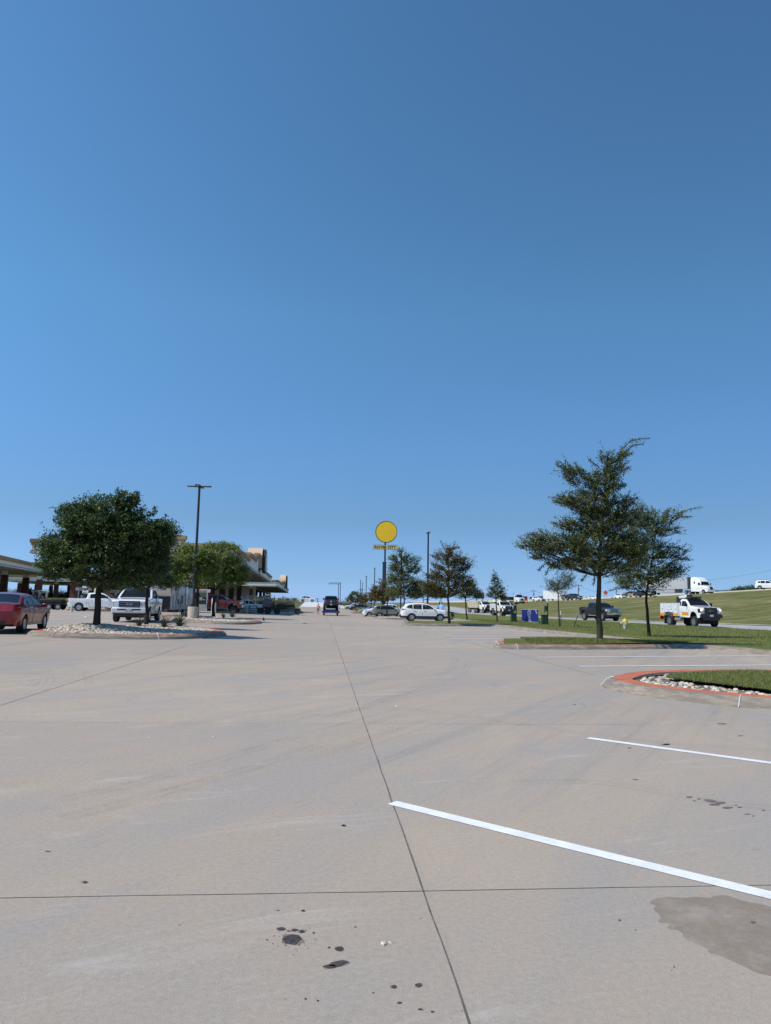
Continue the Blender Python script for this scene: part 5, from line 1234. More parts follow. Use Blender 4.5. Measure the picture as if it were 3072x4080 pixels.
# ---- fuel dispensers and bollards
M_DISP = mat('dispenser_white', (.55, .55, .52), .5); M_SIGN_R = mat('sign_red', (.45, .03, .03), .5); M_YEL = mat('yellow_panel', (.55, .42, .04), .5)
def dispenser(p, yaw, label=None):
    r = empty('fuel_dispenser', p, yaw, label, 'fuel pump', 'fuel pumps under the canopies')
    mb = MB(); mb.box((0, 0, .12), (3.2, 1.2, .16), M_ISL, bev=.04); mb.build('island_base', r)
    mb = MB(); mb.box((0, 0, .55), (.95, .6, .75), M_STEEL, bev=.02); mb.box((0, 0, 1.35), (.95, .55, .9), M_BLACK, bev=.02); mb.build('cabinet', r)
    for s_ in (1, -1):
        mb = MB(); mb.box((-.12, s_*.285, 1.55), (.3, .02, .34), M_GREENSCR); mb.box((.2, s_*.285, 1.45), (.12, .02, .1), M_PLATE); mb.build('screen', r)
        mb = MB(); mb.lathe([(0, .01), (.17, .008)], M_YEL, 16, frame((-.15, s_*.305, .55), (1, 0, 0), (0, 0, 1), (0, s_, 0))); mb.build('round_badge', r)
        mb = MB(); mb.path([(.52, s_*.2, 1.6), (.62, s_*.34, 1.0), (.56, s_*.36, .5), (.5, s_*.3, 1.1)], .02, M_BLACK, 5); mb.build('hose', r)
    for x in (-.52, .52): mb = MB(); mb.box((x, 0, 1.2), (.08, .62, 2.1), M_DISP); mb.build('side_panel', r)
    mb = MB(); mb.box((0, 0, 2.42), (1.7, .5, .34), M_DISP, bev=.02); t = mb.build('topper_sign', r)
    for s_ in (1, -1): text_mesh("Buc-ee's", .27, M_SIGN_R, 'lettering', t, frame((0, s_*.26, 2.42), (-s_, 0, 0), (0, 0, 1), (0, s_, 0)), .005, .006)
    for x in (-1.45, 1.45): mb = MB(); mb.lathe([(.1, .1), (.1, 1.1), (.07, 1.17), (0, 1.18)], M_DISP, 12, Matrix.Translation((x, 0, 0))); mb.build('guard_post', r, smooth=40)
    return r
M_GREENSCR = mat('pale_notice', (.32, .40, .34), .5)
dl = ['fuel pump with red script sign above the profile white pickup, left of the trunk', 'fuel pump whose red script sign shows right of the big oak trunk', 'fuel pump beside the camper trailer, showing its black cabinet and round badge', 'fuel pump just behind the red pickup hood']
for (px, D, yw), lb in zip(((338, 82, 10), (452, 92, 10), (812, 80, 4), (1010, 112, 0)), dl): dispenser(pd(px, D), R(yw), lb)
r0 = dispenser(pd(1046, 140), 0, 'first and nearest fuel pump of the far row above the white pickup roof')
for px, D in ((1060, 160), (1070, 178), (1078, 196), (984, 124)):
    c = copy_tree(r0); c.location = pd(px, D); c['label'] = {1060: 'second fuel pump of the far row left of the black flatbed', 1070: 'third fuel pump of the far row, above the flatbed deck', 1078: 'last and smallest fuel pump of the far row by the flatbed', 984: 'fuel pump just left of the white pickup behind the red one'}[px]
r1 = copy_tree(r0); r1.location = pd(178, 120); r1['label'] = 'fuel pump seen over the hood of the red sedan'
r1 = copy_tree(r0); r1.location = pd(150, 132); r1['label'] = 'fuel pump seen past the rear pillar of the red sedan'
def bollard(p, label, h=1.0, r=.12, m=None):
    mb = MB(); mb.lathe([(r, -.1), (r, h), (r*.7, h+.07), (0, h+.09)], m or mat('bollard_paint', (.50, .46, .37), .6), 14); o = mb.build('bollard', None, 40, p); return tag(o, label, 'bollard')
bollard(at(285, 2437.5), 'short concrete post under the rear bumper of the profile white pickup', .58)
bollard(pd(856, 71.5), 'pale post left of the twin oak trunk by the fuel pump', 1.5, .16); bollard(pd(992, 97), 'pale post between the red pickup and the black flatbed')

# ============================================================ POLES
def lamp_post(p, h, label, heads=4, base=True, ry=0, r0=.085, group='area lights on tall poles', w=1.0):
    r = empty('lamp_post', p, ry, label, 'lamp post', group)
    zb_ = 0
    if base: mb = MB(); mb.lathe([(.36, -.2), (.36, .78), (.33, .82), (0, .82)], M_ISL, 24); mb.build('concrete_base', r, smooth=40); zb_ = .82; mb = MB(); mb.box((0, 0, .86), (.42, .42, .06), M_POLE); mb.box((0, 0, .95), (.24, .24, .16), M_POLE); mb.build('base_plate', r)
    mb = MB(); mb.tube((0, 0, zb_), (0, 0, h), r0, r0*.8, M_POLE, 10); mb.build('pole', r, smooth=40)
    for k in range(heads):
        a = math.pi*2*k/4 if heads != 2 else math.pi*(k+.5); c, s_ = math.cos(a), math.sin(a); M = Matrix.Rotation(a, 4, 'Z')
        m = MB(); P = [(.05, -.07), (.25, -.13), (.62, -.17), (.80, -.13), (.84, 0), (.80, .13), (.62, .17), (.25, .13), (.05, .07)]
        m.prism([(x*w, y) for x, y in P], .06, M_POLE, Matrix.Translation((0, 0, h-.03)) @ M); hd = m.build('lamp_head', r)
        m = MB(); m.box((.56*w, 0, h-.035), (.32*w, .22, .012), mat('led_lens', (.5, .52, .52), .3), M=None) if False else m.quads([M @ Vector(v)+Vector((0, 0, h-.036)) for v in ((.4*w, -.1, 0), (.74*w, -.1, 0), (.74*w, .1, 0), (.4*w, .1, 0))], [(3, 2, 1, 0)], mat('led_lens', (.5, .52, .52), .3)); m.build('lens', hd)
    m = MB(); m.box((0, 0, h), (.2, .2, .22), M_POLE, bev=.03); m.build('hub', r)
    return r
lamp_post(at(768, 2466, .12), 9.05, 'tall dark lamp post with four flat heads on a concrete cylinder among the small oaks', ry=R(-3), r0=.10)
def topz(px, D, ytop):      # height above the ground of a thing whose top is seen at ytop
    p = pd(px, D); z = p.z
    for _ in range(30):
        x, y = proj((p.x, p.y, z)); z += (y-ytop)*D/FPX
    return z-p.z
for px, D, yt, lb in ((1710, 79, 2123, 'dark lamp post rising between the two bushy trees right of the round sign'), (1603, 106, 2197, 'lamp post whose head pokes out of the top of the dark dense tree'), (1530, 128, 2241, 'lamp post just left of the thick lower shaft of the round sign'), (1497, 152, 2264, 'lamp post second to the left of the round sign pole'),
                      (1464, 180, 2296, 'lamp post third to the left of the round sign pole'), (1441, 205, 2313, 'lamp post right behind the round bushy tree'), (1450, 225, 2322, 'shorter far lamp post squeezed between two taller ones')):
    lamp_post(pd(px, D), topz(px, D, yt), lb, 2, False, r0=.11)
for px, D, yt, lb in ((1354, 175, 2327, 'single arm street light right of the lifted black pickup, the left of the pair'), (1361, 170, 2323, 'single arm street light right of the lifted black pickup, the right of the pair')):
    o = lamp_post(pd(px, D), topz(px, D, yt), lb, 0, False, group='street lights right of the lifted black pickup'); h = topz(px, D, yt)
    m = MB(); m.path([(0, 0, h-.1), (-.5, 0, h+.02), (-2.2, 0, h)], .06, M_POLE); m.build('arm', o); m = MB(); m.box((-2.3, 0, h), (.7, .3, .1), M_POLE, bev=.03); m.build('lamp_head', o)
for px, D, yt, lb in ((1100, 260, 2372, 'thin bare pole over the weeds, left of the two'), (1132, 260, 2372, 'thin bare pole over the weeds, right of the two')):
    m = MB(); hh = topz(px, D, yt); m.tube((0, 0, 0), (0, 0, hh), .12, .10, M_POLE, 6); o = m.build('thin_pole', None, None, pd(px, D)); tag(o, lb, 'pole')

# ---- the tall sign
SD = 205; sp_ = pd(1537, SD); hs = lambda y: topz(1537, SD, y)
ts = empty('tower_sign', sp_, R(-5), 'round yellow sign high on a dark pole above a narrow plate reading ROYSE CITY', 'sign')
zt = hs(2240); k = FPX/SD
m = MB(); m.tube((0, 0, -1), (0, 0, zt), 6.2/k, 5.6/k, M_POLE, 16); m.tube((0, 0, zt-.3), (0, 0, zt), 7/k, 7/k, M_POLE, 16); m.tube((0, 0, zt), (0, 0, hs(2140)), 3.4/k, 3.0/k, M_POLE, 12); m.build('shaft', ts, smooth=40)
zc = hs(2119.5); rr = 43.5/k; M = frame((.25, -.3, zc), (1, 0, 0), (0, 0, 1), (0, -1, 0))
m = MB(); m.lathe([(rr, -.5), (rr, .42), (rr*.955, .46), (rr*.955, .40), (0, .40)], mat('sign_rim', (.02, .05, .045), .5), 48, M); dsc = m.build('round_cabinet', ts, smooth=30)
m = MB(); m.lathe([(rr*.95, .41), (0, .43)], mat('sign_yellow', (.95, .58, .015), .5, noise=(.5, .05)), 48, M); m.build('yellow_face', dsc)
za, zb2 = hs(2171.5), hs(2189); wS = 96/k; zc2 = (za+zb2)/2; hS = za-zb2
m = MB(); m.box((.05, -.35, zc2), (wS, .5, hS), MATS['sign_rim']); pl = m.build('name_plate', ts)
m = MB(); m.box((.05, -.62, zc2), (wS*.97, .06, hS*.84), mat('sign_cream', (.80, .64, .22), .5)); m.build('plate_face', pl)
tl_ = text_mesh('ROYSE CITY', 1.0, mat('sign_brown', (.03, .014, .008), .6), 'lettering', pl, Matrix.Identity(4), .01, .035)
vx = [v.co.x for v in tl_.data.vertices]; vy = [v.co.y for v in tl_.data.vertices]; fx_ = .90*wS/(max(vx)-min(vx)); fy_ = .60*hS/(max(vy)-min(vy)); cx_ = (max(vx)+min(vx))/2; cy_ = (max(vy)+min(vy))/2
tl_.data.transform(frame((.05, -.675, zc2), (1, 0, 0), (0, 0, 1), (0, -1, 0)) @ Matrix.Diagonal((fx_, fy_, 1, 1)) @ Matrix.Translation((-cx_, -cy_, 0)))

# ---- utility poles and wires
M_WOOD = mat('pole_wood', (.13, .11, .095), .9, noise=(3, .2)); M_WIRE = mat('wire', (.05, .05, .055), .6)
tops = []
for px, D, yt, lb in ((2312, 262, 2327, 'tall wooden utility pole beside the charcoal pickup'), (2132, 330, 2350, 'wooden utility pole above the small white car on the highway'), (2015, 420, 2359, 'wooden utility pole above the bucket truck'),
                      (2463, 330, 2337, 'wooden utility pole between the yellow diamond sign and the tan sedan'), (1271, 330, 2382, 'distant wooden utility pole over the crest of the ramp'), (1445, 300, 2345, 'thin utility pole behind the round bushy tree')):
    p = pd(px, D); h = topz(px, D, yt); r = empty('utility_pole', p, R(-12), lb, 'utility pole', 'utility poles along the highway')
    m = MB(); m.tube((0, 0, -1), (0, 0, h), .20, .13, M_WOOD, 8); m.build('pole', r); m = MB(); m.box((0, 0, h-.5), (2.6, .14, .16), M_WOOD); m.build('crossarm', r)
    m = MB(); m.tube((.35, .1, h-2.4), (.35, .1, h-1.5), .18, .18, M_STEEL, 8); m.build('transformer', r)
    for x in (-1.2, 0, 1.2): m = MB(); m.tube((x, 0, h-.42), (x, 0, h-.2), .05, .04, M_STEEL, 6); m.build('insulator', r)
    tops.append(p+Vector((0, 0, h-.4)))
def wire(a, b, sag, label, dz=0):
    pts = [a.lerp(b, i/16)+Vector((0, 0, dz-sag*4*(i/16)*(1-i/16))) for i in range(17)]; m = MB(); m.path(pts, .035, M_WIRE, 4); tag(m.build('power_line'), label, 'power line', 'power lines between the poles')
wire(tops[2], tops[1], 1.5, 'power line left of the small white car'); wire(tops[1], tops[0], 2.2, 'power line between the bare pole and the tall pole'); wire(tops[0], tops[3]+Vector((0, 0, 0)), 2.2, 'power line crossing behind the tall elm trunk')
e = pd(3500, 300); wire(tops[3], Vector((e.x, e.y, tops[3].z+18)), 5, 'upper thin power line over the semi truck and the hedge', 1.5); wire(tops[3], Vector((e.x, e.y, tops[3].z+12)), 6, 'lower thin power line over the hedge')
# ---- barrier along the highway
m = MB(); yb = [-80+6*i for i in range(150)]; sec = [(-.35, 0), (-.35, .12), (-.16, .4), (-.10, 1.5), (.10, 1.5), (.16, .4), (.35, .12), (.35, 0)]
V = [(102+x, y, H(102, y)+.14+z) for y in yb for x, z in sec]; n = len(sec)
m.quads(V, [(j*n+i, j*n+i+1, (j+1)*n+i+1, (j+1)*n+i) for j in range(len(yb)-1) for i in range(n-1)], mat('barrier_concrete', (.55, .47, .36), .9, noise=(.25, .1)))
tag(m.build('median_barrier'), 'long low tan concrete barrier running along the highway crest', 'barrier')
# ---- signs on the skyline
def diamond(px, D, yc, rpx, face, edge, label, legs=True):
    k = FPX/D; p = pd(px, D); h = topz(px, D, yc); r = empty('road_sign', p, R(-8), label, 'road sign'); s_ = rpx/k
    m = MB(); m.prism([(s_*1.1, 0), (0, s_*1.1), (-s_*1.1, 0), (0, -s_*1.1)], .04, edge, frame((0, 0, h), (1, 0, 0), (0, 0, 1), (0, -1, 0))); pn = m.build('panel', r)
    m = MB(); m.prism([(s_, 0), (0, s_), (-s_, 0), (0, -s_)], .02, face, frame((0, -.045, h), (1, 0, 0), (0, 0, 1), (0, -1, 0))); m.build('face', pn)
    for x in ((-s_*.5, s_*.5) if legs else (0,)): m = MB(); m.tube((x, .05, -.3), (x, .05, h-s_*.4), .05, .05, M_STEEL, 6); m.build('post', r)
    return r
diamond(2421, 200, 2361, 9.2, mat('sign_orange', (.70, .09, .02), .5), mat('sign_edge', (.7, .45, .4), .5), 'bright orange diamond sign on two thin legs on the skyline')
diamond(2447, 240, 2384, 5.5, mat('sign_ochre', (.42, .30, .08), .5), mat('sign_edge2', (.5, .42, .3), .5), 'small dull yellow diamond sign just above the barrier')
def board(px, D, y0, y1, w, col, label, rows):
    k = FPX/D; p = pd(px, D); za, zb_ = topz(px, D, y0), topz(px, D, y1); r = empty('billboard', p, R(-8), label, 'billboard'); W_ = w/k
    m = MB(); m.box((0, 0, (za+zb_)/2), (W_, .5, za-zb_), mat('board_edge', (.05, .05, .06), .6)); pn = m.build('panel', r)
    m = MB(); H_ = za-zb_
    for f0, f1, x0, x1, c in rows: m.quads([((x0-.5)*W_, -.27, zb_+H_*f0), ((x1-.5)*W_, -.27, zb_+H_*f0), ((x1-.5)*W_, -.27, zb_+H_*f1), ((x0-.5)*W_, -.27, zb_+H_*f1)], [(0, 1, 2, 3)], c)
    m.build('poster', pn)
    for x in (-.3, .3): m = MB(); m.tube((x*W_, .3, -.5), (x*W_, .3, zb_+.2), .2, .2, M_STEEL, 6); m.build('post', r)
    return r, W_, za, zb_
cR = mat('board_red', (.32, .05, .07), .6); cN = mat('board_navy', (.02, .04, .14), .6); cW = mat('board_white', (.5, .48, .5), .6); cM = mat('board_maroon', (.09, .02, .02), .6)
r, W_, za, zb_ = board(1917, 300, 2361, 2385, 37, cR, 'red and navy billboard behind the branches left of the conical sapling', [(.03, .33, .02, .98, cN), (.335, .97, .02, .98, cR)])
text_mesh('GAS', (za-zb_)*.42, cW, 'lettering', r, frame((0, -.3, zb_+(za-zb_)*.74), (1, 0, 0), (0, 0, 1), (0, -1, 0)), .004, .02)
board(2094, 262, 2376, 2390, 27, cM, 'small dark maroon board behind the truck with exhaust stacks', [(.05, .95, .03, .97, cM)])
board(1341, 190, 2390, 2424, 16, cN, 'navy blue board standing behind the lifted black pickup', [(.05, .95, .05, .95, cN)])
# traffic drum
m = MB(); m.lathe([(.35, 0), (.33, .1), (.28, .12), (.24, 1.05), (0, 1.1)], M_ORNG, 12); m.lathe([(.275, .35), (.262, .55)], M_PLATE, 12); tag(m.build('traffic_drum', None, 40, pd(2106, 236, HWO)), 'orange and white traffic drum on the highway beside the exhaust stack truck', 'traffic drum')

# ============================================================ PARK STRIP THINGS
M_GRN = mat('station_green', (.012, .05, .032), .5)
def dog_station(base, label):
    r = empty('waste_station', base, 0, label, 'dog waste station', 'dog waste stations on the verge')
    m = MB(); m.box((0, 0, .95), (.07, .07, 2.0), M_GRN); m.build('post', r); m = MB(); m.box((-.17, -.02, 1.42), (.2, .2, .42), M_GRN, bev=.02); m.build('bag_box', r)
    m = MB(); m.box((-.24, -.02, 1.14), (.10, .08, .1), M_BLACK); m.build('bag', r); m = MB(); m.box((-.30, 0, .52), (.42, .38, .72), M_GRN, bev=.03); m.box((-.30, 0, .90), (.46, .42, .05), M_GRN); m.build('bin', r)
    return r
dog_station(at(2057, 2482.5), 'green dog waste post and bin left of the blue sign'); 
m = MB(); m.box((0, 0, .12), (.05, .025, .26), mat('cap_white', (.7, .72, .7), .5)); 
w1_ = dog_station(at(2183, 2496), 'green dog waste post and bin right of the blue sign')
m = MB(); m.box((0, 0, 2.05), (.08, .08, .3), MATS['cap_white']); m.build('post_cap', w1_)
# blue sign
b0, b1 = at(2080.5, 2484), at(2142.5, 2488.5); d = b1-b0; r = empty('notice_sign', b0, math.atan2(d.y, d.x), 'dark blue sign with a white dog outline on two thin legs in the verge', 'sign'); w = d.length
q = FPX/((b0-CAM).length); hz = lambda y: (2486-y)/q
m = MB(); m.box((w/2, 0, (hz(2431)+hz(2478))/2), (w+.06, .03, hz(2431)-hz(2478)), mat('sign_blue', (.008, .022, .16), .45)); pn = m.build('panel', r)
for x in (0, w): m = MB(); m.box((x, .03, hz(2430)/2), (.04, .04, hz(2430)+.1), M_STEEL); m.build('leg', r)
m = MB(); hh = hz(2478)
for q4 in (((0-.03, -.004, hh), (w+.03, .004, hh+.03)), ((-.03, -.004, hz(2431)-.03), (w+.03, .004, hz(2431)))): m.box(((q4[0][0]+q4[1][0])/2, -.018, (q4[0][2]+q4[1][2])/2), (w+.06, .01, .025), mat('sign_white', (.5, .55, .66), .5))
m.build('border', pn)
for tx, zf, sz in (('IF YOUR DOG', .90, .085), ('DECIDES TO POOP....', .80, .085), ('PLEASE BEND', .155, .085), ('DOWN AND SCOOP!', .055, .085)):
    text_mesh(tx, sz, MATS['sign_white'], 'lettering', pn, frame((w/2, -.020, hh+(hz(2431)-hh)*zf), (1, 0, 0), (0, 0, 1), (0, -1, 0)), .003, .002)
D_ = [(-.30, .30), (-.33, .38), (-.29, .36), (-.26, .26), (.0, .26), (.08, .30), (.14, .45), (.19, .36), (.27, .30), (.26, .24), (.18, .23), (.13, .2), (.13, -.06), (.15, -.1), (.03, -.1), (.05, .12), (-.08, .14), (-.13, .08), (-.11, -.1), (-.26, -.1), (-.27, .1), (-.29, .2)]
m = MB(); zc = hh+(hz(2431)-hh)*.37; pts = [(w/2+x*.95, -.022, zc+z*.95) for x, z in D_]+[(w/2+D_[0][0]*.95, -.022, zc+D_[0][1]*.95)]
for a, b in zip(pts, pts[1:]): m.tube(a, b, .013, .013, MATS['sign_white'], 4)
m.build('dog_outline', pn)
# leaning stakes, sapling stakes
def stake(b, t, label, cap=True):
    m = MB(); b = Vector(b); t = Vector(t); m.tube((0, 0, -.1), t-b, .026, .026, M_GRN if cap else M_WOOD, 6); o = m.build('stake', None, None, b)
    if cap: m = MB(); d = (t-b); m.tube(d*.78, d*1.01, .045, .045, MATS['cap_white'], 8); m.build('cap', o)
    return tag(o, label, 'stake', 'stakes in the verge')
def upat(px, py, base):    # the point above base's depth plane seen at px,py
    d = ray(px, py); t = (base-CAM).dot(_f)/d.dot(_f); return CAM+d*t
b = at(2157, 2496); stake(b, upat(2135, 2432, b), 'white capped metal stake leaning across the right edge of the blue sign')
b = at(2282, 2507); stake(b, upat(2306, 2440, b), 'white capped metal stake leaning towards the black pickup')
b = at(2236, 2500); stake(b, upat(2234, 2436, b), 'upright white capped stake right beside the thin leaning sapling')
b = at(2306, 2507.5); m = MB(); m.lathe([(.07, -.05), (.07, .16), (.035, .22), (.03, .32), (0, .33)], M_BLACK, 10); tag(m.build('irrigation_riser', None, 40, b), 'small black pipe stub in the verge right of the leaning stake', 'pipe')
b = at(1898, 2479.5); m = MB(); m.lathe([(.16, -.02), (.11, .1), (.03, .18), (0, .2)], M_BLACK, 8); tag(m.build('irrigation_riser', None, 40, b), 'small dark cone in the grass left of the conical sapling', 'pipe')
b = at(1010, 2474, .1); m = MB(); m.lathe([(.10, 0), (.09, .05), (.03, .1), (.03, .22), (0, .24)], mat('rusty_cap', (.12, .07, .04), .7), 8); tag(m.build('cleanout_cap', None, 40, b+Vector((.35, .2, .05))), 'small rusty cap on the red tip of the farther left island', 'pipe') if False else None
m = MB(); m.lathe([(.10, 0), (.09, .05), (.03, .1), (.03, .22), (0, .24)], mat('rusty_cap', (.12, .07, .04), .7), 8); tag(m.build('cleanout_cap', None, 40, at(1050, 2472, .15)), 'small rusty cap on the red tip of the farther left island', 'pipe')
# hydrant
hy = empty('fire_hydrant', at(2491, 2513, .02), R(-15), 'silver fire hydrant with a yellow bonnet on the verge', 'fire hydrant'); M_HS = mat('hydrant_silver', (.36, .42, .46), .45, .3, noise=(6, .1)); M_HY = mat('hydrant_yellow', (.62, .50, .10), .5)
m = MB(); m.lathe([(.20, -.02), (.20, .04), (.15, .06), (.135, .1), (.135, .56), (.17, .57), (.17, .60)], M_HS, 20); m.build('barrel', hy, smooth=35)
m = MB(); m.lathe([(.17, .60), (.185, .62), (.17, .68), (.12, .76), (.05, .80), (.04, .86), (0, .87)], M_HY, 20); m.build('bonnet', hy, smooth=35)
for a_, r_ in ((math.pi, .10), (math.pi/2+math.pi, .12), (0, .085)):
    v = Vector((math.cos(a_), math.sin(a_), 0)); m = MB(); m.tube(v*.1+Vector((0, 0, .5)), v*.24+Vector((0, 0, .5)), r_*.75, r_*.75, M_HS, 12); m.tube(v*.235+Vector((0, 0, .5)), v*.30+Vector((0, 0, .5)), r_*.9, r_*.8, M_HY, 12); m.build('outlet_cap', hy, smooth=35)
m = MB(); m.path([(-.28, -.02, .45), (-.30, -.06, .28), (-.22, -.1, .16), (-.14, -.1, .13)], .012, M_BLACK, 5); m.build('chain', hy)
# portable crash cushion / hazard gear over the weeds
for px, D, yb, w, h_, mt, lb in ((1116, 262, 0, 1.9, 1.5, M_ORNG, 'orange machine half hidden over the weeds'), (1150, 262, 0, 2.4, 1.3, P_WHITE, 'pale machine with a dark roof over the weeds'), (1178, 258, 0, 2.0, 1.2, P_DKGREY, 'dark box trailer over the weeds beside the ramp'), (1086, 262, 0, 2.0, 1.0, M_ORNG, 'orange machine left of the thin bare pole')):
    r = empty('site_machine', pd(px, D), R(5), lb, 'construction machine'); z = topz(px, D, 2400) 
    m = MB(); m.box((0, 0, z*.5+.5), (w, 1.6, z), mt, bev=.15); m.build('body', r, smooth=40); m = MB(); m.box((.2, 0, z+.9), (w*.5, 1.3, .9), M_DARK, bev=.1); m.build('cab', r, smooth=40); m = MB(); m.box((.2, 0, z+1.42), (w*.6, 1.5, .12), mt); m.build('roof', r)
# ============================================================ TREES
def leaves(mb, pts, n, ls, spread, m, rng, sag=0):
    """leaf quads scattered along the list of (point, radius)"""
    V = []; F = []; k = len(pts); R_ = rng.random; U = rng.uniform
    for i in range(n):
        p, q, r = pts[int(R_()*k)]; t = R_()
        x = p.x+(q.x-p.x)*t+rng.gauss(0, r); y = p.y+(q.y-p.y)*t+rng.gauss(0, r); z = p.z+(q.z-p.z)*t+rng.gauss(0, r*.8)
        a = U(0, 6.283); e = U(-1.0, .9); l = ls*U(.6, 1.25); w = l*.52
        dx, dy, dz = math.cos(a)*math.cos(e)*l, math.sin(a)*math.cos(e)*l, math.sin(e)*l
        b = a+1.57+U(-.6, .6); t2 = U(-.7, .7); sx, sy, sz = math.cos(b)*w*.5, math.sin(b)*w*.5, t2*w*.5; j = len(V)
        V += [(x, y, z), (x+dx*.5+sx, y+dy*.5+sy, z+dz*.5+sz), (x+dx, y+dy, z+dz), (x+dx*.5-sx, y+dy*.5-sy, z+dz*.5-sz)]; F.append((j, j+1, j+2, j+3))
    b = len(mb.v); mb.v += V; mb.f += [tuple(b+i for i in f) for f in F]; mb.mi += [mb.mid(m)]*len(F)
def tree(name, base, trunk_px, blobs, nleaf, ls, lm, label, bk=M_BARK2, seed=1, group=None, twig=.45, spikes=(), lean=(0, 0), up=.35, depth=.9, fork=None, wild=.35, twr=.05):
    """blobs: (px, py, rx, ry, weight) as seen in the photograph at the tree's own distance"""
    rng = random.Random(seed); D = (base-CAM).dot(_f); s = D/FPX
    r = empty(name, base, 0, label, 'tree', group)
    W3 = lambda px, py, dd=0: (CAM+ray(px, py)*((base-CAM).dot(_f)/ray(px, py).dot(_f)))+_f0*dd-base
    B = []
    for b in blobs: c = W3(b[0], b[1]); B.append((c, b[2]*s, b[3]*s, b[4] if len(b) > 4 else 1))
    top = max(B, key=lambda q: q[0].z); tw, ty = trunk_px; tt = W3(*ty) if isinstance(ty, tuple) else Vector((0, 0, ty))
    tk = MB(); r0 = tw*s/2; pts = []; rad = []
    end = Vector((top[0].x*.8, top[0].y, top[0].z+top[2]*.2))
    for i in range(15):
        t = i/14; z = end.z*t; f = min(1, z/max(.1, tt.z))
        x = tt.x*f if z < tt.z else tt.x+(end.x-tt.x)*(z-tt.z)/(end.z-tt.z)
        pts.append(Vector((x+rng.uniform(-1, 1)*r0*.25*(t > 0), rng.uniform(-1, 1)*r0*.25, z-.08*(i == 0)))); rad.append(r0*(1.25 if i == 0 else 1.0-.32*f-.55*max(0, (z-tt.z)/(end.z-tt.z))))
    pts.insert(1, pts[0]+Vector((0, 0, .22))); rad.insert(1, r0*1.02)
    tk.path(pts, rad, bk, 9)
    axis = lambda z: min(pts, key=lambda q: abs(q.z-z))
    segs = []; cum = []; tot = 0
    for c, rx, rz, w in B: tot += w*rx*rz; cum.append(tot)
    nb = len(B)
    for c, rx, rz, w in B:      # main limbs
        z0 = max(tt.z*.96, min(end.z*.9, c.z-rz*.55-.25*abs(c.x))); a = axis(z0).copy()
        for k in range(2 if rx > .5 else 1):
            e = c+Vector((rng.uniform(-.5, .5)*rx, rng.uniform(-.6, .6)*rx*depth, rng.uniform(-.3, .5)*rz)); mid = a.lerp(e, .5)+Vector((0, 0, -.06*abs(e.x-a.x)))
            L_ = (e-a).length; tk.path([a, a.lerp(mid, .5), mid, mid.lerp(e, .5)+Vector((0, 0, .05)), e], [r0*.42*q for q in (1, .8, .6, .4, .2)], bk, 5)
    nt = int(nleaf/26)
    for i in range(nt):
        u = rng.random()*tot; k = 0
        while cum[k] < u: k += 1
        c, rx, rz, w = B[k]
        while True:
            v = Vector((rng.uniform(-1, 1), rng.uniform(-1, 1), rng.uniform(-1, 1)))
            if v.length < 1: break
        v = v*(.55+.45*rng.random())/max(v.length, .01) if rng.random() < .6 else v
        p = c+Vector((v.x*rx, v.y*rx*depth, v.z*rz))
        ax = axis(max(tt.z, p.z-.5)); o = Vector((p.x-ax.x, p.y-ax.y, 0))
        o = (o.normalized() if o.length > .05 else Vector((0, 0, 0)))+Vector((rng.uniform(-wild, wild), rng.uniform(-wild, wild), up+rng.uniform(-wild, wild)))
        l = twig*rng.uniform(.4, 1.3)*(1.5 if rng.random() < .1 else 1); q = p+o.normalized()*l
        segs.append((p, q, twr*rng.uniform(.5, 1.6)))
        if i % 3 == 0: tk.tube(p-o.normalized()*.25, q, .012+.004*(D > 60), .005, bk, 3, False)
    for sk in spikes:          # long arching twigs: px points
        P = [W3(px, py, rng.uniform(-.5, .5)*.4) for px, py in sk]; tk.path(P, [.02*(1-i/len(P))+.006 for i in range(len(P))], bk, 4)
        for a, b in zip(P, P[1:]): segs += [(a, b, .05)]*max(2, int((b-a).length*5))
    tk.build('trunk', r, smooth=60)
    cr = MB(); leaves(cr, segs, nleaf, ls, 0, lm, rng); cr.build('crown', r)
    return r
# left island oaks
tree('oak_tree', at(385, 2492, .30), (29, (392, 2300)), [(305, 2200, 120, 90, 1), (420, 2080, 150, 105, 1.1), (520, 2160, 150, 120, 1), (380, 2240, 190, 80, 1), (210, 2175, 42, 42, .8), (240, 2270, 70, 45, .8), (540, 2270, 120, 60, .9), (300, 2060, 60, 50, .8), (500, 1995, 55, 35, .8), (640, 2120, 55, 60, .8), (190, 2250, 20, 18, .6), (430, 2330, 120, 25, .6)],
     76000, .115, L_OAK, 'big round dark oak on the gravel mound of the left island', seed=3, twig=.36, wild=.5, spikes=[[(470, 2010), (466, 1975), (466, 1950)], [(525, 2010), (535, 1975), (545, 1960)], [(590, 2060), (612, 2040), (620, 2020)]], twr=.055)
tree('oak_tree', at(583, 2481, .20), (15, (583, 2340)), [(585, 2250, 90, 75, 1), (610, 2160, 80, 70, 1), (655, 2130, 40, 55, .8), (550, 2320, 60, 40, .9), (630, 2320, 60, 30, .8), (690, 2110, 14, 14, .4)],
     30000, .115, L_OAK, 'slim trunked dark oak in front of the white pickup, merged with the big oak', seed=5, twr=.06, twig=.33, wild=.5)
tree('oak_tree', at(786, 2463, .14), (14, (786, 2330)), [(765, 2230, 90, 55, 1), (700, 2270, 60, 45, 1), (820, 2250, 60, 60, 1), (690, 2320, 45, 25, .8), (780, 2310, 90, 30, .8), (735, 2190, 45, 25, .6)],
     32000, .12, L_OAK2, 'small round oak in front of the lamp post base', seed=7, twr=.06, twig=.3, wild=.5)
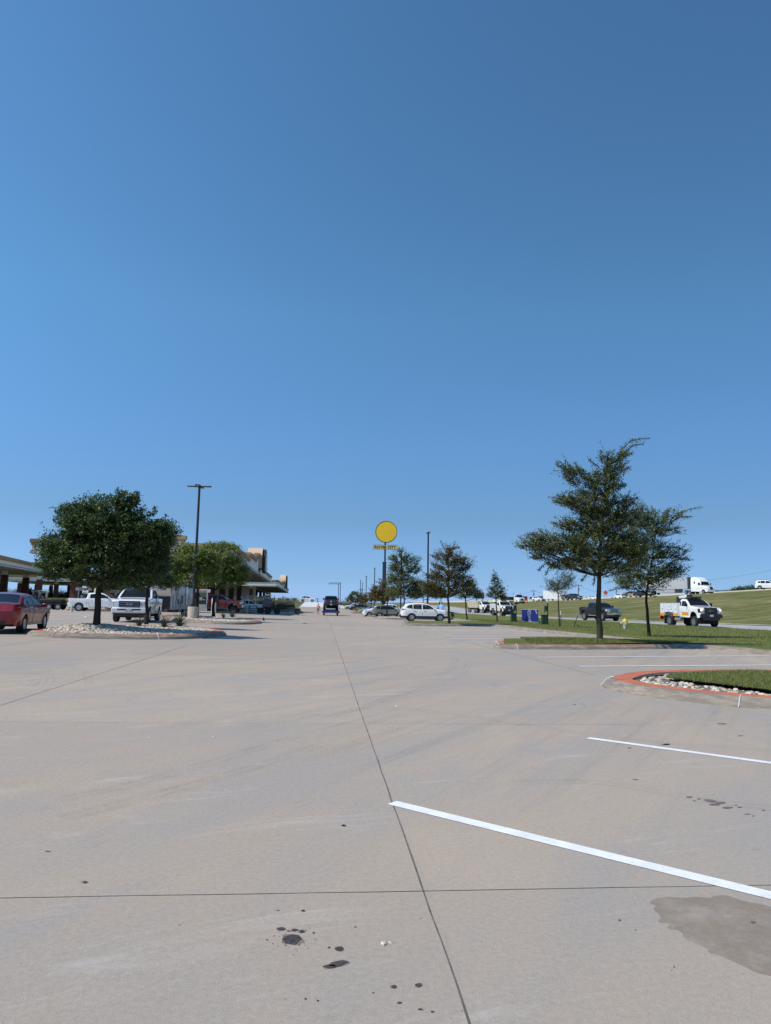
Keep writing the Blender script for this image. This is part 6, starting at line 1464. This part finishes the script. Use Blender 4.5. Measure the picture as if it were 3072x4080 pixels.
tree('oak_tree', at(850, 2452, .14), (13, (850, 2345)), [(890, 2210, 75, 50, 1), (925, 2270, 65, 50, 1), (860, 2280, 80, 50, 1), (955, 2300, 38, 32, .8), (900, 2325, 60, 22, .7), (850, 2190, 50, 30, .7)],
     34000, .12, L_OAK2, 'small round oak in front of the red pickup', seed=8, twr=.06, twig=.3, wild=.5)
# the tall elm
def z8(*a): return [(2050+p[0]*.4802, 1700+p[1]*.4802, p[2]*.48, p[3]*.48, p[4] if len(p) > 4 else 1) for p in a]
def z8s(*a): return [[(2050+x*.4802, 1700+y*.4802) for x, y in s_] for s_ in a]
tree('elm_tree', at(2390, 2562, .16), (26, (2397, 2330)), z8((820, 360, 90, 90, .9), (730, 480, 130, 110), (520, 420, 90, 75, .8), (450, 350, 55, 45, .6), (880, 240, 40, 50, .6), (760, 250, 50, 40, .5), (640, 640, 200, 120), (430, 620, 100, 45, .8), (870, 640, 100, 55, .8), (720, 800, 200, 120), (470, 830, 110, 55, .7), (900, 760, 120, 80, .8),
     (700, 980, 270, 120, 1.1), (420, 980, 190, 90), (210, 970, 100, 70, .9), (250, 1060, 110, 60, .8), (900, 1000, 170, 110), (620, 1130, 230, 80), (800, 1180, 150, 70, .8), (400, 1140, 110, 60, .7), (110, 990, 45, 35, .5), (860, 500, 50, 35, .4), (1000, 1060, 90, 70, .6)),
     76000, .078, L_ELM, 'tall ragged elm with an arching top on the grass peninsula', M_BARK, seed=12, twig=.42, up=.45, wild=.55, twr=.036, depth=.75,
     spikes=z8s([(850, 280), (900, 180), (960, 120), (1020, 100), (1120, 102)], [(870, 260), (930, 200), (990, 150), (1080, 140)], [(820, 300), (900, 240), (990, 210)], [(500, 420), (430, 350), (365, 318), (350, 305)], [(480, 450), (430, 400), (430, 270)], [(560, 420), (520, 330), (510, 290)], [(450, 620), (380, 600), (312, 590)], [(480, 860), (380, 820), (305, 790)],
                [(250, 960), (160, 890), (110, 890)], [(220, 980), (120, 990), (55, 1010)], [(300, 940), (240, 880), (210, 850)], [(250, 1080), (170, 1100), (130, 1080)], [(300, 1120), (240, 1150), (205, 1195)], [(880, 640), (950, 610), (1010, 590)], [(840, 520), (890, 490), (920, 475)], [(740, 300), (700, 240), (720, 200)], [(780, 290), (780, 240), (795, 205)], [(700, 330), (640, 290), (615, 260)], [(660, 1180), (660, 1260), (668, 1310)], [(620, 1200), (580, 1250), (555, 1280)], [(340, 1120), (280, 1180), (260, 1230)]))
tree('elm_tree', at(2587, 2537, .14), (14, (2583, 2380)), z8((1060, 740, 110, 70, .8), (1160, 800, 130, 70, .9), (1290, 740, 80, 45, .6), (1080, 880, 170, 90), (1260, 860, 90, 40, .6), (1060, 1040, 190, 110), (1250, 1040, 110, 80, .7), (1340, 1090, 70, 60, .5), (1100, 1190, 220, 90), (1280, 1210, 90, 70, .7), (1060, 1300, 190, 70, .8), (940, 1290, 80, 60, .6), (1380, 1040, 40, 45, .3)),
     38000, .085, L_ELM, 'dark elm on the verge right behind the tall ragged one', M_BARK2, seed=14, twig=.55, up=.3, wild=.5, depth=.8, twr=.038,
     spikes=z8s([(1280, 790), (1350, 720), (1440, 690), (1550, 668)], [(1280, 800), (1370, 750), (1480, 745)], [(1240, 860), (1310, 850), (1378, 840)], [(1300, 1060), (1400, 1100), (1465, 1098)], [(1280, 1000), (1340, 1000), (1440, 1022)], [(1070, 740), (1060, 690), (1070, 655)], [(1270, 780), (1270, 730), (1275, 690)], [(1340, 1160), (1370, 1190), (1390, 1215)], [(960, 1330), (870, 1340), (790, 1360)], [(980, 1370), (930, 1385), (900, 1400)], [(1160, 1340), (1150, 1390), (1180, 1410)]))
# trees along the parking bays
def zr4(*a): return [(1480+p[0]*.252, 2140+p[1]*.252, p[2]*.252, p[3]*.252, p[4] if len(p) > 4 else 1) for p in a]
tree('elm_tree', at(1790, 2486, .14), (11, (1788, 2385)), zr4((1230, 230, 110, 90, .8), (1130, 320, 130, 70, .7), (1280, 380, 180, 110), (1440, 470, 100, 80, .7), (1060, 470, 90, 50, .5), (1230, 560, 240, 120), (1010, 620, 110, 60, .7), (1150, 730, 260, 120), (1400, 720, 150, 110, .9), (950, 840, 120, 90, .9), (1180, 860, 200, 80), (1420, 850, 110, 60, .8)),
     26000, .105, L_ELMB, 'bronze and green elm in front of the white crossover nose', M_BARK, seed=21, twig=.6, up=.5, wild=.5, depth=.8, spikes=[[(1810, 2240), (1840, 2225), (1862, 2225)], [(1820, 2270), (1858, 2262), (1876, 2250)], [(1775, 2200), (1800, 2182), (1832, 2180)]])
tree('elm_tree', pd(1612, 76, .1), (7, (1613, 2390)), zr4((470, 260, 70, 60, .6), (420, 350, 110, 70, .7), (560, 370, 110, 70, .7), (660, 380, 90, 50, .5), (480, 500, 190, 90), (660, 520, 90, 70, .7), (450, 640, 170, 90), (560, 760, 240, 110), (420, 900, 200, 90, .8), (650, 900, 170, 90, .9), (360, 330, 50, 40, .3)),
     26000, .13, L_ELM, 'tall dense dark elm behind the white crossover, right of the round sign pole', M_BARK2, seed=23, twig=.7, up=.45, wild=.5, depth=.8)
tree('elm_tree', pd(1548, 92, .1), (6, (1545, 2390)), zr4((230, 720, 120, 60, .7), (160, 850, 160, 90), (320, 880, 120, 80), (80, 930, 90, 60, .7), (210, 960, 200, 60, .9)),
     15000, .14, L_ELMB, 'low spreading elm under the round sign, behind the parked cars', M_BARK2, seed=25, twig=.6)
tree('elm_tree', pd(1480, 120, .1), (5, (1480, 2400)), [(1470, 2380, 28, 20, 1), (1500, 2375, 30, 24, 1), (1520, 2385, 25, 20, 1), (1450, 2390, 20, 14, .8)], 9000, .16, L_ELMB, 'low bushy tree above the roof of the sage green crossover', M_BARK2, seed=26)
tree('elm_tree', pd(1416, 172, .1), (5, (1416, 2405)), [(1415, 2378, 24, 22, 1), (1398, 2390, 18, 15, .8), (1435, 2388, 15, 18, .8), (1408, 2362, 8, 8, .4)], 9000, .2, L_ELM, 'round bushy tree standing alone behind the black sedan', M_BARK2, seed=27)
tree('elm_tree', pd(1690, 100, .1), (5, (1688, 2400)), [(1690, 2345, 38, 28, 1), (1720, 2360, 40, 22, 1), (1660, 2370, 32, 16, .8), (1740, 2372, 34, 12, .8)], 13000, .14, L_ELM, 'dark spreading tree over the roof of the white crossover', M_BARK2, seed=28)
tree('elm_tree', pd(1750, 130, .1), (5, (1752, 2400)), [(1750, 2375, 40, 12, 1), (1780, 2365, 34, 16, 1)], 7000, .16, L_ELM, 'far tree behind the man in the blue shirt', M_BARK2, seed=29)
tree('live_oak_sapling', at(1861, 2470, .13), (6.5, (1856, 2390)), [(1868, 2345, 30, 26, 1), (1885, 2365, 28, 18, 1), (1845, 2372, 28, 15, .9), (1872, 2318, 12, 24, .5), (1900, 2375, 20, 14, .6), (1872, 2300, 4, 12, .3)], 9500, .105, L_ELM, 'young dark tree right of the bronze leafed one', M_BARK2, seed=31)
tree('young_tree', at(1981, 2478, .13), (6, (1979, 2400)), [(1979, 2375, 34, 18, 1), (1978, 2350, 26, 22, 1), (1974, 2320, 15, 20, .8), (1971, 2298, 8, 14, .6), (1970, 2285, 5, 8, .4), (1950, 2372, 14, 10, .5), (2000, 2380, 14, 12, .6)], 7000, .10, L_PALE, 'narrow conical sapling left of the green waste post', M_BARK2, seed=33, twig=.4)
tree('young_tree', at(2230, 2499, .13), (6.5, (2228, 2392)), [(2225, 2340, 38, 25, 1), (2250, 2310, 28, 24, .8), (2205, 2345, 28, 16, .7), (2230, 2290, 20, 18, .5), (2262, 2335, 22, 16, .6), (2200, 2320, 18, 12, .3), (2235, 2375, 22, 12, .6)], 5200, .085, L_PALE, 'thin airy sapling with stakes right of the blue sign', M_BARK, seed=35, twig=.5, up=.8)
# hedge on the skyline, brush
def brush(name, pts, n, ls, hgt, rad, lm, label, cat, kind=None, seed=50):
    rng = random.Random(seed); segs = []
    for p, h, w in pts: segs += [(Vector((p.x+rng.uniform(-w, w), p.y+rng.uniform(-w, w), p.z+rng.uniform(.0, h))),)*2+(rad,) for _ in range(14)]
    mb = MB(); leaves(mb, segs, n, ls, 0, lm, rng); return tag(mb.build(name), label, cat, kind=kind)
brush('scrub', [(pd(px, D), rnd.uniform(.8, 2.6), 2.5) for D in (232, 242, 252) for px in range(-80, 350, 9)], 26000, .38, 2, .5, L_SHRUB, 'tall dry weeds and brush beyond the left canopies', 'undergrowth', 'stuff', 51)
wd = [(Vector((x, y, H(x, y)+.1)), .3+.9*min(1, max(0, (y-138)/35))*rnd.uniform(.4, 1.2), 1.2) for x in range(-46, -7, 2) for y in range(138, 236, 4)]
brush('weeds', wd, 42000, .28, 1, .3, L_SHRUB, 'weedy slope left of the ramp under the far canopy', 'undergrowth', 'stuff', 52)
brush('hedge_row', [(pd(px, 225)+Vector((0, 0, 1)), max(.5, (topz(px, 225, 2363-lin([(2850, 8), (2900, 14), (2950, 26), (3000, 33), (3060, 36), (3200, 40)], px))-1)*rnd.uniform(.7, 1.02)), 1.2) for px in range(2850, 3200, 3)], 34000, .40, 2, .3, L_OAK, 'long dark hedge on the skyline between the semi truck and the white crossover', 'hedge', None, 53)
tree('bushy_tree', pd(2145, 330), (4, (2145, 2395)), [(2130, 2385, 18, 8, 1), (2160, 2383, 20, 9, 1)], 5000, .4, L_OAK, 'low dark bush cluster behind the small white highway car', M_BARK2, seed=56)
tree('bushy_tree', pd(98, 225), (5, (98, 2380)), [(95, 2352, 28, 16, 1), (118, 2360, 18, 12, 1), (80, 2365, 16, 8, .8)], 6000, .35, L_OAK, 'dark tree seen under the left canopy over the roof of the red sedan', M_BARK2, seed=57)
hb = [(Vector((x, y, H(x, y)+.1)), .8, .5) for x, y in [(tuple((at(1425, 2441).lerp(at(1475, 2442), t)+Vector((0, k, 0)))[:2])) for t in [i/14 for i in range(15)] for k in (0, 1.2, 2.4)]]
brush('low_hedge', hb, 6000, .18, .8, .15, L_OAK2, 'low clipped hedge left of the silver sedan nose', 'hedge', None, 58)
brush('field_brush', [(pd(px, 235), rnd.uniform(.5, 1.8), 2.5) for px in range(1370, 1460, 6)], 3500, .4, 1.5, .4, L_SHRUB, 'olive brush behind the small white car beyond the hedge', 'undergrowth', 'stuff', 59)
# yuccas
def yucca(p, n, h, label, seed):
    rng = random.Random(seed); V = []; F = []
    for i in range(n):
        a = rng.uniform(0, 6.28); e = rng.uniform(.35, 1.45); l = h*rng.uniform(.6, 1.1); w = .018; segs = 5; b = len(V); x = y = z = 0.0; el = e
        for k in range(segs+1):
            t = k/segs; ww = w*(1-t)+.002; V += [(x-math.sin(a)*ww, y+math.cos(a)*ww, z), (x+math.sin(a)*ww, y-math.cos(a)*ww, z)]
            x += math.cos(a)*math.cos(el)*l/segs; y += math.sin(a)*math.cos(el)*l/segs; z += math.sin(el)*l/segs; el -= rng.uniform(.12, .32)
        F += [(b+2*k, b+2*k+1, b+2*k+3, b+2*k+2) for k in range(segs)]
    mb = MB(); mb.quads(V, F, L_YUC); return tag(mb.build('yucca_plant', None, None, p), label, 'plant', 'spiky yuccas in the gravel')
for px, py, n, h, lb, sd in ((555, 2496, 90, .75, 'dark spiky yucca at the foot of the slim dark oak', 1), (655, 2500, 90, .95, 'spiky yucca behind the tail of the white pickup, left of its twin', 2), (716, 2497, 130, 1.15, 'largest pale spiky yucca near the right end of the left island', 3), (889, 2463, 60, .7, 'sparse dark yucca at the foot of the twin oak on the farther island', 4), (925, 2461, 110, .95, 'wide dark yucca near the right end of the farther island', 5)):
    yucca(at(px, py, .14), n, h, lb, sd)

# ============================================================ PEOPLE AND DOG
def figure(name, joints, edges, root, loc, yaw, m, label=None, cat=None, parent=None, sub=2, mats=None):
    me = bpy.data.meshes.new(name+'_base'); keys = list(joints); me.from_pydata([joints[k][:3] for k in keys], [(keys.index(a), keys.index(b)) for a, b in edges], [])
    o = bpy.data.objects.new(name+'_tmp', me); COL.objects.link(o)
    sk = o.modifiers.new('skin', 'SKIN'); sk.use_smooth_shade = True
    for i, k in enumerate(keys):
        v = me.skin_vertices[0].data[i]; r = joints[k][3:]; v.radius = (r[0], r[1] if len(r) > 1 else r[0]); v.use_root = (k == root)
    ss = o.modifiers.new('sub', 'SUBSURF'); ss.levels = sub; ss.render_levels = sub
    dg = bpy.context.evaluated_depsgraph_get(); nm = bpy.data.meshes.new_from_object(o.evaluated_get(dg)); bpy.data.objects.remove(o)
    nm.materials.clear()
    for mm in (m if isinstance(m, list) else [m]): nm.materials.append(mm)
    if mats:
        for p in nm.polygons: p.material_index = mats(p.center)
    nm.shade_smooth(); f = bpy.data.objects.new(name, nm); COL.objects.link(f)
    if parent: f.parent = parent
    else: f.location = loc; f.rotation_euler = (0, 0, yaw); tag(f, label, cat)
    return f
def person(loc, yaw, label, shirt, trousers, hair, pose, wide=1.0, vest=None):
    J = dict(pel=(0, 0, .95, .14*wide, .10*wide), bel=(0, .01, 1.10, .15*wide, .12*wide), che=(0, 0, 1.32, .17*wide, .11*wide), nk=(0, 0, 1.49, .06, .06), hd0=(0, .02, 1.56, .07, .08), hd1=(0, .02, 1.66, .082, .098), hd2=(0, .01, 1.735, .06, .07),
             sL=(-.19*wide, 0, 1.42, .065), eL=(-.25*wide, .02, 1.14, .045), wL=(-.27*wide, .06, .90, .032), hL=(-.27*wide, .08, .82, .035), sR=(.19*wide, 0, 1.42, .065), eR=(.25*wide, .02, 1.14, .045), wR=(.27*wide, .06, .90, .032), hR=(.27*wide, .08, .82, .035),
             hpL=(-.1, 0, .86, .095), kL=(-.11, .02, .48, .065), aL=(-.11, 0, .09, .045), tL=(-.12, .15, .035, .04), hpR=(.1, 0, .86, .095), kR=(.11, .02, .48, .065), aR=(.11, 0, .09, .045), tR=(.12, .15, .035, .04))
    J.update(pose)
    E = [('pel', 'bel'), ('bel', 'che'), ('che', 'nk'), ('nk', 'hd0'), ('hd0', 'hd1'), ('hd1', 'hd2'), ('che', 'sL'), ('sL', 'eL'), ('eL', 'wL'), ('wL', 'hL'), ('che', 'sR'), ('sR', 'eR'), ('eR', 'wR'), ('wR', 'hR'), ('pel', 'hpL'), ('hpL', 'kL'), ('kL', 'aL'), ('aL', 'tL'), ('pel', 'hpR'), ('hpR', 'kR'), ('kR', 'aR'), ('aR', 'tR')]
    skin = mat('skin', (.42, .24, .17), .6); shoe = mat('shoe', (.05, .045, .04), .7)
    sl_z = 1.18
    def pick(c):
        if c.z > 1.50: return 0
        if abs(c.x) > .205*wide and c.z < sl_z: return 0
        if c.z < .09: return 3
        return 1 if c.z > .93 else 2
    b = figure('person', J, E, 'pel', loc, yaw, [skin, shirt, trousers, shoe], label, 'person', mats=pick)
    h = MB(); hc = Vector(J['hd1'][:3]); 
    for k in range(1): h.lathe([(.0, .125), (.06, .11), (.095, .06), (.102, .0), (.095, -.04)], hair, 14, Matrix.Translation(hc+Vector((0, -.018, .01)))); 
    h.build('hair', b, smooth=60)
    fc = MB()
    for s_ in (-.032, .032): fc.box(hc+Vector((s_, .088, .0)), (.02, .012, .01), M_DARK)
    fc.build('eyes', b); fc = MB(); fc.box(hc+Vector((0, .10, -.03)), (.022, .03, .035), skin, bev=.006); fc.build('nose', b); fc = MB(); fc.box(hc+Vector((0, .09, -.065)), (.04, .012, .008), mat('lips', (.3, .1, .08), .6)); fc.build('mouth', b)
    for s_ in (-1, 1): fc = MB(); fc.box(hc+Vector((s_*.084, .0, -.01)), (.015, .03, .05), skin, bev=.005); fc.build('ear', b)
    for k_, s_ in (('hL', -1), ('hR', 1)):       # fingers and thumb
        hp = Vector(J[k_][:3]); wv = Vector(J['w'+k_[1]][:3]); d = (hp-wv).normalized()
        hm = MB(); 
        for i in range(4): o = Vector((0, -.025+.017*i, 0)); l = (.06, .07, .065, .05)[i]; hm.path([hp+o+d*.01, hp+o+d*(.01+l*.55), hp+o+d*(.01+l)+Vector((-s_*.02, 0, 0))], [.009, .008, .006], skin, 5)
        hm.path([hp+Vector((0, .03, .02)), hp+Vector((-s_*.02, .05, 0))+d*.03], [.011, .008], skin, 5); hm.build('fingers', b)
    if vest:
        v = MB(); w = .19*wide
        for s_ in (-1, 1): v.box((0, s_*.125*wide-(.01 if s_ < 0 else 0), 1.24), (.32*wide, .02, .46), vest, bev=.006)
        for x in (-w*.9, w*.9): v.box((x, 0, 1.22), (.02, .24*wide, .40), vest, bev=.006)
        v.build('vest', b)
        v = MB()
        for x in (-.09, .09): v.box((x, -.145*wide-.006, 1.24), (.035, .012, .46), M_PLATE)
        v.box((0, -.147*wide-.006, 1.12), (.32*wide, .012, .04), M_PLATE); v.build('reflective_tape', b)
    return b
M_VO = mat('vest_orange', (.95, .26, .10), .7); M_JEAN = mat('jeans', (.14, .19, .28), .9); M_BSH = mat('blue_shirt', (.26, .48, .85), .9, noise=(9, .1)); M_SHORT = mat('pale_shorts', (.42, .42, .40), .9)
person(pd(1275, 119), R(-4), 'person in an orange vest and jeans walking away beside the blue trailer', mat('orange_shirt', (.9, .32, .16), .8), M_JEAN, mat('dark_hair', (.02, .015, .012), .9),
       dict(kL=(-.12, .10, .50, .065), aL=(-.13, .02, .12, .045), tL=(-.13, .14, .05, .04), aR=(.12, -.18, .12, .045), tR=(.12, -.04, .035, .04), eL=(-.27, -.03, 1.15, .045), wL=(-.29, -.12, .92, .035), hL=(-.29, -.14, .84, .035)), 1.12, M_VO)
pb = pd(1766, 68.5, .10)
person(pb, R(172), 'bald person in a light blue shirt standing behind the white crossover hood', M_BSH, M_SHORT, mat('cropped_hair', (.30, .17, .12), .7),
       dict(sR=(.24, 0, 1.40, .075), eR=(.36, .06, 1.15, .055), wR=(.40, .16, 1.36, .04), hR=(.40, .17, 1.46, .04), sL=(-.24, 0, 1.40, .075), eL=(-.33, .03, 1.12, .055), wL=(-.37, .12, .90, .04), hL=(-.37, .14, .82, .04), bel=(0, .03, 1.10, .20, .17), che=(0, 0, 1.32, .20, .14)), 1.2)
# black dog
dj = dict(hip=(-.26, 0, .50, .10), mid=(0, 0, .49, .12), che=(.24, 0, .50, .135), nk=(.38, 0, .62, .085), hd=(.48, 0, .70, .075), mz=(.60, 0, .66, .042), tp=(-.38, 0, .50, .03), te=(-.52, 0, .38, .018),
          fL=(.24, .10, .40, .05), fLk=(.25, .10, .22, .032), fLp=(.26, .10, .03, .035), fR=(.24, -.10, .40, .05), fRk=(.23, -.10, .22, .032), fRp=(.25, -.10, .03, .035),
          rL=(-.26, .10, .40, .065), rLk=(-.20, .10, .28, .04), rLh=(-.33, .10, .17, .028), rLp=(-.28, .10, .03, .034), rR=(-.26, -.10, .40, .065), rRk=(-.22, -.10, .28, .04), rRh=(-.35, -.10, .17, .028), rRp=(-.30, -.10, .03, .034))
de = [('mid', 'hip'), ('mid', 'che'), ('che', 'nk'), ('nk', 'hd'), ('hd', 'mz'), ('hip', 'tp'), ('tp', 'te'), ('che', 'fL'), ('fL', 'fLk'), ('fLk', 'fLp'), ('che', 'fR'), ('fR', 'fRk'), ('fRk', 'fRp'), ('hip', 'rL'), ('rL', 'rLk'), ('rLk', 'rLh'), ('rLh', 'rLp'), ('hip', 'rR'), ('rR', 'rRk'), ('rRk', 'rRh'), ('rRh', 'rRp')]
dg_ = figure('dog', dj, de, 'mid', at(1803, 2465.5, .05), R(-115), mat('black_fur', (.012, .012, .013), .8, bump=(40, .4)), 'black dog standing on the grass beyond the trunk of the bronze leafed tree', 'dog')
for s_ in (-1, 1): m = MB(); m.prism([(-.03, 0), (.03, 0), (.0, -.09)], .015, MATS['black_fur'], frame((.44, s_*.06, .76), (1, 0, 0), (0, 0, 1), (0, s_, 0))); m.build('ear', dg_)
pts = [pb+Vector((.1, -.2, .95)), (pb+at(1803, 2465.5))/2+Vector((0, 0, .35)), at(1803, 2465.5)+Vector((0, 0, .6))]; m = MB(); m.path(pts, .008, M_BLACK, 4); tag(m.build('dog_lead'), 'thin dark lead between the person in light blue and the black dog', 'dog lead')
# birds pecking by the flatbed
bl_ = ['leftmost of the small black birds before the flatbed', 'second black bird from the left before the flatbed', 'black bird standing a little behind its neighbours, third from the left', 'fourth black bird from the left, nearest the flatbed wheel', 'fifth black bird from the left on the slab', 'rightmost of the small black birds before the flatbed']
for k, (px, py) in enumerate(((1000, 2446), (1022, 2449), (1034, 2444), (1044, 2449), (1058, 2447), (1070, 2445))):
    jj = dict(b=(0, 0, .16, .05), c=(.08, 0, .18, .045), h=(.15, 0, .25, .028), k=(.20, 0, .245, .008), t=(-.16, 0, .13, .012), l1=(0, .02, .08, .008), f1=(.02, .02, .0, .008), l2=(0, -.02, .08, .008), f2=(.02, -.02, .0, .008))
    figure('bird', jj, [('b', 'c'), ('c', 'h'), ('h', 'k'), ('b', 't'), ('b', 'l1'), ('l1', 'f1'), ('b', 'l2'), ('l2', 'f2')], 'b', at(px, py), rnd.uniform(0, 6), mat('black_feathers', (.01, .01, .014), .5), bl_[k], 'bird', sub=1)['group'] = 'black birds on the slab'
# litter
p = at(342, 2462); m = MB(); m.box((0, 0, .04), (.22, .14, .08), mat('paper_white', (.8, .8, .78), .8), bev=.02); tag(m.build('paper_scrap', None, 40, p), 'white paper scrap on the lot left of the big oak trunk', 'litter')
for px, py, lb in ((335, 3518, 'tiny reddish dry leaf on the slab at lower left'), (1368, 3291, 'small dark leaf on the slab above the oil stains'), (2290, 2808, 'dark crumpled leaf on the slab left of the near island'), (2932, 2666, 'brown leaf on the back red kerb of the near island')):
    p = at(px, py, .0 if py > 2700 else .16); m = MB(); V = [(-.02, 0, .004), (0, -.012, .012), (.024, 0, .006), (.0, .013, .008)]; m.quads(V, [(0, 1, 2), (0, 2, 3)], mat('dead_leaf', (.10, .045, .03), .8)); tag(m.build('dry_leaf', None, None, p), lb, 'leaf')
